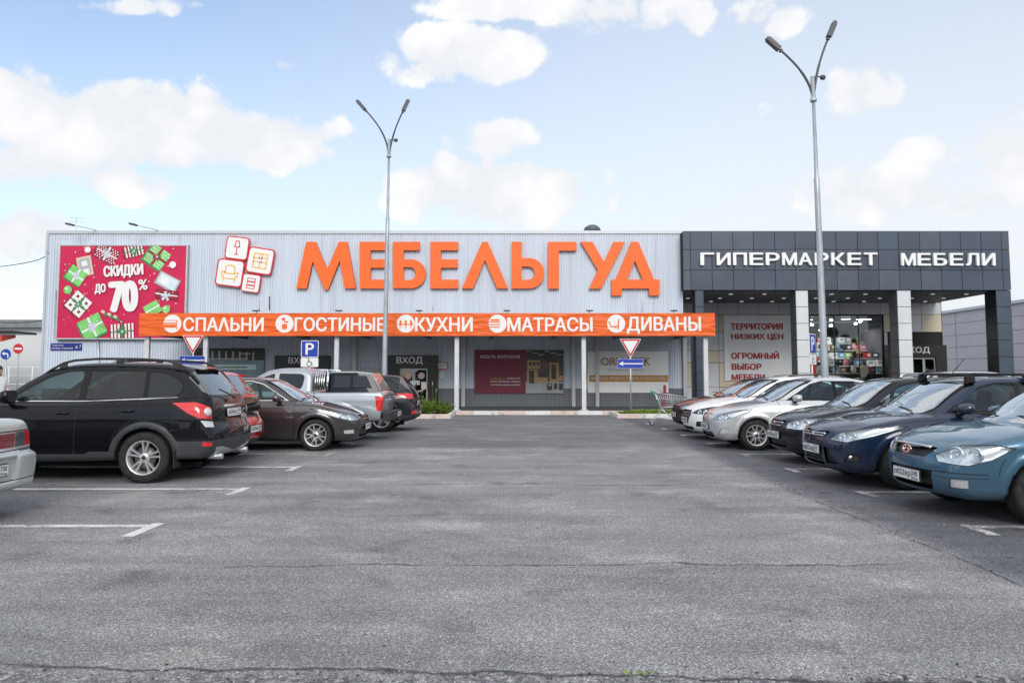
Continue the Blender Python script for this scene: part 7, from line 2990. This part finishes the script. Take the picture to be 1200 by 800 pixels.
def black_suv(loc, rz):
    P = scaled(SUV, 4.635, 1.85, 1.70)
    paint = paint_mat('black blue paint', (0.0022, 0.003, 0.006), .0, .35, coat_ior=1.3, dirt=.004)
    v = view(150)
    v2 = view(160)
    L = P['L']
    cl = arch_cladding(P['Ra'], P['Ra'] + .085, P['ra'], P['wr'], .40) + arch_cladding(P['Ra'], P['Ra'] + .085, P['fa'], P['wr'], .40)
    opt = dict(
        lamps=[dict(polys=[view(45)([(.14, .50, .80), (.26, .74, .78), (.66, .88, .98), (.5, .82, 1.02), (.2, .58, .94)])], mode=45, bowls=[(.25, .66, .87, .06)])],
        patches=[(150, v([(4.13, .92, 1.115), (4.42, .87, 1.125), (4.52, .72, 1.05), (4.56, .70, .875), (4.40, .87, .90), (4.30, .91, .97)]), 'tail_light', [M_RED], False, .0),
                 (150, v([(4.42, .86, .865), (4.57, .70, .845), (4.58, .70, .765), (4.48, .83, .775)]), 'reverse_lamp', [M_CLEAR], False, .0),
                 (150, v([(4.46, .86, .565), (4.56, .78, .555), (4.56, .78, .50), (4.46, .86, .51)]), 'reflector_strip', [M_RED], False, .0)],
        tint=M_TINT, chrome_belt=True, belt_rise=.045,
        handles=[(2.47, .97, paint), (3.38, 1.0, paint)], rim=(5, 'twin'), mirror_mat=paint, mirror_size=(.16, .24, .19),
        seams=[('rear', [(-.01, 1.19), (.56, 1.19), (.68, 1.10)], .010, 1), ('rear', [(-.01, .72), (.70, .72), (.78, .60)], .012, 1),
               ('side', [(2.66, .52), (1.4, .50)], .01, 1), ('side', [(3.52, .62), (4.5, .60)], .01, 1)],
        paints=[('side', q, 5) for q in cl] + [('side', [(1.3, .2), (3.3, .2), (3.3, .44), (1.3, .44)], 5), ('side', [(4.0, .2), (4.7, .2), (4.7, .58), (4.0, .54)], 5),
                ('rear', [(-.1, .2), (.92, .2), (.92, .58), (-.1, .60)], 5), ('rear', [(-.1, .34), (.60, .34), (.68, .50), (.62, .50), (.52, .48), (-.1, .48)], 6)])
    c = build_car('parked_suv', P, paint, .023, loc, rz, 'black SUV with roof rails and grey arch cladding, parked tail to the lane', 'suv', LEFT, opt)
    X = c.X
    roof_rails(c, P, 1.95, 4.25, 1.72, .60, M_PLAST, .018, .12)
    for s_ in (1, -1):                       # round clear lamp inside the red cluster
        p, n = c.sh_hit(4.5, .76, .985, 158, .002)
        b = MB()
        b.lathe([(.001, .016), (.045, .012), (.062, .0), (.064, -.03)], 20, 0, Matrix.Translation((p.x, s_ * p.y, p.z)) @ Vector((n.x, s_ * n.y, n.z)).to_track_quat('Z', 'Y').to_matrix().to_4x4())
        b.build('lamp_lens', [M_CLEAR], c.root)
        e = MB()
        e.tube([(X(4.30), s_ * .50, .33), (X(4.585), s_ * .50, .335)], [.04, .04], 12)
        e.build('exhaust_tip', [M_CHROME], c.root)
        m = MB()
        m.box((X(P['ra'] + .44), s_ * .83, .34), (.012, .22, .26))
        m.build('mud_flap', [M_PLAST], c.root)
    put_plate(c, .955, 180, 'к434ос', '750', tilt=R(-8))
    b = MB()
    b.tube([(c.sh_hit(4.6, abs(y), 1.05, 180)[0].x, y, 1.05) for y in (-.33, 0.01, .33)], .022, 8)
    b.build('tailgate_trim', [M_CHROME], c.root)
    b = MB()
    b.box((X(4.19), 0, 1.612), (.04, .30, .026))
    b.build('brake_light', [M_RED], c.root, bevel=.008)
    b = MB()
    for y in (-.42, 0):
        b.prism([(3.90, 1.650), (4.19, 1.612), (4.205, 1.597), (4.15, 1.588), (3.90, 1.60)], lambda f, z, d: (X(f), d, z - .02 * (d / .5) ** 2), y, y + .42)
    b.build('spoiler', [paint], c.root, bevel=.01)
    b = MB()
    b.tube([(X(4.53), .0, 1.19), (X(4.50), .22, 1.25), (X(4.47), .40, 1.30)], .010, 6)
    b.ball((X(4.54), 0, 1.18), .03, 8)
    b.build('rear_wiper', [M_PLAST], c.root)
    return c


def red_hatch(loc, rz):
    P = scaled(SUV, 4.14, 1.785, 1.61)
    P['lower'] = P['lower'][:12] + [(3.70, 1.08), (3.93, 1.06), (4.00, .98), (4.03, .80), (4.12, .66), (4.14, .52), (4.10, .38), (3.98, .28, 1)]
    P['wr'], P['Ra'], P['rr'] = .325, .375, .215
    P['ra'] = 3.42
    paint = paint_mat('bright red paint', (0.50, 0.006, 0.016), .15, .3, dirt=.05)
    v = view(158)
    opt = dict(
        patches=[(158, v([(3.90, .80, 1.02), (4.00, .64, 1.02), (4.03, .66, .80), (4.0, .80, .78)]), 'tail_light', [M_RED], False, .0),
                 (158, v([(4.02, .80, .76), (4.06, .62, .76), (4.08, .62, .62), (4.05, .80, .62)]), 'reverse_lamp', [M_CLEAR], False, .0)],
        paints=[('rear', [(-.1, .76), (.56, .76), (.60, 1.10), (-.1, 1.12)], 2), ('rear', [(-.1, .2), (.9, .2), (.9, .36), (-.1, .40)], 4)],
        tint=M_TINT, handles=[(2.2, .92, paint)], rim=(5, 'wide'))
    c = build_car('parked_car', P, paint, .03, loc, rz, 'bright red upright hatchback seen tail on just past the black SUV', 'car', LEFT, opt)
    put_plate(c, .56, 180, 'е207вр', '50')
    b = MB()
    b.box((c.X(3.90), 0, 1.50), (.05, .30, .03))
    b.build('brake_light', [M_RED], c.root)
    return c


def dark_crossover(loc, rz):
    P = scaled(SUV, 4.35, 1.80, 1.54)
    paint = paint_mat('dark slate paint', (0.012, 0.016, 0.022), .15, .3, dirt=.03)
    v = view(150)
    opt = dict(
        patches=[(150, v([(3.95, .90, 1.02), (4.22, .80, 1.03), (4.29, .56, 1.00), (4.30, .56, .90), (4.2, .84, .88), (4.0, .91, .95)]), 'tail_light', [M_RED], False, .0),
                 (150, v([(4.22, .80, .56), (4.36, .50, .56), (4.36, .50, .48), (4.22, .82, .48)]), 'reflector_strip', [M_RED], False, .0)],
        paints=[('rear', [(-.1, .2), (.92, .2), (.92, .44), (-.1, .46)], 4), ('side', [(1.2, .2), (4.6, .2), (4.6, .40), (1.2, .38)], 4)],
        tint=M_TINT, rim=(5, 'wide'))
    c = build_car('parked_suv', P, paint, .034, loc, rz, 'dark slate crossover with red tail lamps, farthest of the left row', 'suv', LEFT, opt)
    put_plate(c, .75, 180, 'в460хе', '77')
    return c


def rear_row(kind, loc, rz):
    """cars of the row behind, of which little more than the roofs shows"""
    if kind == 'dark':
        P = scaled(SUV, 4.5, 1.80, 1.60)
        paint = paint_mat('graphite paint', (0.03, 0.034, 0.04), .5, .3)
        c = build_car('parked_suv', P, paint, .036, loc, rz, 'graphite estate with silver roof rails, its roof showing above the navy hatchback', 'suv', 'cars parked in the row behind', dict(rim=(5, 'wide'), tint=M_TINT))
        roof_rails(c, P, 1.9, 4.1, 1.6, .58, M_ALLOY, .016)
    else:
        P = scaled(SUV, 4.4, 1.78, 1.54)
        paint = paint_mat('pale silver paint', (0.62, 0.63, 0.64), .4, .3)
        c = build_car('parked_suv', P, paint, .036, loc, rz, 'pale silver estate with black roof rails, its roof showing above the silver sedan', 'suv', 'cars parked in the row behind', dict(rim=(5, 'wide')))
        roof_rails(c, P, 1.9, 4.0, 1.54, .58, M_PLAST, .018, .06)
    return c


def silver_saloon_boot(loc, rz):
    """older silver saloon, nose in: its tail faces the lane"""
    P = scaled(SEDAN, 4.26, 1.68, 1.42)
    P['lower'] = P['lower'][:12] + [(3.5, 1.02), (3.85, 1.045), (4.05, 1.045), (4.13, 1.02), (4.165, .93), (4.17, .80), (4.175, .70), (4.25, .665), (4.26, .58), (4.25, .42), (4.235, .32), (4.12, .27, 1)]
    P['green'] = P['green'][:7] + [(2.85, 1.415), (3.2, 1.38), (3.5, 1.24), (3.82, 1.06), (3.9, .80, 1)]
    P['plan'] = [(-.3, .54), (0, .63), (.15, .71), (.4, .78), (.8, .825), (1.4, .84), (3.2, .84), (3.8, .83), (4.1, .80), (4.26, .755), (4.6, .70)]
    P['tail'] = .085
    P['rl'] = .07
    P['side_windows'][1] = [(2.47, 1.0, .02), (2.47, 1.33, .02), (2.85, 1.315, .1), (3.2, 1.25, .1), (3.38, 1.10, .04), (3.32, 1.02, .03)]
    P['trims'][1] = P['trims'][1][:1] + [(3.2, 1.27), (3.45, 1.1), (3.4, .99)] + P['trims'][1][-1:]
    paint = paint_mat('pale silver green paint', (0.52, 0.55, 0.54), .4, .3, dirt=.05)
    v = view(170)
    def lamp(y0, y1, z0, z1):
        return ('rear', [(y0, z0), (y1, z0), (y1, z1), (y0, z1)])
    opt = dict(
        patches=[lamp(-.1, .42, .735, .885) + ('tail_light', [M_RED2], True, .0),
                 lamp(.425, .62, .735, .895) + ('reverse_lamp', [M_SMOKE], False, .0),
                 (150, view(150)([(4.17, .625, .74), (4.17, .625, .90), (3.95, .84, .90), (3.95, .84, .74)]), 'turn_lamp', [M_RED], False, .0)],
        seams=[('rear', [(-.01, .905), (.66, .905), (.80, .93)], .012, 1), ('rear', [(-.01, .70), (.9, .71)], .012, 1), ('side', [(3.85, .70), (4.3, .69)], .010, 1),
               ('rear', [(-.01, .395), (.9, .40)], .010, 1)],
        hood=True, rim=(5, 'wide'))
    P['cuts'] = [(4.19, 4.5, -.36, .36, .40, .63, .05)]
    c = build_car('parked_car', P, paint, .022, loc, rz, 'pale silver older saloon cut by the left edge of the photo, boot towards the lane', 'car', LEFT, opt)
    put_plate(c, .515, 180, 'с846мт', '750')
    return c


PICK = dict(
    L=5.1, W=1.78, H=1.72,
    lower=[(.2, .36, 1), (.05, .42), (.0, .56), (.0, .74), (.05, .90), (.2, .98), (.5, 1.03), (1.0, 1.08), (1.4, 1.11), (2.2, 1.13), (2.98, 1.15, 1), (3.02, 1.15, 1), (4.0, 1.16), (4.88, 1.17, 1), (4.93, 1.14), (4.92, .7), (4.90, .48, 1), (4.6, .46)],
    green=[(1.02, .95, 1), (1.1, 1.05), (1.45, 1.26), (1.85, 1.50), (2.1, 1.62), (2.4, 1.69), (2.8, 1.71), (3.1, 1.695), (3.24, 1.62), (3.30, 1.3), (3.32, .95, 1)],
    plan=[(-.3, .60), (0, .68), (.15, .76), (.4, .83), (.8, .87), (1.4, .885), (3.4, .885), (4.4, .88), (4.92, .865), (5.3, .85)],
    sect=[(.1, -.12), (.34, -.07), (.44, -.02), (.55, -.0), (.80, .0), (.95, -.005), (1.05, -.02), (1.15, -.035), (1.25, -.08)],
    gsect=[(.9, .84), (1.13, .80), (1.65, .63), (1.9, .53)],
    nose=.20, tail=.02, wsc=.20, rsc=.05, gtaper=.0, rl=.06,
    wr=.36, Ra=.43, rr=.215, fa=.88, ra=3.95, tw=.245,
    side_windows=[[(1.66, 1.16, .02), (1.86, 1.30, .06), (2.14, 1.49, .1), (2.36, 1.56, .04), (2.40, 1.565, .02), (2.40, 1.15, .03)],
                  [(2.50, 1.15, .03), (2.50, 1.57, .03), (3.02, 1.56, .08), (3.10, 1.50, .06), (3.06, 1.24, .10), (2.96, 1.16, .08)]],
    trims=[],
    windscreen=[(-.1, 1.11), (.6, 1.11), (.68, 1.13), (.70, 1.18), (.58, 1.55), (.54, 1.59), (-.1, 1.60)],
    backlight=[(-.1, 1.26), (.54, 1.26), (.56, 1.30), (.50, 1.55), (-.1, 1.58)],
    doors=[[(1.42, .42), (1.42, 1.13), (2.45, 1.14), (2.45, .42)], [(2.45, .42), (2.45, 1.14), (3.20, 1.15), (3.20, .80), (3.10, .42)]],
    hood_cut=[(.22, -.1), (.26, .5), (.42, .63), (.8, .72), (1.26, .74), (1.12, -.1)],
    f_dash=1.35, f_back=3.15, mir_f=1.72, mir_z=1.18, belt=1.13, ws_f0=1.12, ws_f1=2.4, bl_f0=3.1,
)


def pickup(loc, rz):
    P = scaled(PICK, 5.1, 1.78, 1.70)
    P['cuts'] = [(3.42, 4.82, -.78, .78, .70, 1.6, .02)]
    paint = paint_mat('silver grey paint', (0.36, 0.39, 0.43), .5, .3, dirt=.08)
    v = view(150)
    opt = dict(
        patches=[(150, v([(4.82, .89, 1.03), (4.93, .78, 1.03), (4.93, .78, .70), (4.82, .89, .70)]), 'tail_light', [M_RED], False, .0)],
        seams=[('side', [(3.36, .46), (3.36, 1.14)], .02, 1), ('rear', [(.74, .52), (.74, 1.13)], .012, 1), ('side', [(3.0, 1.0), (3.3, .98)], .004, 1)],
        tint=M_TINT, glass=M_TINT, rim=(6, 'wide'), handles=[(2.28, .98, paint), (3.05, 1.0, paint)], mirror_mat=M_CHROME, mirror_size=(.15, .24, .2))
    c = build_car('pickup_truck', P, paint, .030, loc, rz, 'silver double cab pickup with dark canopy over its bed, tail to the lane', 'pickup', LEFT, opt)
    X = c.X
    b = MB()                                   # load bed canopy: dark glass sides under a pale roof
    secs = [(3.62, .77, 1.09, 1.57, .60), (3.70, .77, 1.09, 1.60, .62), (4.3, .77, 1.09, 1.60, .62), (4.62, .76, 1.09, 1.56, .60), (4.86, .74, 1.09, 1.16, .69)]
    for k, (f, y0, z0, z1, y1) in enumerate(secs):
        pass
    vs, fs = [], []
    for f, y0, z0, z1, y1 in secs:
        vs += [(X(f), -y0, z0), (X(f), -y1, z1 - .03), (X(f), -y1 + .07, z1), (X(f), y1 - .07, z1), (X(f), y1, z1 - .03), (X(f), y0, z0)]
    m = MB()
    for i in range(len(secs) - 1):
        for k in range(5):
            m.add(vs, [(i * 6 + k, i * 6 + k + 1, i * 6 + 7 + k, i * 6 + 6 + k)], 0 if k in (1, 2, 3) else 1)
    m.add(vs, [(0, 1, 2, 3, 4, 5)], 1)
    n = (len(secs) - 1) * 6
    m.add(vs, [(n, n + 1, n + 2, n + 3, n + 4, n + 5)], 1)
    cp = m.build('canopy', [paint, M_TRIM], c.root)
    for s_ in (1, -1):
        for a, b_ in ((3.78, 4.16), (4.22, 4.66)):
            w = MB()
            ff = lambda f, z: (X(f), s_ * (.785 - (.155) * (z - 1.09) / .48), z)
            w.add([ff(a, 1.23), ff(b_, 1.23), ff(b_ - (.14 if b_ > 4.5 else 0), 1.50), ff(a, 1.50)], [(0, 1, 2, 3)], 0)
            w.build('canopy_window', [M_TINT], c.root)
    for s_ in (1, -1):                         # sports bar behind the cab
        b = MB()
        for f in (3.36, 3.41, 3.46, 3.51, 3.56):
            b.tube([(X(f), s_ * .80, 1.16), (X(f), s_ * .76, 1.40), (X(f), s_ * .66, 1.60), (X(f), s_ * .58, 1.63)], .013, 6)
        b.tube([(X(3.33), s_ * .60, 1.63), (X(3.60), s_ * .60, 1.62), (X(3.64), s_ * .70, 1.5), (X(3.64), s_ * .80, 1.16)], .03, 8)
        b.build('sports_bar', [M_CHROME], c.root)
    b = MB()
    b.span((X(4.94), -.86, .47), (X(5.10), .86, .66))
    b.span((X(5.08), -.30, .46), (X(5.11), .30, .60))
    b.build('rear_bumper', [M_PLAST], c.root, bevel=.02)
    b = MB()
    b.tube([(X(5.0), 0, .40), (X(5.2), 0, .40)], .03, 8)
    b.ball((X(5.2), 0, .45), .035, 10)
    b.build('tow_hitch', [M_PLAST], c.root)
    plate(c.root, (X(5.118), -.52, .57), PLATE_R, 'о571ка', '750', w=.52)
    b = MB()
    b.tube([(X(4.945), -.14, .98), (X(4.97), -.10, .98), (X(4.97), .10, .98), (X(4.945), .14, .98)], .018, 6)
    b.build('tailgate_handle', [M_CHROME], c.root)
    return c
# ------------------------------------------------------------------ shopping trolley
def trolley(loc, rz):
    root = empty('shopping_trolley', loc, rz)
    tag(root, 'wire shopping trolley with green handle left beside the parked burgundy car', 'trolley')
    M_WIRE = pmat('trolley wire', (.62, .64, .66), .3, .8)
    M_GREENP = pmat('green plastic', (.03, .32, .10), .4)
    # handle end at x=0, basket runs to +x
    A = lambda x, s_, z: Vector((x, s_, z))
    top0, top1, bot0, bot1 = (.06, .27, .98), (.98, .20, .86), (.20, .24, .52), (.90, .17, .58)
    m = MB()
    for s_ in (1, -1):
        c = [A(top0[0], s_ * top0[1], top0[2]), A(top1[0], s_ * top1[1], top1[2]), A(bot1[0], s_ * bot1[1], bot1[2]), A(bot0[0], s_ * bot0[1], bot0[2])]
        m.tube(c + [c[0]], .008, 6)
        for k in range(1, 14):
            t = k / 14
            m.tube([c[0].lerp(c[1], t), c[3].lerp(c[2], t)], .0035, 4)
        for k in range(1, 5):
            t = k / 5
            m.tube([c[0].lerp(c[3], t), c[1].lerp(c[2], t)], .0035, 4)
    for k in range(8):
        t = k / 7
        a, b = A(bot0[0], bot0[1], bot0[2]).lerp(A(bot1[0], bot1[1], bot1[2]), t), A(bot0[0], -bot0[1], bot0[2]).lerp(A(bot1[0], -bot1[1], bot1[2]), t)
        m.tube([a, b], .0035, 4)
    for t0, b0 in ((top0, bot0), (top1, bot1)):
        for k in range(9):
            t = -1 + k / 4
            m.tube([A(t0[0], t * t0[1], t0[2]), A(b0[0], t * b0[1], b0[2])], .0035, 4)
        m.tube([A(t0[0], -t0[1], t0[2]), A(t0[0], t0[1], t0[2])], .008, 6)
    m.build('basket', [M_WIRE], root)
    m = MB()
    m.tube([(-.04, -.29, 1.02), (-.06, -.2, 1.03), (-.06, .2, 1.03), (-.04, .29, 1.02)], .020, 8)
    m.build('handle', [M_GREENP], root)
    m = MB()
    for s_ in (1, -1):
        m.box((.02, s_ * .285, .985), (.10, .03, .07), 0)
    m.box((.13, 0, .72), (.02, .40, .10), 0, Matrix.Rotation(R(-15), 3, 'Y'))
    m.box((.97, 0, .84), (.03, .30, .05), 0)
    m.build('plastic_trim', [M_GREENP], root, bevel=.01)
    m = MB()
    for s_ in (1, -1):
        m.tube([(-.03, s_ * .27, 1.01), (.06, s_ * .27, .96), (.24, s_ * .24, .50), (.16, s_ * .25, .32), (-.02, s_ * .27, .16), (-.06, s_ * .27, .12)], .012, 8)
        m.tube([(.24, s_ * .24, .50), (.34, s_ * .24, .40), (.60, s_ * .20, .22), (.92, s_ * .17, .14)], .012, 8)
        m.tube([(.06, s_ * .262, .22), (.85, s_ * .18, .16)], .010, 8)
    m.tube([(.24, -.24, .50), (.24, .24, .50)], .01, 6)
    m.build('frame', [M_WIRE], root)
    for x, y in ((-.06, .27), (-.06, -.27), (.92, .17), (.92, -.17)):
        w = MB()
        w.cyl((x, y - .015, .055), (x, y + .015, .055), .055, n=18)
        o = w.build('castor', [M_TYRE], root)
        w = MB()
        w.span((x - .012, y - .022, .05), (x + .03, y - .017, .14))
        w.span((x - .012, y + .017, .05), (x + .03, y + .022, .14))
        w.cyl((x, y - .018, .055), (x, y + .018, .055), .03, n=10)
        w.build('fork', [M_WIRE], o)
    return root


trolley((at(765.5, 470, 22.6).x, 22.6, 0), R(-6))
# red fire extinguisher post by the wall behind the trolley
p = at(779, 457, YW - .5)
fe = empty('bollard', (p.x, YW - .5, .13))
tag(fe, 'dark red bollard by the wall behind the trolley', 'bollard')
m = MB()
m.lathe([(.09, 0), (.09, .05), (.06, .06), (.06, p.z + .05), (.045, p.z + .09), (.001, p.z + .10)], 14)
m.build('post', [pmat('dark red paint', (.32, .02, .03), .4)], fe)
# ------------------------------------------------------------------ person at the left edge
def person(loc, rz):
    root = empty('person', loc, rz)
    tag(root, 'person in a white shirt walking at the left edge, behind the black SUV', 'person')
    J = {'pel': (0, 0, .95, .155, .12), 'wa': (0, .0, 1.10, .145, .10), 'ch': (0, -.01, 1.32, .175, .115), 'nk0': (0, .0, 1.47, .075, .07), 'nk': (0, -.01, 1.54, .055, .055), 'hd': (0, -.02, 1.63, .078, .092), 'tp': (0, -.015, 1.74, .065, .075)}
    for s_, n in ((1, 'L'), (-1, 'R')):
        st = .22 if s_ > 0 else -.16
        J.update({'sh' + n: (s_ * .17, 0, 1.43, .062, .06), 'el' + n: (s_ * .24, .04 * s_ - .02, 1.16, .044, .044), 'wr' + n: (s_ * .22, -.16 if s_ > 0 else -.02, .96 if s_ < 0 else 1.05, .030, .026), 'ha' + n: (s_ * .21, -.22 if s_ > 0 else -.05, .88 if s_ < 0 else 1.07, .036, .022),
                  'hp' + n: (s_ * .09, 0, .90, .088, .09), 'kn' + n: (s_ * .10, -st * .6, .50, .056, .06), 'an' + n: (s_ * .10, -st * .7 + (.10 if s_ < 0 else 0), .09, .040, .044), 'to' + n: (s_ * .11, -st * .7 - .14 + (.10 if s_ < 0 else 0), .035, .042, .030)})
    E = [('pel', 'wa'), ('wa', 'ch'), ('ch', 'nk0'), ('nk0', 'nk'), ('nk', 'hd'), ('hd', 'tp')]
    for n in 'LR':
        E += [('ch', 'sh' + n), ('sh' + n, 'el' + n), ('el' + n, 'wr' + n), ('wr' + n, 'ha' + n), ('pel', 'hp' + n), ('hp' + n, 'kn' + n), ('kn' + n, 'an' + n), ('an' + n, 'to' + n)]
    ks = list(J)
    co = [J[k][:3] for k in ks]
    rad = [J[k][3:] for k in ks]
    ed = [(ks.index(a), ks.index(b)) for a, b in E]
    for s_, n in ((1, 'L'), (-1, 'R')):                     # fingers and thumb
        h = Vector(J['ha' + n][:3]); w = Vector(J['wr' + n][:3])
        d = (h - w).normalized()
        sd_ = d.cross(Vector((1, 0, 0))).normalized()
        for k, ln in enumerate((.075, .085, .08, .065)):
            a = h + sd_ * (.024 - k * .016) + d * .01
            i = len(co)
            co += [a[:], (a + d * ln * .6 + Vector((-s_ * .008, 0, 0)))[:], (a + d * ln + Vector((-s_ * .025, 0, 0)))[:]]
            rad += [(.011, .011), (.009, .009), (.007, .007)]
            ed += [(ks.index('ha' + n), i), (i, i + 1), (i + 1, i + 2)]
        a = w.lerp(h, .45) + sd_ * .03
        i = len(co)
        co += [a[:], (a + sd_ * .025 + d * .04)[:]]
        rad += [(.013, .013), (.009, .009)]
        ed += [(ks.index('wr' + n), i), (i, i + 1)]
    me = bpy.data.meshes.new('body')
    me.from_pydata(co, ed, [])
    o = bpy.data.objects.new('body', me)
    COL.objects.link(o)
    sk = o.modifiers.new('skin', 'SKIN')
    for v, r_ in zip(me.skin_vertices[0].data if me.skin_vertices else [], rad):
        v.radius = r_
    return root, o, co, rad, ks


def build_person(loc, rz):
    root, o, co, rad, ks = person(loc, rz)
    me = o.data
    if not me.skin_vertices:
        bpy.context.view_layer.objects.active = o
        o.select_set(True)
        bpy.ops.mesh.customdata_skin_add()
    for k, v in enumerate(me.skin_vertices[0].data):
        v.radius = rad[k]
        v.use_root = (k == 0)
    sub = o.modifiers.new('sub', 'SUBSURF')
    sub.levels = sub.render_levels = 2
    dg = bpy.context.evaluated_depsgraph_get()
    dg.update()
    nm = bpy.data.meshes.new_from_object(o.evaluated_get(dg))
    bpy.data.objects.remove(o)
    skin = pmat('skin', (.50, .30, .22), .5)
    shirt = pmat('white shirt', (.72, .73, .75), .8)
    jeans = pmat('blue jeans', (.05, .07, .12), .85)
    shoe = pmat('shoe', (.04, .035, .03), .6)
    nm.materials.clear()
    for f in nm.polygons:
        c = f.center
        f.use_smooth = True
        arm = abs(c.x) > .205 and c.z < 1.22 and c.z > .75
        f.material_index = 3 if c.z < .085 else 2 if c.z < .96 and not arm and abs(c.x) < .2 else 0 if (c.z > 1.50 or arm) else 1
    body = link_mesh('body', nm, [skin, shirt, jeans, shoe], root)
    m = MB()
    m.ball((0, .005, 1.70), (.088, .104, .085), 14)
    m.ball((0, .045, 1.64), (.082, .07, .10), 12)
    m.build('hair', [pmat('dark hair', (.02, .016, .013), .7)], root)
    m = MB()
    for s_ in (1, -1):
        m.ball((s_ * .032, -.100, 1.655), .011, 8, 0)
        m.ball((s_ * .078, -.005, 1.64), (.012, .022, .032), 8, 1)
    m.ball((0, -.114, 1.625), (.014, .022, .022), 8, 1)
    m.ball((0, -.102, 1.580), (.026, .010, .008), 8, 2)
    m.build('face_features', [pmat('eye', (.03, .02, .02), .2), skin, pmat('lips', (.35, .12, .10), .5)], root)
    return root


build_person((at(-1, 430, 20.5).x, 20.5, 0), R(60))

# ------------------------------------------------------------------ the parked vehicles
FACE_L, FACE_R = R(180), R(0)


def park(fn, nose_x, yc, facing, *a, drift=0.0):
    """nose (or tail) of the vehicle at nose_x; facing -1 looks towards -x"""
    return fn, nose_x, yc, facing, a, drift


def place(fn, edge, yc, rz, end, *a):
    """end: which end stands at edge: 'nose' or 'tail'"""
    c = fn(*a, (0, 0, 0), rz)
    L = c.P['L']
    sgn = 1 if end == 'nose' else -1
    d = Vector((math.cos(rz), math.sin(rz), 0)) * sgn
    c.root.location = Vector((edge, yc, 0)) - d * L / 2
    return c


place(teal_hatch, 4.42, 8.30, R(180), 'nose')
place(navy_hatch, 4.30, 10.62, R(180.5), 'nose')
place(black_hatch, 4.62, 13.05, R(180), 'nose')
place(silver_sedan, 4.10, 15.70, R(179.5), 'nose')
place(white_sedan, 4.18, 17.85, R(180), 'nose')
place(burgundy_car, 4.42, 20.15, R(180.5), 'nose')
place(silver_saloon_boot, -5.25, 7.55, R(180), 'tail')
place(black_suv, -4.16, 11.28, R(180), 'tail')
place(red_hatch, -4.58, 13.20, R(180), 'tail')
place(brown_hatch, -3.05, 15.62, R(0), 'nose')
place(pickup, -2.80, 17.75, R(180), 'tail')
place(dark_crossover, -2.55, 20.6, R(180), 'tail')
place(rear_row, 11.6, 21.5, R(0), 'nose', 'pale')
place(rear_row, 13.4, 17.3, R(0), 'nose', 'dark')
